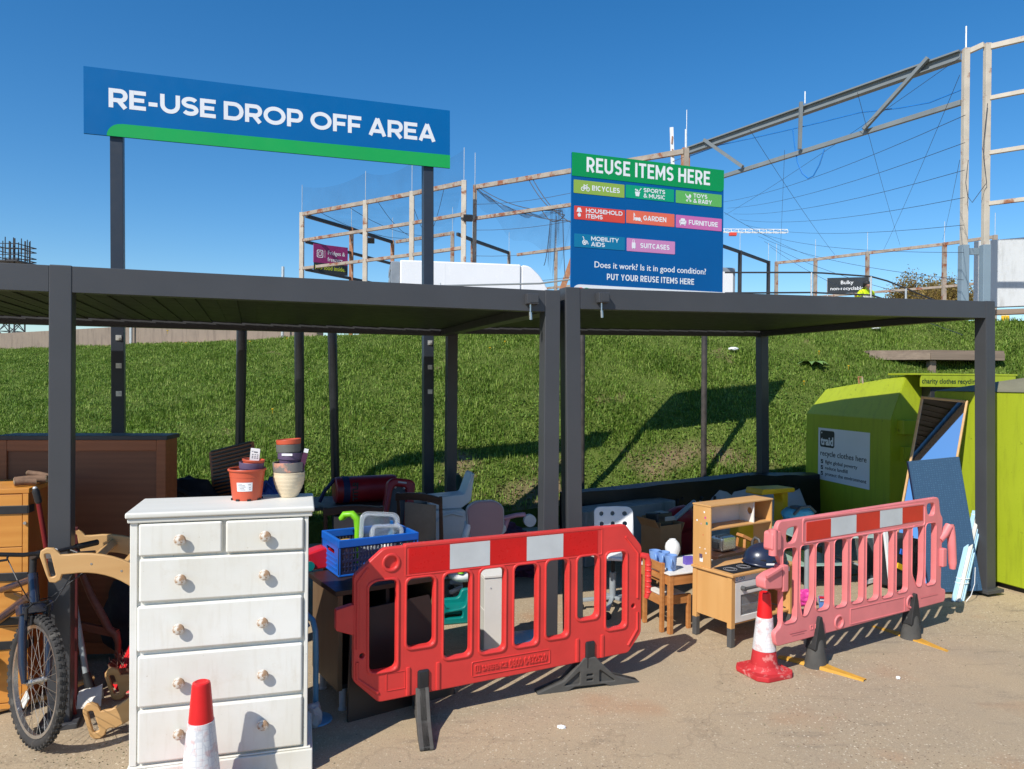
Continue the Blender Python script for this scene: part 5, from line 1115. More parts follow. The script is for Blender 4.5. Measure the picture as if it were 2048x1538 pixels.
p = MB(); p.cyl((-.745, 0, .8), (-.77, 0, .92), .013, n=12); p.ell((-.78, 0, .94), (.135, .07, .03)); p.build('saddle', M['black_plastic'], bk)
p = MB(); p.lathe([(.03, -.004), (.09, -.003), (.09, .003), (.03, .004)], 30, c=(-.6, -.05, .3), M=Matrix.Rotation(PI/2, 4, 'X')); p.bar((-.6, -.065, .3), (-.47, -.07, .2), .02); p.bar((-.6, .065, .3), (-.73, .07, .4), .02); p.box((-.47, -.11, .2), (.09, .07, .02)); p.box((-.73, .11, .4), (.09, .07, .02)); p.build('crankset', M['black_plastic'], bk)

# things lying behind the bicycle and the arch
def loc(u, v): q = G(u, v); return q
a, b = G(0, 1428), G(188, 1380); t = thing('bamboo_pole', 'long pale bamboo pole lying on the ground behind the bicycle wheel', 'pole', a+Vector((0, 0, .03))); d = b-a; e = P(186, 1392, b.y)-a; e.z = max(e.z, .02)
p = MB(); p.tube([-d*.4, d*0, d*.5, d+Vector((0, 0, .05))], .017, 10)
for k in range(6): f = -.3+k*.25; p.cyl(d*(f-.004), d*(f+.004), .019, n=10)
p.build('cane', M['ply'], t)
q = G(165, 1428); t = thing('cardboard_box', 'crumpled white cardboard box on the ground between the bicycle and the arch', 'cardboard box', (q.x, q.y+.08, q.z), 20); t.scale = (.55,)*3
p = MB(); p.rows([[(-.13, 0, .0), (.02, -.03, .0), (.10, .01, .0)], [(-.13, .04, .13), (.03, .02, .10), (.1, .05, .11)], [(-.13, .15, .15), (.03, .13, .17), (.09, .14, .19)], [(-.12, .2, .0), (.02, .2, .0), (.1, .2, .01)]], thick=.004); p.build('sheet', M['white_board'], t)
q = G(205, 1405); t = thing('basket', 'dark round basket with dry plant scraps behind the lower arch handle', 'basket', (q.x, q.y+.28, q.z)); t.scale = (.75,)*3
p = MB(); p.lathe([(0, .004), (.10, .004), (.13, .09), (.14, .18), (.145, .185), (.132, .18), (.1, .02), (0, .02)], 24); p.build('bowl', M['bark'], t)
p = MB(); rr = random.Random(4)
for k in range(60): a_ = rr.uniform(0, 6.28); r_ = rr.uniform(0, .12); x, y = r_*math.cos(a_), r_*math.sin(a_); p.tube([(x, y, .12), (x+rr.uniform(-.09, .09), y+rr.uniform(-.09, .09), .2+rr.uniform(0, .07))], .003, 4)
p.build('dry_stalks', M['grey_wood'], t)
q = G(150, 1430); t = thing('red_board', 'narrow dark red board standing against the left post', 'board', (q.x-.09, q.y+.12, q.z), 19); p = MB(); p.box((0, 0, .53), (.06, .02, 1.06), bev=.003); p.build('plank', mat('dark red paint', S(84, 30, 32), .5), t)
a, b = P(146, 1185, 4.6), P(176, 1372, 4.5); t = thing('broom', 'garden tool with a grey tube shaft and black end leaning behind the left post', 'garden tool', (b.x, b.y, gz(b.x))); o_ = Vector(t.location); p = MB(); p.cyl(a+(a-b)*.6-o_, b-o_, .017, n=12); p.build('shaft', M['grey_metal'], t); p = MB(); p.cyl(b-o_+(a-b)*.14, Vector((.02, 0, .03)), .022, .03, n=12); p.box((.02, 0, .02), (.1, .07, .04)); p.build('head', M['black_plastic'], t)
pts = [P(u, v, 4.75) for u, v in ((165, 1150), (182, 1190), (205, 1232), (218, 1258), (232, 1268), (236, 1285), (235, 1330))]; g_ = Vector((pts[-1].x, pts[-1].y, gz(pts[-1].x))); t = thing('bentwood_frame', 'bent red brown wooden frame of an old chair in the shade behind the arch', 'chair frame', g_)
p = MB(); p.tube([q-g_ for q in pts]+[Vector((0, 0, .0))], [.02, .022, .024, .024, .026, .02, .017, .017], 10); p.tube([pts[0]-g_, Vector((-.45, .1, .5)), Vector((-.47, .12, 0))], .02, 8); p.bar((-.46, .1, .35), (0, 0, .3), .03, .05); p.build('frame', wood('bentwood', S(112, 66, 52), S(136, 84, 66), 12, 'X'), t)
q = G(205, 1372); t = thing('cloth_bag', 'black cloth bag slumped in the shade behind the arch', 'bag', (q.x, q.y+.45, q.z)); p = MB(); p.ell((0, 0, .28), (.24, .14, .32), sub=4, bump=.16, bs=2, seed=3); p.build('sack', M['black_cloth'], t); p = MB(); p.tube([(-.1, -.05, .55), (-.06, -.08, .68), (.05, -.08, .69), (.09, -.05, .56)], .012, 8); p.build('strap', M['black_cloth'], t)
q = G(248, 1385); t = thing('red_tarpaulin', 'bright red tarpaulin bunched up behind the white chest and the arch', 'tarpaulin', (q.x+.03, q.y+.22, q.z)); t.scale = (.8, .8, .85); p = MB()
rows = []
for i in range(13):
    f = i/12; rows.append([((.02+.32*(1-f)**1.4)*math.cos(a_)*(1+.22*math.sin(3*a_+f*2)), (.02+.24*(1-f)**1.4)*math.sin(a_)*(1+.2*math.sin(4*a_+1)), .52*f+.02*math.sin(5*a_)) for a_ in [2*PI*k/26 for k in range(26)]])
p.rows(rows, closed=True); p.build('cloth', mat('red tarpaulin', S(214, 20, 28), .5, 0, .1, 5, .3, 20), t)
q = P(362, 980, 5.9); t = thing('black_bag', 'black holdall lying behind the white chest beside the big cabinet', 'bag', (q.x, q.y, gz(q.x)), 10); zz = q.z-gz(q.x)
p = MB(); p.ell((0, .1, zz-.14), (.26, .2, .22), sub=4, bump=.2, bs=2, seed=9); p.ell((-.09, .08, zz+.02), (.12, .12, .06), sub=3, bump=.2, seed=2); p.build('bag_body', M['black_cloth'], t); p = MB(); p.tube([(-.18, -.05, zz-.1), (-.1, -.1, zz+.05), (.05, -.1, zz+.0), (.16, -.06, zz-.1)], .014, 8); p.build('strap', M['black_cloth'], t)
p = MB(); p.b2(-.26, .26, -.05, .3, 0, zz-.3, bev=.01); tag(p.build('storage_box', M['espresso'], loc=(q.x, q.y, gz(q.x)), rot=(0, 0, 10)), 'dark box carrying the black holdall behind the white chest', 'box')
A, B, Cc, Dd = P(385, 913, 6.2), P(472, 903, 6.05), P(490, 1010, 5.95), P(405, 1020, 6.1); gA = Vector((Dd.x, Dd.y, gz(Dd.x))); t = thing('slatted_panel', 'dark ribbed panel with a brown edge leaning behind the orange flowerpot', 'panel', gA); ux = (B-A).normalized(); uz = (A-Dd).normalized(); hh = (A-Dd).length+.95; wd_ = (B-A).length; n_ = ux.cross(uz)
Mx = Matrix((ux, -n_, uz)).transposed().to_4x4(); Mx.translation = A-uz*hh-gA
p = MB(); p.b2(0, wd_, 0, .025, 0, hh, bev=.003); q_ = MB()
for k in range(int(hh/.03)):
    q_.b2(.03, wd_-.01, -.012, -.001, .02+k*.03, .036+k*.03, bev=.004)
o = p.build('board', M['mahog_frame'], t); o.matrix_local = Mx; o = q_.build('ribs', M['black_plastic'], t); o.matrix_local = Mx
q = P(542, 985, 5.9); t = thing('blue_bag', 'blue cloth bag between the two flowerpots, behind the white chest', 'bag', (q.x, q.y, gz(q.x))); zz = q.z-gz(q.x); p = MB(); p.ell((0, .05, zz-.1), (.15, .12, .2), sub=4, bump=.2, bs=3, seed=5); p.build('sack', M['denim'], t); p = MB(); p.tube([(-.06, -.02, zz), (-.02, -.06, zz+.1), (.05, -.04, zz+.02)], .012, 8); p.build('strap', M['denim'], t)
p = MB(); p.b2(-.2, .2, -.05, .3, 0, zz-.26, bev=.01); tag(p.build('storage_box', M['dark_wood'], loc=(q.x, q.y, gz(q.x))), 'dark wooden box under the blue cloth bag behind the white chest', 'box')
q = G(631, 1440); t = thing('floor_lamp', 'light blue tubular lamp stand between the white chest and the dark desk', 'lamp', q); p = MB(); p.tube([(0, 0, .01), (0, 0, .38), (-.005, .005, .5), (-.025, .02, .56), (-.07, .05, .585), (-.1, .07, .57)], .016, 10); p.build('stem', M['lblue_metal'], t); p = MB(); p.lathe([(0, .02), (.03, .02), (.09, .008), (.095, 0), (0, 0)], 24); p.build('base', M['lblue_metal'], t); p = MB(); p.lathe([(.02, .08), (.035, .05), (.06, -.0)], 20, c=(-.12, .09, .5)); p.build('lamp_shade', M['lblue_metal'], t)
p = MB(); p.ell((0, 0, .06), (.05, .05, .07), sub=3, bump=.3, seed=4); tag(p.build('plastic_bag', M['grey_plastic'], loc=G(626, 1452)), 'crumpled pale plastic bag at the foot of the blue lamp stand', 'plastic bag')
# ------------------------------------------------------------------ middle: desk, crate and what stands behind the red barrier
dk = thing('desk', 'dark topped low desk with a walnut side, carrying the blue crate', 'desk', (-.99, 4.24, .02), 33); 
p = MB(); p.b2(-.02, .66, -.02, .47, .685, .715, bev=.003); p.build('top', M['espresso'], dk)
p = MB(); p.b2(0, .03, 0, .45, .13, .684, bev=.002); p.build('side_panel', M['walnut'], dk); p = MB(); p.b2(.61, .64, 0, .45, .13, .684, bev=.002); p.build('side_panel', M['walnut'], dk)
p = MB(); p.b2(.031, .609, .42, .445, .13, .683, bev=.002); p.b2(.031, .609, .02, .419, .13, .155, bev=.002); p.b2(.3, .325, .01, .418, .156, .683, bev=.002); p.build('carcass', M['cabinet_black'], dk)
for x, y in ((.05, .05), (.6, .05), (.05, .4), (.6, .4)):
    p = MB(); p.cyl((x, y, 0), (x, y, .128), .02, n=18); p.cyl((x, y, 0), (x, y, .008), .026, n=18); p.build('leg', M['grey_plastic'], dk)
t = thing('dark_board', 'large dark brown board leaning against the desk behind the red barrier', 'board', (-.93, 4.12, .02), rot=(R(-9), 0, R(33)))
p = MB(); p.prism([(.03, 0), (.72, 0), (.58, .62), (.08, .60)], .0, .022, bev=.002); p.build('panel', M['espresso'], t)
# crate
cr = thing('crate', 'blue folding plastic crate full of kitchen things, standing on the dark desk', 'crate', (-1.047, 4.5, .738), 31); W_, D_, H_ = .53, .36, .225
p = MB(); 
for y in (0, D_-.022): p.b2(0, W_, y, y+.022, H_-.05, H_, bev=.006)
for x in (0, W_-.022): p.b2(x, x+.022, .0222, D_-.0222, H_-.05, H_, bev=.006)
p.b2(0, W_, 0, D_, 0, .012, bev=.003)
p.build('rim', M['crate_blue'], cr)
def lattice(wd_, nx):
    hs = []
    for k in range(nx):
        x = .02+(wd_-.04)*(k+.5)/nx; wv = (wd_-.04)/nx*.32
        for z0, z1 in ((.10, .135), (.142, .172), (.03, .055), (.06, .085)): hs.append(rrect(x-wv, x+wv, z0, z1, wv*.95))
    return plate([(0, .012), (wd_, .012), (wd_, H_-.0505), (0, H_-.0505)], hs, .008, .001)
for y in (.008, D_-.008):
    p = MB(); p.mesh(lattice(W_, 22), Matrix.Translation((0, y, 0)) @ XZ); p.build('long_side', mat('blue black crate side', S(30, 36, 70), .45), cr)
for x in (.008, W_-.008):
    p = MB(); p.mesh(lattice(D_, 10) if x > .1 else plate([(0, .012), (D_, .012), (D_, H_-.0505), (0, H_-.0505)], [rrect(.1, .26, .12, .15, .012)], .008, .001), Matrix.Translation((x, D_, 0)) @ Matrix.Rotation(-PI/2, 4, 'Z') @ XZ)
    if x < .1:
        for zz in (.03, .06, .09): p.b2(.0, .006, .05, .31, zz, zz+.012, bev=.002)
    p.build('short_side', M['crate_blue'], cr)
CM = Matrix.Translation((-1.047, 4.5, .738)) @ Matrix.Rotation(R(31), 4, 'Z'); cw = lambda x, y, z: CM @ Vector((x, y, z))
t = thing('food_container', 'large clear plastic food container standing on edge in the blue crate', 'container', cw(.19, .2, .12), rot=(R(-14), R(6), R(24))); t.scale = (1.15,)*3
p = MB(); p.mesh(plate(rrect(0, .21, 0, .19, .04, 6), [rrect(.012, .198, .012, .178, .032, 6)], .1, .006), XZ); p.mesh(plate(rrect(0, .21, 0, .19, .04, 6), [], .004, .001), Matrix.Translation((0, .045, 0)) @ XZ); p.build('box', M['clear'], t); p = MB(); p.mesh(plate(rrect(-.01, .22, -.01, .2, .045, 6), [rrect(.014, .196, .014, .176, .035, 6)], .012, .003), Matrix.Translation((0, -.055, 0)) @ XZ); p.build('rim', M['clear'], t)
t = thing('food_container', 'smaller clear plastic food container in front of the large one in the blue crate', 'container', cw(.24, .1, .12), rot=(R(-18), R(4), R(24))); t.scale = (1.15,)*3
p = MB(); p.mesh(plate(rrect(0, .17, 0, .13, .03, 6), [rrect(.01, .16, .01, .12, .022, 6)], .07, .005), XZ); p.mesh(plate(rrect(0, .17, 0, .13, .03, 6), [], .004, .001), Matrix.Translation((0, .03, 0)) @ XZ); p.build('box', M['clear'], t); p = MB(); p.mesh(plate(rrect(-.008, .178, -.008, .138, .034, 6), [rrect(.012, .158, .012, .118, .024, 6)], .01, .003), Matrix.Translation((0, -.038, 0)) @ XZ); p.build('rim', M['clear'], t)
t = thing('kitchen_tool', 'bright green curved handle sticking up out of the blue crate', 'kitchen tool', cw(.17, .24, .02)); t.scale = (1.3, 1.3, 1.05); p = MB(); p.tube([(.02, 0, 0), (.025, 0, .2), (.022, 0, .27), (-.005, 0, .30), (-.04, 0, .295), (-.055, 0, .27), (-.055, 0, .262)], [.014, .016, .02, .022, .022, .018, .012], 12); p.build('handle', M['green_plastic'], t)
t = thing('bottle', 'light blue plastic bottle at the far right in the blue crate', 'bottle', cw(.44, .23, .02)); p = MB(); p.lathe([(0, 0), (.03, 0), (.032, .02), (.032, .17), (.014, .21), (.014, .225), (0, .225)], 20); p.build('body', glass('blue bottle', (.3, .6, .9), .1, .6), t); p = MB(); p.lathe([(0, .225), (.017, .226), (.017, .25), (0, .252)], 16); p.build('cap', mat('bright blue cap', S(30, 140, 230), .35), t)
rr = random.Random(11)
for k, (x, y, m_, lab) in enumerate([(.06, .06, 'lilac_plastic', 'pink bowl lying at the left end of the blue crate'), (.12, .22, 'yellow_toy', 'yellow plastic cup in the middle of the blue crate'), (.36, .1, 'paper', 'white tub in the right half of the blue crate'), (.47, .1, 'teal', 'teal tub at the right end of the blue crate')]):
    t = thing('bowl' if k == 0 else 'tub', lab, 'bowl' if k == 0 else 'tub', cw(x, y, .02)); p = MB(); p.lathe([(0, 0), (.035, 0), (.05, .15 if k else .17), (.053, .152 if k else .172), (.046, .15), (.032, .006), (0, .006)], 24); p.build('shell', M[m_], t)
q = P(640, 1122, 4.75); t = thing('toy_slide', 'bright red plastic toy ramp on the desk beside the blue crate', 'toy', (q.x, q.y, .735), 30); p = MB(); p.prism(rpoly([(-.12, .0), (-.12, .10), (.0, .13), (.14, .135), (.14, .08), (.08, .05), (.03, 0)], .02), -.05, .08, bev=.012); p.build('body', M['red_toy'], t)
p = MB(); p.cyl((-.08, -.06, .03), (-.08, .09, .03), .03, n=18); p.build('roller', M['teal'], t)
# dark table with the punch bag and easel
q = P(770, 1010, 7.2); tb = thing('table', 'dark blue black table in the shade carrying the red punch bag', 'table', (q.x-.15, q.y+.1, gz(q.x)), 19); th_ = .74
p = MB(); p.b2(-.75, .6, -.32, .34, th_-.03, th_, bev=.004); p.build('tabletop', M['dark_top'], tb)
for x in (-.7, .55):
    for y in (-.27, .29): p = MB(); p.b2(x-.025, x+.025, y-.025, y+.025, 0, th_-.031); p.build('leg', M['dark_wood'], tb)
a, b = P(668, 992, 7.05), P(768, 984, 7.25); bz = gz(-1.5)+th_+.13; a.z = b.z = bz; d = (b-a); t = thing('punch_bag', 'dark red punch bag with a blue end strap lying on the dark table', 'punch bag', a-Vector((0, 0, .13))); L = d.length*1.25; Mx = Matrix.Translation((0, 0, .13)) @ d.to_track_quat('X', 'Z').to_matrix().to_4x4()
p = MB(); p.lathe([(0, 0), (.1, 0), (.122, .012), (.128, .04), (.128, L-.04), (.12, L-.01), (0, L)], 32, M=Matrix.Rotation(PI/2, 4, 'Y')); o = p.build('bag', M['red_vinyl'], t); o.matrix_local = Mx
p = MB(); p.lathe([(.1285, .07), (.131, .07), (.131, .13), (.1285, .13)], 32, M=Matrix.Rotation(PI/2, 4, 'Y')); p.tube([(.1, .0, .12), (0, 0, .1), (-.09, -.01, 0), (-.14, -.02, -.1)], .018, 8); o2_ = p.build('strap', M['navy'], t); o2_.matrix_local = Mx
me = text_mesh('TITLE', .07, .003, 1.0); p = MB(); p.mesh(me, Matrix.Translation((.2, -.1285, -.09)) @ Matrix.Rotation(-PI/2, 4, 'Y') @ XZ) ; o3 = p.build('lettering', M['black_plastic'], o)
q = P(775, 1040, 6.5); t = thing('easel', 'red plastic toy easel with a grey chalkboard, standing behind the chairs', 'easel', (q.x, q.y, gz(q.x)), rot=(R(-12), R(9), R(24))); zt = P(780, 957, 6.5).z-gz(q.x)
ol = rpoly([(-.15, .0), (.16, .0), (.15, zt-.03), (.11, zt), (-.06, zt), (-.11, zt-.04)], .06, 5); ih = rpoly([(-.10, .3), (.085, .3), (.075, zt-.12), (.055, zt-.075), (-.04, zt-.075), (-.06, zt-.12)], .03, 4)
p = MB(); p.mesh(plate(ol, [ih], .1, .02), XZ); p.build('frame', M['red_vinyl'], t); p = MB(); p.mesh(plate(grow(ih, .01), [], .02, .002), XZ); p.build('chalkboard', M['slate'], t)
p = MB(); p.mesh(plate([(-.02, zt-.045), (.06, zt-.045), (.06, zt-.03), (-.02, zt-.03)], [], .104, .001), XZ)
for x in (-.035, .05): p.ell((x, -.02, zt-.085), (.013, .02, .012), sub=2)
p.build('clips', M['grey_plastic'], t)
# two dining chairs
def dining_chair(label, loc, yaw, h):
    t = thing('dining_chair', label, 'dining chair', loc, yaw, 'dark wooden dining chairs with beige backs')
    for x in (-.21, .21):
        p = MB(); p.tube([(x, .0, 0), (x, -.0, .45), (x*1.02, -.03, h)], [.018, .02, .014], 8); p.build('leg', M['dark_wood'], t); p = MB(); p.b2(x-.02, x+.02, .36, .4, 0, .44); p.build('leg', M['dark_wood'], t)
    p = MB(); p.prism([(-.23, h-.07)]+[(x, h-.075+.03*math.cos(x*6)) for x in (-.12, 0, .12)]+[(.23, h-.07), (.23, h-.01)]+[(x, h-.01+.025*math.cos(x*6.5)) for x in (.12, 0, -.12)]+[(-.23, h-.01)], -.05, -.022, bev=.006); p.build('top_rail', M['dark_wood'], t)
    p = MB(); p.rows([[(x, -.028-.002*z_+.02*(1-(x/.2)**2), z_) for x in (-.15, -.08, 0, .08, .15)] for z_ in (.5, .6, .7, .8, h-.08)], thick=.02); p.build('backrest', M['beige_cloth'], t)
    p = MB(); p.b2(-.22, .22, .0, .42, .43, .48, bev=.015); p.build('seat', M['beige_cloth'], t)
    p = MB(); p.b2(-.2, .2, .01, .03, .2, .23); p.b2(-.2, .2, .37, .39, .2, .23); p.build('stretcher', M['dark_wood'], t); return t
q = P(708, 1012, 5.75); dining_chair('dark wooden dining chair seen from behind, low behind the blue crate', (q.x, q.y, gz(q.x)), 8, q.z-gz(q.x))
q = P(842, 988, 6.15); dining_chair('taller looking dark wooden dining chair between the red easel and the pink chair', (q.x, q.y, gz(q.x)), -28, q.z-gz(q.x))
p = MB(); p.b2(-.03, .03, -.02, .02, 0, .62, bev=.01); q = P(867, 1080, 6.0); tag(p.build('folder', M['teal'], loc=(q.x, q.y, gz(q.x)+.0), rot=(0, -4, 0)), 'thin teal folder standing beside the right dining chair', 'folder')
# white plastic seat and green parasol behind
q = P(905, 985, 7.1); t = thing('garden_seat', 'white moulded plastic garden seat with a pointed fin, behind the pink chair', 'plastic seat', (q.x, q.y, gz(q.x)), 18); zz = q.z-gz(q.x)
p = MB(); p.prism(rpoly([(-.22, 0), (.2, 0), (.2, zz-.28), (.12, zz-.17), (-.22, zz-.17)], .03), 0, .35, bev=.02); p.prism(rpoly([(-.22, zz-.168), (.1, zz-.168), (.2, zz-.1), (.235, zz+.17), (.205, zz+.17), (.13, zz-.03), (-.22, zz-.05)], .02), .05, .3, bev=.015); p.build('shell', M['white_plastic'], t)
p = MB(); p.tube([(-.18, -.005, zz-.3), (-.1, -.012, zz-.22), (0, -.012, zz-.2), (.1, -.012, zz-.23)], .012, 8); p.build('moulding', M['white_plastic'], t)
a, b = P(916, 950, 7.75), P(936, 1050, 7.6); t = thing('parasol', 'folded dark green parasol leaning on the rear post', 'parasol', (b.x, b.y, gz(b.x))); o_ = Vector(t.location); d = (b-a).normalized(); p = MB(); p.cyl(b+d*((gz(b.x)-b.z)/d.z)-o_, a-d*.02-o_, .014, n=10); p.build('pole', M['grey_wood'], t); p = MB(); p.tube([a-o_, a+d*.1-o_, a+d*.5-o_, a+d*.85-o_], [.02, .045, .055, .03], 10); p.build('canopy', M['dark_green'], t)
# pink swivel chair
q = G(965, 1205); pc = thing('swivel_chair', 'dusty pink swivel chair with a rounded back and white arm', 'swivel chair', (q.x, q.y+.05, q.z), 24); zt = P(950, 1003, q.y).z-q.z
bo = rpoly([(-.11, .5), (.12, .5), (.18, .62), (.175, zt-.06), (.09, zt), (-.09, zt), (-.165, zt-.05), (-.15, .64)], .07, 5)
p = MB(); p.mesh(plate(bo, [], .035, .012), Matrix.Translation((.0, -.02, 0)) @ XZ); p.build('backrest', M['lilac_plastic'], pc); p = MB(); p.mesh(plate(grow(bo, .008), [grow(bo, -.006)], .03, .008), Matrix.Translation((0, -.018, 0)) @ XZ); p.build('back_rim', M['grey_plastic'], pc)
p = MB(); p.tube([(-.17, -.02, .45), (-.18, -.025, .58), (-.15, -.02, .66), (-.12, .1, .67)], [.025, .032, .028, .02], 10); p.build('armrest', M['white_plastic'], pc)
p = MB(); p.b2(-.2, .2, -.02, .38, .42, .47, bev=.02); p.build('seat', M['lilac_plastic'], pc); p = MB(); p.cyl((0, .18, .08), (0, .18, .42), .025, n=14); p.build('gas_lift', M['white_plastic'], pc)
for k in range(5):
    a_ = R(-20+72*k); e = (.27*math.cos(a_), .18+.27*math.sin(a_)); p = MB(); p.tube([(0, .18, .1), (e[0]*.6, .18+(e[1]-.18)*.6, .09), (e[0], e[1], .075)], [.03, .024, .02], 8); lg_ = p.build('base_leg', M['white_plastic'], pc); p = MB(); p.cyl((e[0], e[1]-.02, .027), (e[0], e[1]+.02, .027), .027, n=16); p.build('caster', M['black_plastic'], lg_)
# toy bike, clothes
q = P(1020, 1055, 7.2); t = thing('toy_tricycle', 'pale pink and white toy tricycle lying on the clothes behind the pink chair', 'tricycle', (q.x, q.y, gz(q.x)+.36), 15); zz = q.z-gz(q.x)-.36+.0
p = MB(); p.tube([(-.13, 0, zz+.1), (-.05, -.02, zz+.1), (.06, -.01, zz+.12), (.15, .0, zz+.12)], .022, 10); p.tube([(-.02, 0, zz+.1), (-.06, 0, zz-.02), (-.08, .1, .03)], .026, 10); p.build('frame', M['pink_toy'], t); p = MB(); p.cyl((-.1, -.05, zz), (-.1, .0, zz), .05, n=22); p.build('wheel', M['white_plastic'], t); p = MB(); p.cyl((.2, -.02, zz+.06), (.2, .03, zz+.06), .06, n=24); p.build('wheel', M['white_plastic'], t); p = MB(); p.cyl((-.08, .16, .05), (-.08, .2, .05), .05, n=20); p.build('wheel', M['white_plastic'], t)
q = G(1045, 1168); t = thing('clothes_pile', 'heap of purple and pink clothes on the ground behind the red barrier', 'clothes', (q.x-.1, q.y+.45, q.z)); p = MB(); p.ell((0, 0, .13), (.36, .3, .16), sub=5, bump=.25, bs=2.4, seed=1); p.ell((-.1, .15, .3), (.26, .22, .14), sub=5, bump=.3, bs=2.6, seed=7); p.build('heap', M['purple_cloth'], t)
q = G(1050, 1100); 
# baby bouncer with teal ride-on
q = G(915, 1265); t = thing('ride_on_toy', 'teal plastic ride on toy on the ground behind the red barrier', 'toy', (q.x, q.y+.22, q.z), 15)
p = MB(); p.mesh(plate(rpoly([(-.22, .0), (.16, .0), (.16, .20), (.12, .24), (.06, .24), (.04, .13), (-.10, .11), (-.14, .2), (-.22, .2)], .03), [rpoly([(-.12, .05), (.02, .05), (.02, .1), (-.12, .09)], .015)], .05, .01), XZ); p.mesh(plate(rpoly([(-.22, .0), (.16, .0), (.16, .2), (.06, .2), (.04, .13), (-.22, .13)], .03), [], .05, .01), Matrix.Translation((0, .25, 0)) @ XZ); p.b2(-.2, .15, .02, .23, .06, .1, bev=.015); p.build('body', M['teal'], t)
q = G(925, 1240); t = thing('baby_bouncer', 'white baby bouncer with purple and green flower toys above the teal toy', 'baby bouncer', (q.x, q.y+.3, q.z), 22); t.scale = (.75, .75, .68); zz = .56
p = MB(); p.tube([(-.2, -.1, .02), (.05, -.16, .02), (.2, -.05, .18), (.08, .0, .34)], .014, 8); p.tube([(-.2, .25, .02), (.05, .2, .02), (.2, .2, .18), (.08, .15, .34)], .014, 8); p.build('frame', M['grey_plastic'], t)
p = MB(); p.ell((.0, .02, .42), (.19, .15, .09), sub=3); p.build('tray', M['white_plastic'], t)
def spots():
    m, nt, pp = _new('white cloth with coloured spots'); v = N(nt, 'ShaderNodeTexVoronoi'); v.inputs['Scale'].default_value = 26; nt.links.new(coords(nt), v.inputs['Vector'])
    f = ramp(nt, v.outputs['Distance'], [(.2, 1.), (.3, 0.)]); nt.links.new(mixc(nt, f, (.75, .76, .78), mixc(nt, .5, v.outputs['Color'], (.1, .2, .4))), pp.inputs['Base Color']); return m
p = MB(); p.ell((-.06, .12, .56), (.2, .1, .18), rot=(-20, 0, 0), sub=4, bump=.04); p.build('seat_cloth', spots(), t)
for x in (-.08, .12):
    p = MB()
    for k in range(8): a_ = 2*PI*k/8; p.ell((x+.03*math.cos(a_), -.09+.03*math.sin(a_), .535-.01), (.02, .02, .035), rot=(0, 0, 0), sub=2)
    fl = p.build('flower', mat('violet petals', S(120, 80, 190), .6), t); p = MB(); p.lathe([(.04, .47), (.03, .5), (.012, .52), (0, .53)], 14, c=(x, -.09, 0)); p.build('leaves', M['green_plastic'], fl); p = MB(); p.ell((x, -.09, .58), (.018, .018, .025), sub=2); p.build('stem', M['grey_plastic'], fl)
# white box, loose white plank, blue gloss board
q = G(968, 1310); t = thing('white_cupboard', 'narrow white melamine cupboard standing behind the red barrier', 'cupboard', q, 18); zt = P(968, 1157, q.y).z-q.z
p = MB(); p.b2(0, .205, 0, .22, 0, zt-.001, bev=.003); p.build('carcass', M['white_board'], t); p = MB(); p.b2(-.004, .209, -.006, .23, zt, zt+.018, bev=.003); p.build('top', M['white_board'], t); p = MB(); p.b2(-.0035, -.001, .005, .215, .005, zt*.58, bev=.001); p.b2(-.0035, -.001, .005, .215, zt*.6, zt-.005, bev=.001); p.build('side_edge', M['offwhite'], t); p = MB(); p.cyl((.045, -.001, zt-.07), (.045, -.003, zt-.07), .006, n=12); p.build('peg_hole', M['grey_plastic'], t)
q = G(1028, 1305); t = thing('white_board', 'white edged board leaning beside the narrow white cupboard', 'board', (q.x-.02, q.y, q.z), rot=(R(-6), R(-3.5), R(20))); p = MB(); p.b2(-.012, .012, 0, .25, 0, .52, bev=.002); p.build('panel', M['white_board'], t)
q = G(1050, 1292); t = thing('blue_board', 'glossy dark blue board lying flat behind the red barrier', 'board', (q.x, q.y, q.z), 22); p = MB(); p.b2(-.1, .3, -.08, .26, .003, .02, bev=.003); p.build('sheet', M['blue_sheet'], t)
# ------------------------------------------------------------------ right: black boards, painted block
a, b, c = P(1130, 990, 7.95), P(1500, 951, 9.0), P(1640, 950, 9.45)
for k, (s, e, lab) in enumerate(((a, b, 'long black recycled plastic board fence behind the white swivel chair'), (b, c, 'short end of black board fence beside the lime green clothes bank'))):
    z0 = gz(s.x); t = thing('board_fence', lab, 'fence', (s.x, s.y, z0), math.degrees(math.atan2(e.y-s.y, e.x-s.x))); L = (Vector((e.x, e.y))-Vector((s.x, s.y))).length; p = MB(); h0_, h1_ = s.z-z0, e.z-z0
    n = 8; rows = []
    for i in range(n+1):
        f = i/n; wv = .012*math.sin(i*2.1); rows.append([(L*f, wv, 0), (L*f, wv, (h0_+(h1_-h0_)*f)*.5), (L*f, wv+.015*math.sin(i), h0_+(h1_-h0_)*f+.008*math.sin(i*1.7)), (L*f, .12+wv, h0_+(h1_-h0_)*f+.02), (L*f, .12+wv, 0)])
    p.rows(rows); p.build('boards', M['black_board'], t); p = MB(); rr = random.Random(k)
    for i in range(int(L*5)): x = rr.uniform(.1, L-.1); p.cyl((x, -.02, rr.uniform(.3, h0_-.1)), (x, .02, rr.uniform(.3, h0_-.1)), .016, n=8)
    p.build('bolts', M['dark_steel'], t)
a, b = P(1172, 1024, 7.5), P(1352, 1012, 8.3); z0 = gz(a.x); t = thing('concrete_block', 'long concrete block with flaking white paint in front of the black boards', 'concrete block', (a.x, a.y, z0), math.degrees(math.atan2(b.y-a.y, b.x-a.x))); L = (b-a).length
p = MB(); p.box((L/2, .15, (a.z-z0)/2), (L, .3, a.z-z0), bev=.02); p.build('block', M['painted_block'], t)
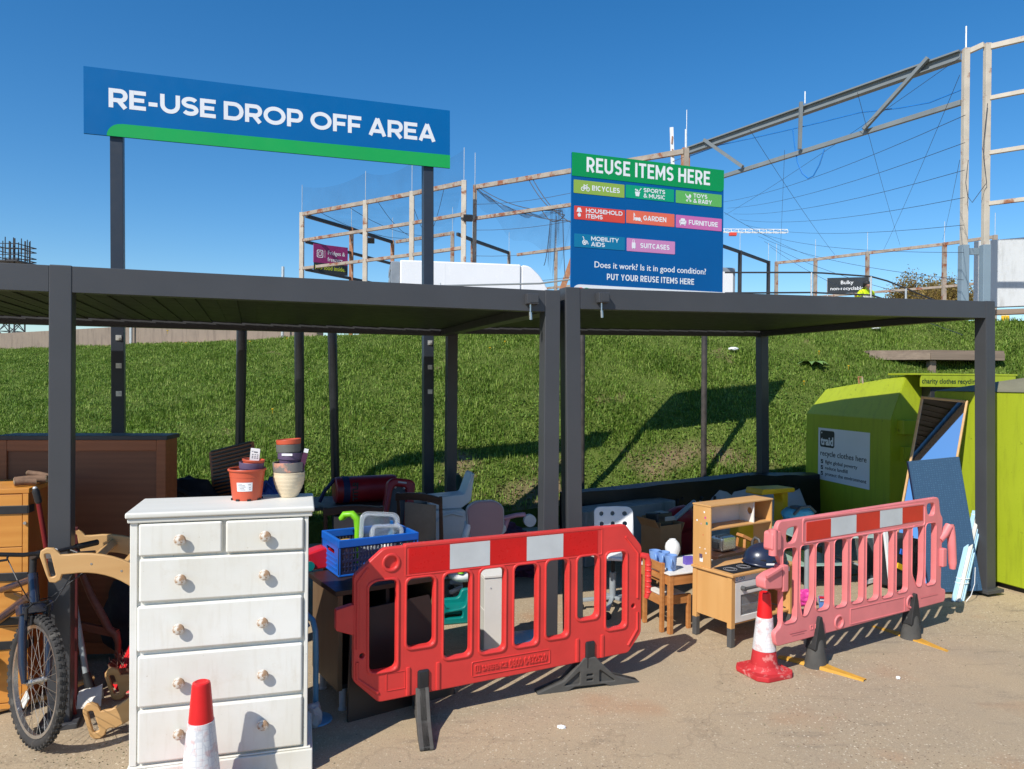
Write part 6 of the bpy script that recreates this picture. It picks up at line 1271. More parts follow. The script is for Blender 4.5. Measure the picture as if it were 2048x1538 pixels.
a, b = P(1395, 1010, 8.5), P(1620, 998, 9.0); z0 = gz(a.x); t = thing('plastic_sheeting', 'crumpled pale plastic sheeting along the black boards behind the yellow toy bench', 'plastic sheet', (a.x, a.y, z0), 15)
p = MB(); p.rows([[(x*.12, .04*math.sin(x*2.3+y)+y*.08, .1+y*.16+.03*math.sin(x*1.7+y*3)) for x in range(14)] for y in range(4)], thick=.006); p.build('sheet', M['grey_plastic'], t)
# white swivel chair with holes
q = G(1225, 1218); sc_ = thing('swivel_chair', 'white plastic swivel chair with round holes in its bent back', 'swivel chair', q, 12)
def bent_back():
    ol = rrect(-.165, .165, .48, .83, .05, 6); hs = [circ(x, z, .019, 16) for x in (-.1, 0., .1) for z in (.77, .685, .6)]
    me = plate(ol, hs, .014, .004); me.transform(XZ)
    b_ = bmesh.new(); b_.from_mesh(me); bpy.data.meshes.remove(me)
    bmesh.ops.bisect_plane(b_, geom=b_.verts[:]+b_.edges[:]+b_.faces[:], plane_co=(.045, 0, 0), plane_no=(1, 0, 0))
    for v in b_.verts:
        if v.co.x > .045: v.co.y -= (v.co.x-.045)*.45
        v.co.y += (v.co.z-.5)*.12
    me = bpy.data.meshes.new('b'); b_.to_mesh(me); b_.free(); return me
p = MB(); p.mesh(bent_back(), Matrix.Translation((.05, .13, .0))); p.build('backrest', M['white_plastic'], sc_, sharp=25)
p = MB(); p.mesh(plate(rpoly([(-.2, -.2), (.16, -.2), (.2, -.1), (.2, .2), (-.2, .2)], .12, 6), [], .016, .006), Matrix.Translation((0, .0, .475))); p.tube([(-.2, -.05, .475), (-.15, -.16, .47), (0, -.2, .465), (.15, -.15, .47)], .018, 8); p.b2(.02, .12, .1, .2, .44, .55, bev=.02); p.build('seat', M['white_plastic'], sc_)
p = MB(); p.cyl((0, 0, .08), (0, 0, .31), .028, n=18); p.build('column', M['grey_metal'], sc_); p = MB(); p.cyl((0, 0, .31), (0, 0, .465), .016, n=14); p.box((0, 0, .462), (.14, .14, .016)); p.cyl((-.1, -.09, .44), (-.16, -.15, .435), .012, n=8); p.build('gas_lift', M['black_plastic'], sc_)
for k in range(5):
    a_ = R(170+72*k); e = Vector((.27*math.cos(a_), .27*math.sin(a_), .075)); p = MB(); p.bar((0, 0, .1), e, .035, .028, bev=.006); lg_ = p.build('base_leg', M['grey_metal'], sc_); p = MB(); p.cyl(e+Vector((0, -.02, -.048)), e+Vector((0, .02, -.048)), .027, n=16); p.build('caster', M['black_plastic'], lg_)
# children's table and chair
q = G(1339, 1270); kt = thing('kids_table', 'small pine children\'s table with a white top holding mugs and a vase', 'table', q, 25); TH_ = .455
tw, td = .60, .44
for x in (0, tw-.035):
    for y in (0, td-.035): p = MB(); p.b2(x, x+.035, y, y+.035, 0, TH_-.012, bev=.003); p.build('leg', M['pine'], kt)
p = MB(); p.b2(.036, tw-.036, .004, .022, TH_-.09, TH_-.012, bev=.002); p.b2(.036, tw-.036, td-.022, td-.004, TH_-.09, TH_-.012, bev=.002); p.b2(.004, .022, .036, td-.036, TH_-.09, TH_-.012, bev=.002); p.b2(tw-.022, tw-.004, .036, td-.036, TH_-.09, TH_-.012, bev=.002); p.build('apron', M['pine'], kt)
p = MB(); p.b2(-.005, tw+.005, -.005, td+.005, TH_-.0115, TH_, bev=.003); p.build('tabletop', M['white_board'], kt)
a, b = G(1326, 1264), G(1298, 1236)
kc = thing('kids_chair', 'small pine children\'s chair with a white seat pushed under the pine table', 'chair', a+Vector((-.018, -.018, 0)), 22)
cwid, cdep = .27, .27
for y in (0, cwid-.03): p = MB(); p.b2(0, .03, y, y+.03, 0, .525, bev=.003); p.build('leg', M['pine'], kc); p = MB(); p.b2(cdep-.03, cdep, y, y+.03, 0, .27, bev=.003); p.build('leg', M['pine'], kc)
p = MB(); p.b2(.006, .024, .031, cwid-.031, .455, .52, bev=.003); p.b2(.006, .024, .031, cwid-.031, .395, .43, bev=.003) ; p.build('backrest', M['pine'], kc)
p = MB(); p.b2(.031, cdep-.031, .006, .024, .2, .27, bev=.002); p.b2(.031, cdep-.031, cwid-.024, cwid-.006, .2, .27, bev=.002); p.b2(.006, .024, .031, cwid-.031, .2, .265, bev=.002); p.build('seat_rail', M['pine'], kc)
p = MB(); p.b2(.031, cdep-.04, .0245, cwid-.0245, .262, .274, bev=.002); p.build('seat', M['white_board'], kc)
zt = kt.location.z+TH_
def on_table(u, v): d = ray(u, v); t_ = (zt-CAMZ)/d.z; return _C+d*t_
LM = ['light blue plastic mug, leftmost of the three on the pine table', 'light blue plastic mug standing between the two other mugs', 'light blue plastic mug nearest the table edge, right of the others']
for (u, v), lab, ya in zip(((1310, 1130), (1328, 1133), (1342, 1140)), LM, (-95, -110, -100)):
    t = thing('mug', lab, 'mug', on_table(u, v), ya, 'light blue mugs on the pine table'); t.scale = (1.28,)*3; p = MB(); p.lathe([(0, 0), (.026, 0), (.029, .004), (.036, .088), (.0365, .091), (.034, .09), (.027, .006), (0, .006)], 28); cu_ = p.build('cup', M['sky_plastic'], t); p = MB(); p.tube([(.031, 0, .07), (.05, 0, .073), (.058, 0, .06), (.052, 0, .03), (.031, 0, .022)], .0055, 8); p.build('handle', M['sky_plastic'], t)
t = thing('vase', 'round white ceramic vase behind the blue mugs', 'vase', on_table(1345, 1114)); p = MB(); p.lathe([(0, 0), (.03, 0), (.045, .02), (.061, .06), (.062, .085), (.054, .115), (.034, .138), (.026, .142), (.027, .148), (.022, .147), (.02, .138), (.045, .1), (.05, .06), (.03, .008), (0, .008)], 40); p.build('body', M['vase'], t)
p = MB(); p.box((0, 0, .03), (.075, .05, .06), rot=(0, 0, 15), bev=.002); tag(p.build('small_box', M['violet'], loc=on_table(1377, 1128)), 'small violet card box beside the white vase', 'box')
# toy kitchen
q = G(1462, 1297); tk = thing('toy_kitchen', 'birch toy kitchen with a white oven door, hob and raised shelf', 'toy kitchen', q, 33); KW, KD = .70, .37
for x in (0, KW-.04):
    for y in (0, KD-.04):
        p = MB(); p.b2(x, x+.04, y, y+.04, 0, .135, bev=.003); p.build('leg', M['charcoal'], tk)
for x, y in ((0, 0), (0, KD-.04), (KW-.04, 0), (KW-.04, KD-.04)): p = MB(); p.b2(x, x+.04, y, y+.04, .1352, .505, bev=.002); p.build('corner_post', M['kitchen_wood'], tk)
p = MB(); p.b2(.006, .018, .0405, KD-.0405, .17, .505, bev=.001); p.build('side_panel', M['kitchen_wood'], tk); p = MB(); p.b2(KW-.018, KW-.006, .0405, KD-.0405, .17, .505, bev=.001); p.build('side_panel', M['kitchen_wood'], tk)
p = MB(); p.b2(.0405, KW-.0405, .012, KD-.02, .155, .17, bev=.002); p.build('bottom_shelf', M['kitchen_wood'], tk)
p = MB(); p.b2(.395, .41, .012, KD-.03, .1705, .46, bev=.002); p.b2(.0405, KW-.0405, KD-.018, KD-.01, .1705, .505, bev=.001); p.build('inner_panels', M['kitchen_wood'], tk)
p = MB(); p.b2(.0405, KW-.0405, .004, .016, .462, .505, bev=.002); st_ = p.build('control_strip', M['white_board'], tk)
p = MB()
for x in (.06, .1, .13):
    for k in range(1): p.mesh(plate(circ(x, .485, .013, 14), [circ(x, .485, .009, 14)], .002, .0004), Matrix.Translation((0, .003, 0)) @ XZ)
p.build('dial_marks', mat('pale blue print', S(90, 150, 190), .5), st_)
p = MB(); p.mesh(plate([(.0415, .172), (.392, .172), (.392, .46), (.0415, .46)], [[(.1, .215), (.335, .215), (.335, .365), (.1, .365)]], .016, .002), Matrix.Translation((0, .008, 0)) @ XZ); dr_ = p.build('oven_door', M['white_board'], tk)
p = MB(); p.b2(.0985, .3365, .007, .0095, .2135, .3665, bev=0); p.build('pane', glass('oven window', (.8, .82, .84), .03, .85), dr_)
p = MB(); p.cyl((.11, -.028, .415), (.31, -.028, .415), .011, n=14); p.cyl((.11, -.036, .415), (.11, .0, .415), .016, n=16); p.cyl((.31, -.036, .415), (.31, .0, .415), .016, n=16); p.build('handle', M['charcoal'], dr_)
p = MB(); p.b2(.0415, .39, .03, .33, .275, .282, bev=0); p.build('oven_shelf', M['grey_plastic'], tk)
p = MB(); p.b2(-.012, KW+.012, -.018, KD+.006, .5055, .524, bev=.003); p.build('worktop', M['kitchen_top'], tk)
p = MB(); p.b2(.03, .325, .01, .195, .5245, .53, bev=.002); hb_ = p.build('hob', M['cabinet_black'], tk); p = MB()
for x in (.1, .245): p.mesh(plate(circ(x, .1, .05, 28), [circ(x, .1, .047, 28)], .001, .0002), Matrix.Translation((0, 0, .5308))); p.mesh(plate(circ(x, .1, .035, 24), [circ(x, .1, .033, 24)], .001, .0002), Matrix.Translation((0, 0, .5308)))
p.build('hob_rings', M['grey_plastic'], hb_)
p = MB(); p.b2(.40, .66, .03, .19, .5245, .527, bev=.001); p.build('sink', M['charcoal'], tk)
Y0, Y1, ZH = .2, KD, .985
p = MB(); p.b2(0, .013, Y0, Y1, .5245, ZH-.0135, bev=.002); sd = p.build('upper_side', M['kitchen_wood'], tk); p = MB(); p.b2(KW-.013, KW, Y0, Y1, .5245, ZH-.0135, bev=.002); p.build('upper_side', M['kitchen_wood'], tk)
p = MB(); rr = random.Random(2)
p.build('sticker', M['paper'], sd) if False else None
for (y, z, s, m_) in ((.26, .93, .012, 'paper'), (.25, .89, .014, 'magenta'), (.235, .85, .018, 'teal'), (.33, .86, .012, 'paper'), (.29, .84, .01, 'pink_toy'), (.29, .60, .03, 'purple_pot'), (.285, .575, .03, 'paper'), (.25, .66, .008, 'paper'), (.24, .63, .01, 'paper'), (.27, .76, .007, 'red_toy'), (.3, .66, .008, 'paper')):
    p = MB(); p.b2(-.0006, -.0001, y-s/2, y+s/2, z-s*.55, z+s*.55, bev=0); p.build('sticker', M[m_], sd)
p = MB(); p.b2(-.004, KW+.004, Y0-.006, Y1+.004, ZH-.013, ZH, bev=.003); p.build('upper_top', M['kitchen_top'], tk)
p = MB(); p.b2(.0135, KW-.0135, Y0, Y1-.004, .80, .813, bev=.002); p.build('upper_shelf', M['kitchen_top'], tk)
p = MB(); p.b2(.0135, .50, Y1-.02, Y1-.004, .8135, ZH-.0135, bev=.001); p.mesh(plate([(Y0+.01, .8135), (Y1-.021, .8135), (Y1-.021, ZH-.0135), (Y0+.01, ZH-.0135)], [circ(Y0+.05, .9, .026, 20)], .01, .001), Matrix.Translation((.495, 0, 0)) @ Matrix.Rotation(PI/2, 4, 'Z') @ XZ); p.build('white_liner', M['white_board'], tk)
p = MB(); p.b2(.5005, KW-.0135, Y1-.018, Y1-.004, .8135, ZH-.0135, bev=.001); p.build('upper_back', M['kitchen_wood'], tk)
p = MB(); p.tube([(.53, .25, .5245), (.53, .25, .66), (.53, .225, .69), (.53, .19, .68), (.53, .18, .65)], .011, 10); p.build('tap', M['charcoal'], tk)
KM = Matrix.Translation(q) @ Matrix.Rotation(R(33), 4, 'Z')
he = thing('helmet', 'dark navy bicycle helmet lying on the toy kitchen worktop', 'helmet', KM @ Vector((.45, .07, .527)), 10); he.scale = (1.22,)*3
p = MB(); b_ = bmesh.new(); bmesh.ops.create_icosphere(b_, subdivisions=4, radius=1)
bmesh.ops.bisect_plane(b_, geom=b_.verts[:]+b_.edges[:]+b_.faces[:], plane_co=(0, 0, -.12), plane_no=(0, 0, -1), clear_outer=True)
for v in b_.verts: v.co.z = (v.co.z+.12)*.115+.004+ .012*v.co.x*v.co.x; v.co.x *= .135; v.co.y *= .105
bmesh.ops.solidify(b_, geom=b_.faces[:], thickness=.008); p._add(b_); p.tube([(.136*math.cos(2*PI*k/30), .106*math.sin(2*PI*k/30), .008+.012*math.cos(2*PI*k/30)**2) for k in range(30)], .007, 8, closed=True); sh = p.build('shell', M['helmet'], he)
p = MB()
for a_, z in ((-118, .045), (-85, .04), (-40, .05), (-150, .05), (-100, .088), (-55, .09)):
    k_ = math.sqrt(max(.05, 1-(z/.128)**2))*.99; p.box((.135*k_*math.cos(R(a_)), .105*k_*math.sin(R(a_)), z), (.036, .012, .014), rot=(25, 0, a_+90), bev=.004)
p.build('vents', M['cabinet_black'], sh); p = MB(); p.box((-.02, -.103, .024), (.05, .006, .012), rot=(10, 0, -10), bev=.002); p.build('decal', M['paper'], sh)
# cardboard box with an appliance, dark seat, yellow toy bench, toasters
q = P(1342, 1050, 6.9); z0 = gz(q.x); t = thing('cardboard_box', 'open brown cardboard box behind the white vase', 'cardboard box', (q.x, q.y, z0), 32); zz = q.z-z0
p = MB(); p.b2(-.13, .13, 0, .006, 0, zz); p.b2(-.13, .13, .254, .26, 0, zz+.06); p.b2(-.136, -.1305, 0, .26, 0, zz+.03); p.b2(.1305, .136, 0, .26, 0, zz); p.box((-.17, .13, zz+.02), (.006, .25, .1), rot=(0, -35, 0), bev=0); p.box((.16, .13, zz-.04), (.006, .25, .1), rot=(0, 25, 0), bev=0); p.build('carton', M['cardboard'], t)
t = thing('toaster', 'black appliance with a printed label standing in the open cardboard box', 'toaster', (q.x, q.y, z0+.1), 32); p = MB(); p.box((0, .13, zz/2+.0), (.2, .17, zz), rot=(-8, 0, 0), bev=.02); p.build('body', M['black_plastic'], t); p = MB(); p.b2(-.07, .05, .0, .01, zz-.06, zz-.02); p.b2(-.05, .05, .08, .18, zz+.0, zz+.004); p.build('label', M['grey_print'], t)
q = P(1375, 1020, 7.8); z0 = gz(q.x); t = thing('folding_seat', 'dark red and black folded seat with a grey bar behind the toy kitchen', 'seat', (q.x, q.y, z0), 30); zz = q.z-z0
p = MB(); p.ell((0, .1, zz-.12), (.2, .14, .16), rot=(20, 0, 0), sub=3, bump=.06); p.b2(-.16, .16, .02, .2, .05, zz-.14, bev=.04); p.build('cushion', M['red_vinyl'], t); p = MB(); p.tube([(-.24, -.04, zz-.08), (.1, .0, zz+.08)], .026, 10); p.tube([(-.2, .1, 0), (.05, .1, zz)], .018, 8); p.build('bar', M['grey_metal'], t)
a = P(1500, 960, 8.0); b = P(1583, 984, 7.6); z0 = gz(a.x); t = thing('toy_workbench', 'yellow plastic toy workbench behind the toy kitchen', 'toy workbench', (b.x, b.y, z0), 30); zz = b.z-z0
p = MB(); p.prism(rpoly([(-.46, zz+.0), (.03, zz-.0), (.03, zz+.045), (-.44, zz+.06)], .015), -.02, .2, bev=.01); p.build('top', M['yellow_toy'], t)
p = MB(); p.prism(rpoly([(-.1, .0), (.0, .0), (-.02, .3), (-.02, zz-.001), (-.12, zz-.001), (-.1, zz-.09), (-.11, .3)], .02), .02, .14, bev=.012); p.build('leg', M['yellow_toy'], t); p = MB(); p.prism(rpoly([(-.56, .0), (-.42, .0), (-.42, .42), (-.52, .44)], .02), -.05, .14, bev=.012); p.build('leg', M['yellow_toy'], t)
p = MB(); p.b2(-.56, .0, .0, .16, .16, .2, bev=.01); p.prism(rpoly([(-.9, 0), (-.5, 0), (-.5, .52), (-.62, .56), (-.86, .52)], .03), -.1, .02, bev=.015); p.build('shelf_panel', M['yellow_toy'], t)
q = P(1447, 1072, 6.6); z0 = gz(q.x); t = thing('sandwich_toaster', 'shiny chrome kitchen toaster seen under the toy kitchen shelf', 'toaster', (q.x, q.y, z0), 35); zz = q.z-z0
p = MB(); p.box((0, .0, zz-.06), (.2, .14, .13), bev=.025); p.build('body', M['steel'], t); p = MB(); p.b2(-.09, .09, -.02, -.005, zz+.004, zz+.008); p.b2(-.09, .09, .01, .025, zz+.004, zz+.008); p.b2(-.12, -.1, -.03, .03, zz-.1, zz-.04, bev=.006); p.build('slots', M['black_plastic'], t)
p = MB(); p.b2(-.22, .26, -.12, .16, 0, zz-.13, bev=.01); tag(p.build('storage_box', M['dark_wood'], loc=(q.x, q.y, z0), rot=(0, 0, 35)), 'dark box under the chrome toaster behind the toy kitchen', 'box')
q = P(1497, 1078, 6.9); z0 = gz(q.x); t = thing('wooden_stool', 'small wooden stool with splayed legs in the jumble behind the toy kitchen', 'stool', (q.x, q.y, z0), 20); zz = q.z-z0
p = MB(); p.box((0, 0, zz), (.22, .1, .03), rot=(0, 25, 0)); p.build('seat', M['pine'], t)
for x, y in ((-.08, -.05), (.08, -.05), (-.08, .05), (.08, .05)): p = MB(); p.bar((x, y, zz-.02-x*.4), (x*1.6, y*1.8, 0), .025); p.build('leg', M['pine'], t)
q = P(1602, 1020, 7.3); z0 = gz(q.x); t = thing('backpack', 'turquoise and grey backpack lying on the glass table behind the pink barrier', 'backpack', (q.x, q.y, z0+.5), 20); zz = q.z-z0-.5
p = MB(); p.ell((0, .05, zz-.05), (.17, .12, .09), sub=4, bump=.1, bs=2, seed=8); p.build('body', M['turquoise'], t); p = MB(); p.tube([(-.13, -.05, zz-.03), (-.06, -.06, zz+.04), (.06, -.05, zz+.04), (.14, -.04, zz-.02)], .014, 8); p.ell((-.05, .0, zz+.03), (.07, .07, .02), sub=2); p.build('straps', M['charcoal'], t); p = MB(); p.b2(-.15, .15, .0, .16, -.06, zz-.11, bev=.03); p.build('base', M['navy'], t)
# glass table
A, B = G(1613, 1186), G(1731, 1186); gt_ = thing('glass_table', 'pale green glass table on grey tube legs behind the pink barrier', 'table', A, math.degrees(math.atan2(B.y-A.y, B.x-A.x))+8); L = (B-A).length; Dp = .62
for x, y in ((0, 0), (L, 0), (0, Dp), (L, Dp)): p = MB(); p.cyl((x, y, 0), (x, y, .5), .021, n=18); p.build('leg', M['grey_metal'], gt_)
p = MB(); p.mesh(plate(rrect(-.14, L+.14, -.1, Dp+.1, .05), [], .01, .003), Matrix.Translation((0, 0, .506))); p.build('tabletop', M['table_glass_reflect'], gt_)
p = MB(); p.mesh(plate(rrect(-.06, L-.12, .02, Dp-.02, .05), [], .008, .002), Matrix.Translation((0, 0, .235))); p.build('shelf', M['table_glass_reflect'], gt_)
p = MB(); p.cyl((0, Dp, .46), (L, Dp, .46), .012, n=10); p.cyl((0, 0, .225), (0, Dp, .225), .01, n=10); p.cyl((L, 0, .225), (L, Dp, .225), .01, n=10); p.build('rails', M['grey_metal'], gt_)
q = G(1620, 1170); t = thing('taupe_board', 'brown grey board lying on the ground under the glass table', 'board', (q.x, q.y+.05, q.z), 26); p = MB(); p.b2(-.1, .8, 0, .4, .0, .02, bev=.003); p.b2(-.1, .8, .42, .44, 0, .2, bev=.003); p.build('sheet', M['taupe'], t)
q = G(1757, 1162); t = thing('window_frame', 'white window frame with a grey pane leaning behind the pink barrier', 'window', (q.x, q.y, q.z), rot=(R(-10), R(3), R(40))); p = MB(); p.mesh(plate(rrect(-.32, .06, 0, .62, .008), [rrect(-.285, .025, .04, .585, .006)], .04, .004), XZ); p.build('frame', M['white_plastic'], t); p = MB(); p.b2(-.29, .03, -.004, .004, .035, .59, bev=0); p.build('pane', M['pane'], t)
q = G(1787, 1195); t = thing('white_plank', 'narrow white plank standing upright behind the pink barrier', 'plank', q, rot=(R(-8), 0, R(25))); p = MB(); p.b2(-.022, .022, 0, .02, 0, .62, bev=.003); p.build('plank', M['white_plastic'], t)
q = G(1822, 1185); t = thing('suitcase', 'dark suitcase with blue and yellow scraps beside the mirror', 'suitcase', (q.x, q.y+.1, q.z), 35); p = MB(); p.b2(-.16, .16, 0, .22, .03, .48, bev=.03); p.build('shell', M['black_cloth'], t)
for z, m_, x in ((.34, 'crate_blue', -.05), (.22, 'yellow_toy', -.1), (.14, 'sky_plastic', .02)): p = MB(); p.box((x, -.008, z), (.12, .012, .05), rot=(0, 20, 0), bev=.003); p.build('label', M[m_], t)
p = MB(); p.tube([(-.06, .11, .48), (-.05, .11, .52), (.05, .11, .52), (.06, .11, .48)], .01, 8); p.build('handle', M['black_plastic'], t)
q = G(1608, 1212); p = MB(); p.ell((0, .02, .06), (.1, .06, .07), sub=4, bump=.25, seed=3); tag(p.build('plastic_bag', M['magenta'], loc=q), 'magenta plastic bag on the ground behind the pink barrier', 'plastic bag')
q = G(1646, 1218); t = thing('packet', 'small colourful packet propped behind the pink barrier slots', 'packet', q, rot=(R(-15), R(4), R(10))); p = MB(); p.b2(-.028, .028, 0, .012, 0, .105, bev=.003); pk = p.build('pouch', mat('packet blue', S(90, 130, 190), .4), t)
p = MB(); p.b2(-.026, .026, -.001, .0, .085, .102, bev=0); p.build('top_band', M['red_toy'], pk); p = MB(); p.b2(-.027, .027, -.0012, -.0002, .055, .084, bev=0); bnd = p.build('band', M['navy'], pk); letters('lettering', 'INVA', .016, -.022, .062, M['paper'], bnd, y=-.002, w=.044, bold=.03, ext=.0004)
# leaning mirror, headboard, blinds
A, B = P(1843, 793, 7.25), P(1938, 793, 6.98); C_ = G(1795, 1200); 
ux = Vector((B.x-A.x, B.y-A.y, 0)).normalized(); wm = (Vector((B.x, B.y))-Vector((A.x, A.y))).length
C_ = Vector((A.x, A.y, 0))-ux*.16+Vector((ux.y, -ux.x, 0))*.47; C_.z = gz(C_.x); uz = (A-C_); hm = uz.length; uz.normalize(); ux = (ux-uz*ux.dot(uz)).normalized(); un = uz.cross(ux)
mr_ = thing('mirror', 'tall pale wood framed mirror leaning against the lime green clothes bank', 'mirror', C_); Mx = Matrix((ux, un, uz)).transposed().to_4x4()
p = MB(); p.b2(0, .02, -.022, .01, 0, hm); p.b2(wm-.02, wm, -.022, .01, 0, hm); p.b2(.0205, wm-.0205, -.022, .01, hm-.02, hm); p.b2(.0205, wm-.0205, -.022, .01, 0, .02); o = p.build('frame', M['ply'], mr_); o.matrix_local = Mx
p = MB(); p.b2(.0206, wm-.0206, -.006, .008, .0206, hm-.0206, bev=0); o = p.build('mirror_glass', M['mirror'], mr_); o.matrix_local = Mx
A, B = P(1815, 923, 6.72), P(1912, 912, 6.60); dn = Vector((A.x-B.x, A.y-B.y, 0)); ux = (B-A).normalized(); ww = (B-A).length; uz = (Vector((0, 0, 1)) + Vector((-.10, .10, 0))); uz = (uz-ux*uz.dot(ux)*.55).normalized(); ux = (ux-uz*ux.dot(uz)).normalized(); un = uz.cross(ux)
hm = (A.z-gz(A.x))/uz.z; C_ = A-uz*hm; t = thing('headboard', 'dark blue woven fabric headboard leaning in front of the mirror', 'headboard', C_); Mx = Matrix((ux, un, uz)).transposed().to_4x4()
p = MB(); p.b2(0, ww+.02, -.03, .03, .0, hm, bev=.008); o = p.build('panel', M['headboard'], t); o.matrix_local = Mx; p = MB(); p.b2(-.004, -.0005, -.03, .03, 0, hm, bev=.001); o = p.build('edge', M['navy'], t); o.matrix_local = Mx
a, b = G(1914, 1203), P(1954, 1030, 6.62); t = thing('roller_blinds', 'bundle of light blue and white plastic slats leaning beside the right post', 'blinds', a); d = (b-a).normalized(); L = (b-a).length*1.05
for k, (dx, dy, m_) in enumerate(((-.03, 0, 'blind'), (.0, -.012, 'offwhite'), (.022, 0, 'blind'), (.048, .01, 'blind'), (.01, .03, 'white_plastic'))):
    p = MB(); o_ = Vector((dx, dy, 0)); p.bar(o_, o_+d*(L*(1-.03*k)), .034, .022, bev=.004); p.build('slat', M[m_], t)
p = MB()
for f in (.2, .25, .96): p.tube([d*(L*f)+Vector((.01+.055*math.cos(a_), .008+.035*math.sin(a_), 0)) for a_ in [2*PI*k/14 for k in range(14)]], .004, 5, closed=True)
p.tube([Vector((.06, -.03, .01)), Vector((.1, -.03, .06)), Vector((.13, -.03, .16)), Vector((.14, -.02, .3))], .003, 5); p.build('string', M['white_plastic'], t)
# clothes banks
b1 = thing('clothes_bank', 'lime green clothes bank with a white TRAID notice, standing behind the mirror', 'clothes bank', (4.22, 8.23, .09), 11.6)
# local: x along the front (to the right), y to the back; left wall is x = 0
W1, D1 = 1.7, 1.6; z1, z2 = 1.45, 1.95
def solid(name, faces, m_, parent):
    b_ = bmesh.new(); vs = {}
    for f in faces: b_.faces.new([vs.setdefault(q, b_.verts.new(q)) for q in f])
    bmesh.ops.recalc_face_normals(b_, faces=b_.faces); bmesh.ops.bevel(b_, geom=[e for e in b_.edges if len(e.link_faces) == 2], offset=.008, segments=2, affect='EDGES'); p = MB(); p._add(b_); return p.build(name, m_, parent)
a0, a1, a2, a3 = (0, 0, .06), (W1, 0, .06), (W1, D1, .06), (0, D1, .06); b0_, b1_, b2_, b3_ = (0, 0, z1), (W1, 0, z1), (W1, D1, z1), (0, D1, z1); c0, c1, c2, c3 = (.22, .04, z2), (W1-.2, .04, z2), (W1-.2, D1-.1, z2-.18), (.22, D1-.1, z2-.18)
solid('body', [(a0, a1, b1_, b0_), (a1, a2, b2_, b1_), (a2, a3, b3_, b2_), (a3, a0, b0_, b3_), (b0_, b1_, c1, c0), (b1_, b2_, c2, c1), (b2_, b3_, c3, c2), (b3_, b0_, c0, c3), (c0, c1, c2, c3), (a0, a1, a2, a3)], M['lime'], b1)
p = MB(); p.b2(.19, W1-.2, -.16, .3, z2+.0, z2+.02, bev=.003); p.b2(.25, W1-.22, -.155, -.13, z2-.13, z2-.002, bev=.003); hd = p.build('header', M['lime'], b1)
letters('lettering', 'charity clothes recycling', .055, .255, z2-.09, M['dark_green'], hd, y=-.158, w=.72, bold=.005)
p = MB(); p.b2(.40, W1-.3, -.12, .02, z1+.16, z1+.4, bev=.01); p.build('chute', M['dark_steel'], b1); p = MB(); p.b2(.08, .26, -.1, .02, z1-.16, z1+.0, bev=.01); p.build('lock_box', M['lime'], b1)
p = MB(); p.prism([(.12, z1-.3), (.26, z1-.3), (.12, z1-.46)], -.06, .01); p.build('bracket', M['lime'], b1)
p = MB(); p.tube([(.22, D1*.5-.03, z2-.1), (.21, D1*.5-.03, z2-.02), (.21, D1*.5+.04, z2-.02), (.22, D1*.5+.04, z2-.1)], .01, 8); p.build('lifting_eye', M['rust_post'], b1)
LW = Matrix.Translation((-.004, D1-.28, .62)) @ Matrix.Rotation(-PI/2, 4, 'Z')      # drawing plane of the left wall
nt_ = bpy.data.objects.new('notice', None); bpy.data.objects.remove(nt_)
p = MB(); p.b2(0, .98, -.002, .002, 0, .66, bev=0); nb = p.build('notice', M['white_vinyl'], b1); nb.matrix_local = LW
p = MB(); p.prism(rrect(.04, .33, .42, .63, .03), -.0035, -.0022); lg_ = p.build('logo', M['black_sign'], nb)
letters('lettering', 'traid', .105, .055, .45, M['white_vinyl'], lg_, y=-.0045, w=.255, bold=.05); p = MB(); p.prism(circ(.075, .6, .01, 10), -.005, -.0036); p.build('dot', M['white_vinyl'], lg_)
letters('lettering', 'recycle clothes here', .07, .05, .31, M['black_sign'], nb, y=-.0035, w=.88, bold=.004)
for k, s_ in enumerate(('fight global poverty', 'reduce landfill', 'protect the environment')):
    z = .215-.075*k; letters('lettering', s_, .045, .15, z, M['black_sign'], nb, y=-.0035, w=(.62, .44, .78)[k], bold=.004)
    p = MB(); p.prism([(.06, z-.005), (.105, z-.005), (.105, z+.045), (.06, z+.045)], -.0035, -.0022); bx_ = p.build('tick_box', M['black_sign'], nb); p = MB(); p.bar((.07, -.0042, z+.02), (.08, -.0042, z+.008), .001, .006, bev=0); p.bar((.08, -.0042, z+.008), (.1, -.0042, z+.036), .001, .006, bev=0); p.build('tick', M['white_vinyl'], bx_)
dirx = Vector((.075, -.2, 0)).normalized(); o2b = G(2000, 1178)-dirx*.72
b2 = thing('clothes_bank', 'lime green clothes bank with a dusty grey roof at the right edge', 'clothes bank', o2b+Vector((.02, 0, 0)), math.degrees(math.atan2(dirx.y, dirx.x)))
L2 = 1.75; W2 = 1.5; h2 = 1.78
solid('body', [((0, 0, .05), (L2, 0, .05), (L2, 0, h2), (0, 0, h2)), ((L2, 0, .05), (L2, W2, .05), (L2, W2, h2), (L2, 0, h2)), ((L2, W2, .05), (0, W2, .05), (0, W2, h2), (L2, W2, h2)), ((0, W2, .05), (0, 0, .05), (0, 0, h2), (0, W2, h2)), ((0, 0, .05), (L2, 0, .05), (L2, W2, .05), (0, W2, .05)), ((0, 0, h2), (L2, 0, h2), (L2, W2, h2), (0, W2, h2))], M['lime'], b2)
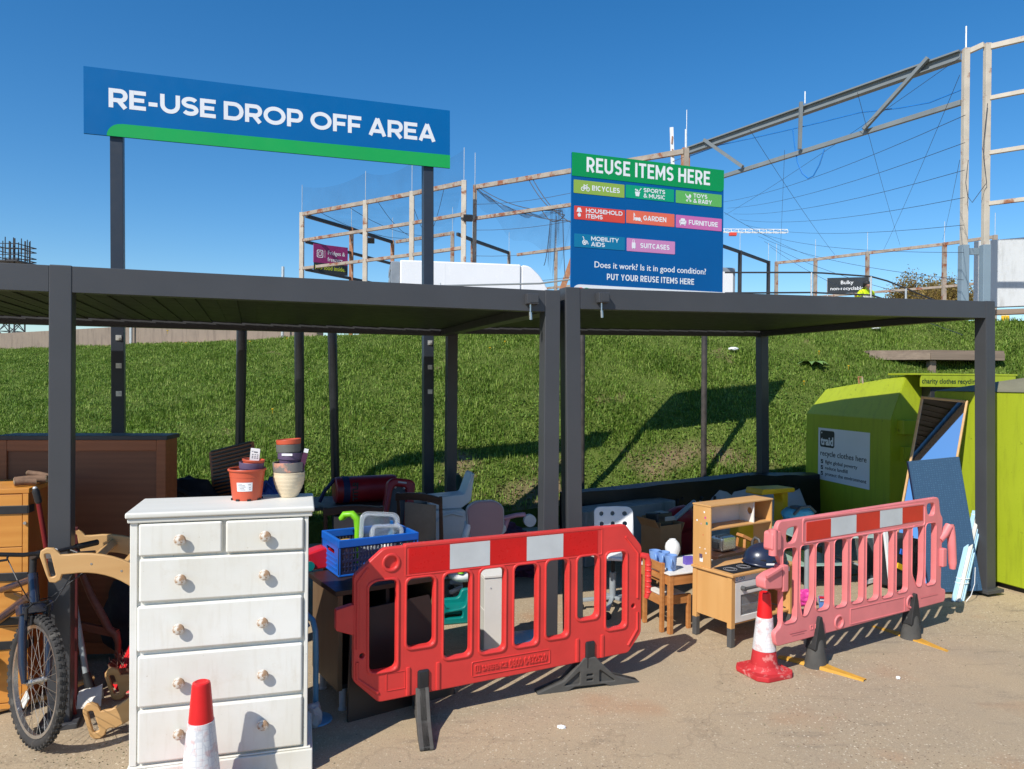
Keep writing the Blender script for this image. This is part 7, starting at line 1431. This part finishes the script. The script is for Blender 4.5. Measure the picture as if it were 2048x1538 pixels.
solid('roof', [((-.01, -.01, h2+.002), (L2+.01, -.01, h2+.002), (L2+.01, W2+.01, h2+.002), (-.01, W2+.01, h2+.002)), ((-.01, -.01, h2+.002), (L2+.01, -.01, h2+.002), (L2-.2, .55, h2+.2), (.95, .55, h2+.2)), ((L2+.01, -.01, h2+.002), (L2+.01, W2+.01, h2+.002), (L2-.2, W2-.2, h2+.2), (L2-.2, .55, h2+.2)), ((L2+.01, W2+.01, h2+.002), (-.01, W2+.01, h2+.002), (.95, W2-.2, h2+.2), (L2-.2, W2-.2, h2+.2)), ((-.01, W2+.01, h2+.002), (-.01, -.01, h2+.002), (.95, .55, h2+.2), (.95, W2-.2, h2+.2)), ((.95, .55, h2+.2), (L2-.2, .55, h2+.2), (L2-.2, W2-.2, h2+.2), (.95, W2-.2, h2+.2))], M['lime_roof'], b2)
p = MB(); p.b2(.05, L2-.05, .05, W2-.05, -.02, .049, bev=0); p.build('skid', M['cabinet_black'], b2)
# litter
for (u, v, lab) in ((1123, 1457, 'crumpled white tissue scrap on the ground in front of the red barrier'), (1796, 1358, 'tiny white scrap on the ground in front of the pink barrier')):
    p = MB(); p.ell((0, 0, .008), (.022 if u < 1500 else .012, .012, .01), sub=3, bump=.5, bs=3, seed=u); tag(p.build('paper_scrap', M['paper'], loc=G(u, v)), lab, 'paper scrap')
for k, (u, v, lab) in enumerate(((1467, 711, 'white scrap of litter on the grass above the black boards'), (1752, 663, 'white scrap of litter on the grass right under the pergola beam'), (1891, 647, 'pale litter scrap high on the grass near the right post'))):
    q = on_bank(u, v); p = MB(); p.ell((0, 0, .07), (.09, .05, .03), sub=3, bump=.3, seed=k); tag(p.build('paper_scrap', M['paper'], loc=q), lab, 'paper scrap')
# ------------------------------------------------------------------ grass and weeds on the bank
rg = np.random.default_rng(5)
A0_ = GX[:-1, :-1]; E1 = GX[1:, :-1]-A0_; E2 = GX[:-1, 1:]-A0_; AR = np.linalg.norm(np.cross(E1, E2), axis=-1)
cen = A0_+.5*E1+.5*E2
inv = np.array(CAMM.inverted())
def screen(pts):
    q = pts @ inv[:3, :3].T + inv[:3, 3]; return CX+FPX*q[..., 0]/-q[..., 2], CY-FPX*q[..., 1]/-q[..., 2], -q[..., 2]
u_, v_, d_ = screen(cen); vis = (u_ > -260) & (u_ < 2320) & (d_ > 1)
Wt = (AR*vis*np.clip(13/np.maximum(d_, 5), .45, 1.5)).ravel(); Wt /= Wt.sum()
def scatter(n):
    k = rg.choice(len(Wt), n, p=Wt); i, j = np.divmod(k, NT); a, b = rg.random(n), rg.random(n)
    f = lambda T: (T[i, j].T*(1-a)*(1-b)+T[i+1, j].T*a*(1-b)+T[i, j+1].T*(1-a)*b+T[i+1, j+1].T*a*b).T
    return f(GX), f(SOIL[..., None])[:, 0], (j+b)/NT
def vnoise(x, y, s, seed):
    g_ = np.random.default_rng(seed).random((256, 256)); X, Y = x*s+500, y*s+500; i, j = np.floor(X).astype(int), np.floor(Y).astype(int); fx, fy = X-i, Y-j; fx = fx*fx*(3-2*fx); fy = fy*fy*(3-2*fy)
    G_ = lambda a, b: g_[a % 256, b % 256]; return G_(i, j)*(1-fx)*(1-fy)+G_(i+1, j)*fx*(1-fy)+G_(i, j+1)*(1-fx)*fy+G_(i+1, j+1)*fx*fy
def mesh_from(name, V, nper, faces, m_, label_kind):
    n = V.shape[0]; me = bpy.data.meshes.new(name); me.vertices.add(n*nper); me.vertices.foreach_set('co', V.reshape(-1).astype(np.float32))
    lens = np.array([len(f) for f in faces]); flat = np.concatenate([np.array(f) for f in faces]); tot = lens.sum()
    li = (np.arange(n)[:, None]*nper+flat[None]).reshape(-1); me.loops.add(len(li)); me.loops.foreach_set('vertex_index', li.astype(np.int32))
    me.polygons.add(n*len(faces)); st = (np.arange(n)[:, None]*tot+np.concatenate([[0], np.cumsum(lens)[:-1]])[None]).reshape(-1); me.polygons.foreach_set('loop_start', st.astype(np.int32))
    me.update(calc_edges=True); me.validate(); me.materials.append(m_); o = bpy.data.objects.new(name, me); COL.objects.link(o); tag(o, kind='stuff'); return o
NB = 430000
p0, so_, tt = scatter(NB); den = vnoise(p0[:, 0], p0[:, 1], 2.2, 1)*.6+vnoise(p0[:, 0], p0[:, 1], 6, 2)*.4
keep = rg.random(NB) < np.clip(1.25-so_*1.9, .04, 1)*(.45+.75*den); p0, den, tt = p0[keep], den[keep], tt[keep]; n = len(p0)
hh = (.5+.75*vnoise(p0[:, 0], p0[:, 1], 1.6, 21))*(.045+.075*den**1.5*rg.random(n)+.03*rg.random(n))*(1+.8*np.clip(.25-tt, 0, .25)*4*vnoise(p0[:, 0], p0[:, 1], .7, 3)); long_ = rg.random(n) < .03; hh[long_] *= 1.9
an = rg.random(n)*2*np.pi; ln = rg.normal(.55, .35, n); dx, dy = np.cos(an), np.sin(an); wx, wy = -dy, dx; wd = (.0045+.003*rg.random(n))
V = np.zeros((n, 5, 3)); base = p0-np.array([0, 0, .01])
V[:, 0] = base-np.stack([wx*wd, wy*wd, 0*wd], -1); V[:, 1] = base+np.stack([wx*wd, wy*wd, 0*wd], -1)
mid = base+np.stack([dx*ln*hh*.35, dy*ln*hh*.35, hh*.65], -1); V[:, 2] = mid+np.stack([wx*wd*.8, wy*wd*.8, 0*wd], -1); V[:, 3] = mid-np.stack([wx*wd*.8, wy*wd*.8, 0*wd], -1)
V[:, 4] = base+np.stack([dx*ln*hh*1.0, dy*ln*hh*1.0, hh*(1-.35*np.abs(ln))], -1)
mesh_from('grass', V, 5, [(0, 1, 2, 3), (3, 2, 4)], M['blade'], 'grass')
NW = 60000
p0, so_, tt = scatter(NW); den = vnoise(p0[:, 0], p0[:, 1], 1.1, 7)*.65+vnoise(p0[:, 0], p0[:, 1], 4, 8)*.35
keep = (den > .60-.22*np.clip(.45-tt, 0, .4)/.4) & (rg.random(NW) < np.clip(1.15-so_*1.35, .07, 1)); p0, den = p0[keep], den[keep]; n = len(p0)
s_ = .010+.016*rg.random(n); an = rg.random(n)*2*np.pi; tl_ = rg.normal(0, .5, n); z_ = .02+.06*rg.random(n)*den
dx, dy = np.cos(an), np.sin(an); c_ = p0+np.stack([0*z_, 0*z_, z_], -1); ax = np.stack([dx*np.cos(tl_), dy*np.cos(tl_), np.sin(tl_)], -1); bx_ = np.stack([-dy, dx, rg.normal(0, .35, n)], -1)
V = np.zeros((n, 6, 3))
for k, (a, b) in enumerate(((-1, 0), (-.4, -.62), (.4, -.55), (1, 0), (.4, .55), (-.4, .62))): V[:, k] = c_+ax*(s_*a)[:, None]+bx_*(s_*b)[:, None]
mesh_from('weeds', V, 6, [(0, 1, 2, 3), (0, 3, 4, 5)], M['weed'], 'weeds')
# dry leaf litter on the bare soil, grit on the yard
p0, so_, tt = scatter(90000); keep = (so_ > .34) & (rg.random(90000) < .75); p0 = p0[keep]; n = len(p0)
def flakes(p0, s0, s1, up_):
    n = len(p0); s_ = s0+(s1-s0)*rg.random(n)**2; an = rg.random(n)*2*np.pi; tl_ = rg.normal(0, .35, n); dx, dy = np.cos(an), np.sin(an); asp = .3+.6*rg.random(n)
    ax = np.stack([dx, dy, tl_], -1); bx_ = np.stack([-dy, dx, rg.normal(0, .3, n)], -1)*asp[:, None]; c_ = p0+np.array([0, 0, up_]); V = np.zeros((n, 4, 3))
    for k, (a, b) in enumerate(((-1, -.4), (.5, -1), (1, .5), (-.6, 1))): V[:, k] = c_+ax*(s_*a)[:, None]+bx_*(s_*b)[:, None]
    return V
mesh_from('leaf_litter', flakes(p0, .006, .03, .008), 4, [(0, 1, 2, 3)], M['straw'], 'leaf litter')
gp = np.stack([rg.uniform(-4.5, 7, 9000), rg.uniform(2.6, 9, 9000)**1.0, np.zeros(9000)], -1); den = vnoise(gp[:, 0], gp[:, 1], 1.3, 12); gp = gp[den > .5]
ex = np.stack([rg.normal(-2.0, .35, 900), rg.normal(3.75, .2, 900), np.zeros(900)], -1); gp = np.concatenate([gp, ex]); gp[:, 2] = SL*(gp[:, 0]-SX0)
n = len(gp); s_ = .0018+.006*rg.random(n)**3; an = rg.random(n)*6.283; V = np.zeros((n, 5, 3))
for k in range(4): V[:, k] = gp+np.stack([np.cos(an+k*1.57)*s_, np.sin(an+k*1.57)*s_*.8, 0*s_+.0003], -1)
V[:, 4] = gp+np.stack([0*s_, 0*s_, s_*.9], -1)
mesh_from('grit', V, 5, [(0, 1, 4), (1, 2, 4), (2, 3, 4), (3, 0, 4)], M['pebble'], 'grit')
# one broad dock plant and the dandelions
q = on_bank(1625, 735); t = thing('dock_plant', 'broad leaved dock plant on the grass above the left clothes bank', 'plant', q); rr = random.Random(6)
for k in range(9):
    a_ = 2*PI*k/9+rr.uniform(-.2, .2); L = rr.uniform(.22, .36); p = MB(); rows = []
    for i in range(7): f = i/6; w_ = .055*math.sin(PI*min(1, f*.9+.08)); c_ = Vector((math.cos(a_)*L*f, math.sin(a_)*L*f, .03+.2*f-.22*f*f)); s2 = Vector((-math.sin(a_), math.cos(a_), .1)); rows.append([c_-s2*w_, c_+Vector((0, 0, -.01)), c_+s2*w_])
    p.rows(rows); p.build('leaf', mat('dock leaf', S(112, 142, 72), .5) if k == 0 else bpy.data.materials['dock leaf'], t)
for (u, v) in ((1638, 712), (1697, 747), (1608, 773), (545, 828), (500, 690), (574, 684), (372, 692), (980, 705), (1010, 690), (335, 668)):
    q = on_bank(u, v); p = MB(); p.lathe([(0, .06), (.018, .062), (.022, .068), (.014, .076), (0, .078)], 10); p.cyl((0, 0, 0), (0, 0, .061), .003, n=5); tag(p.build('dandelion', M['yellow_toy'], loc=q), 'yellow dandelion flower in the grass bank', 'flower', 'dandelions in the grass bank')
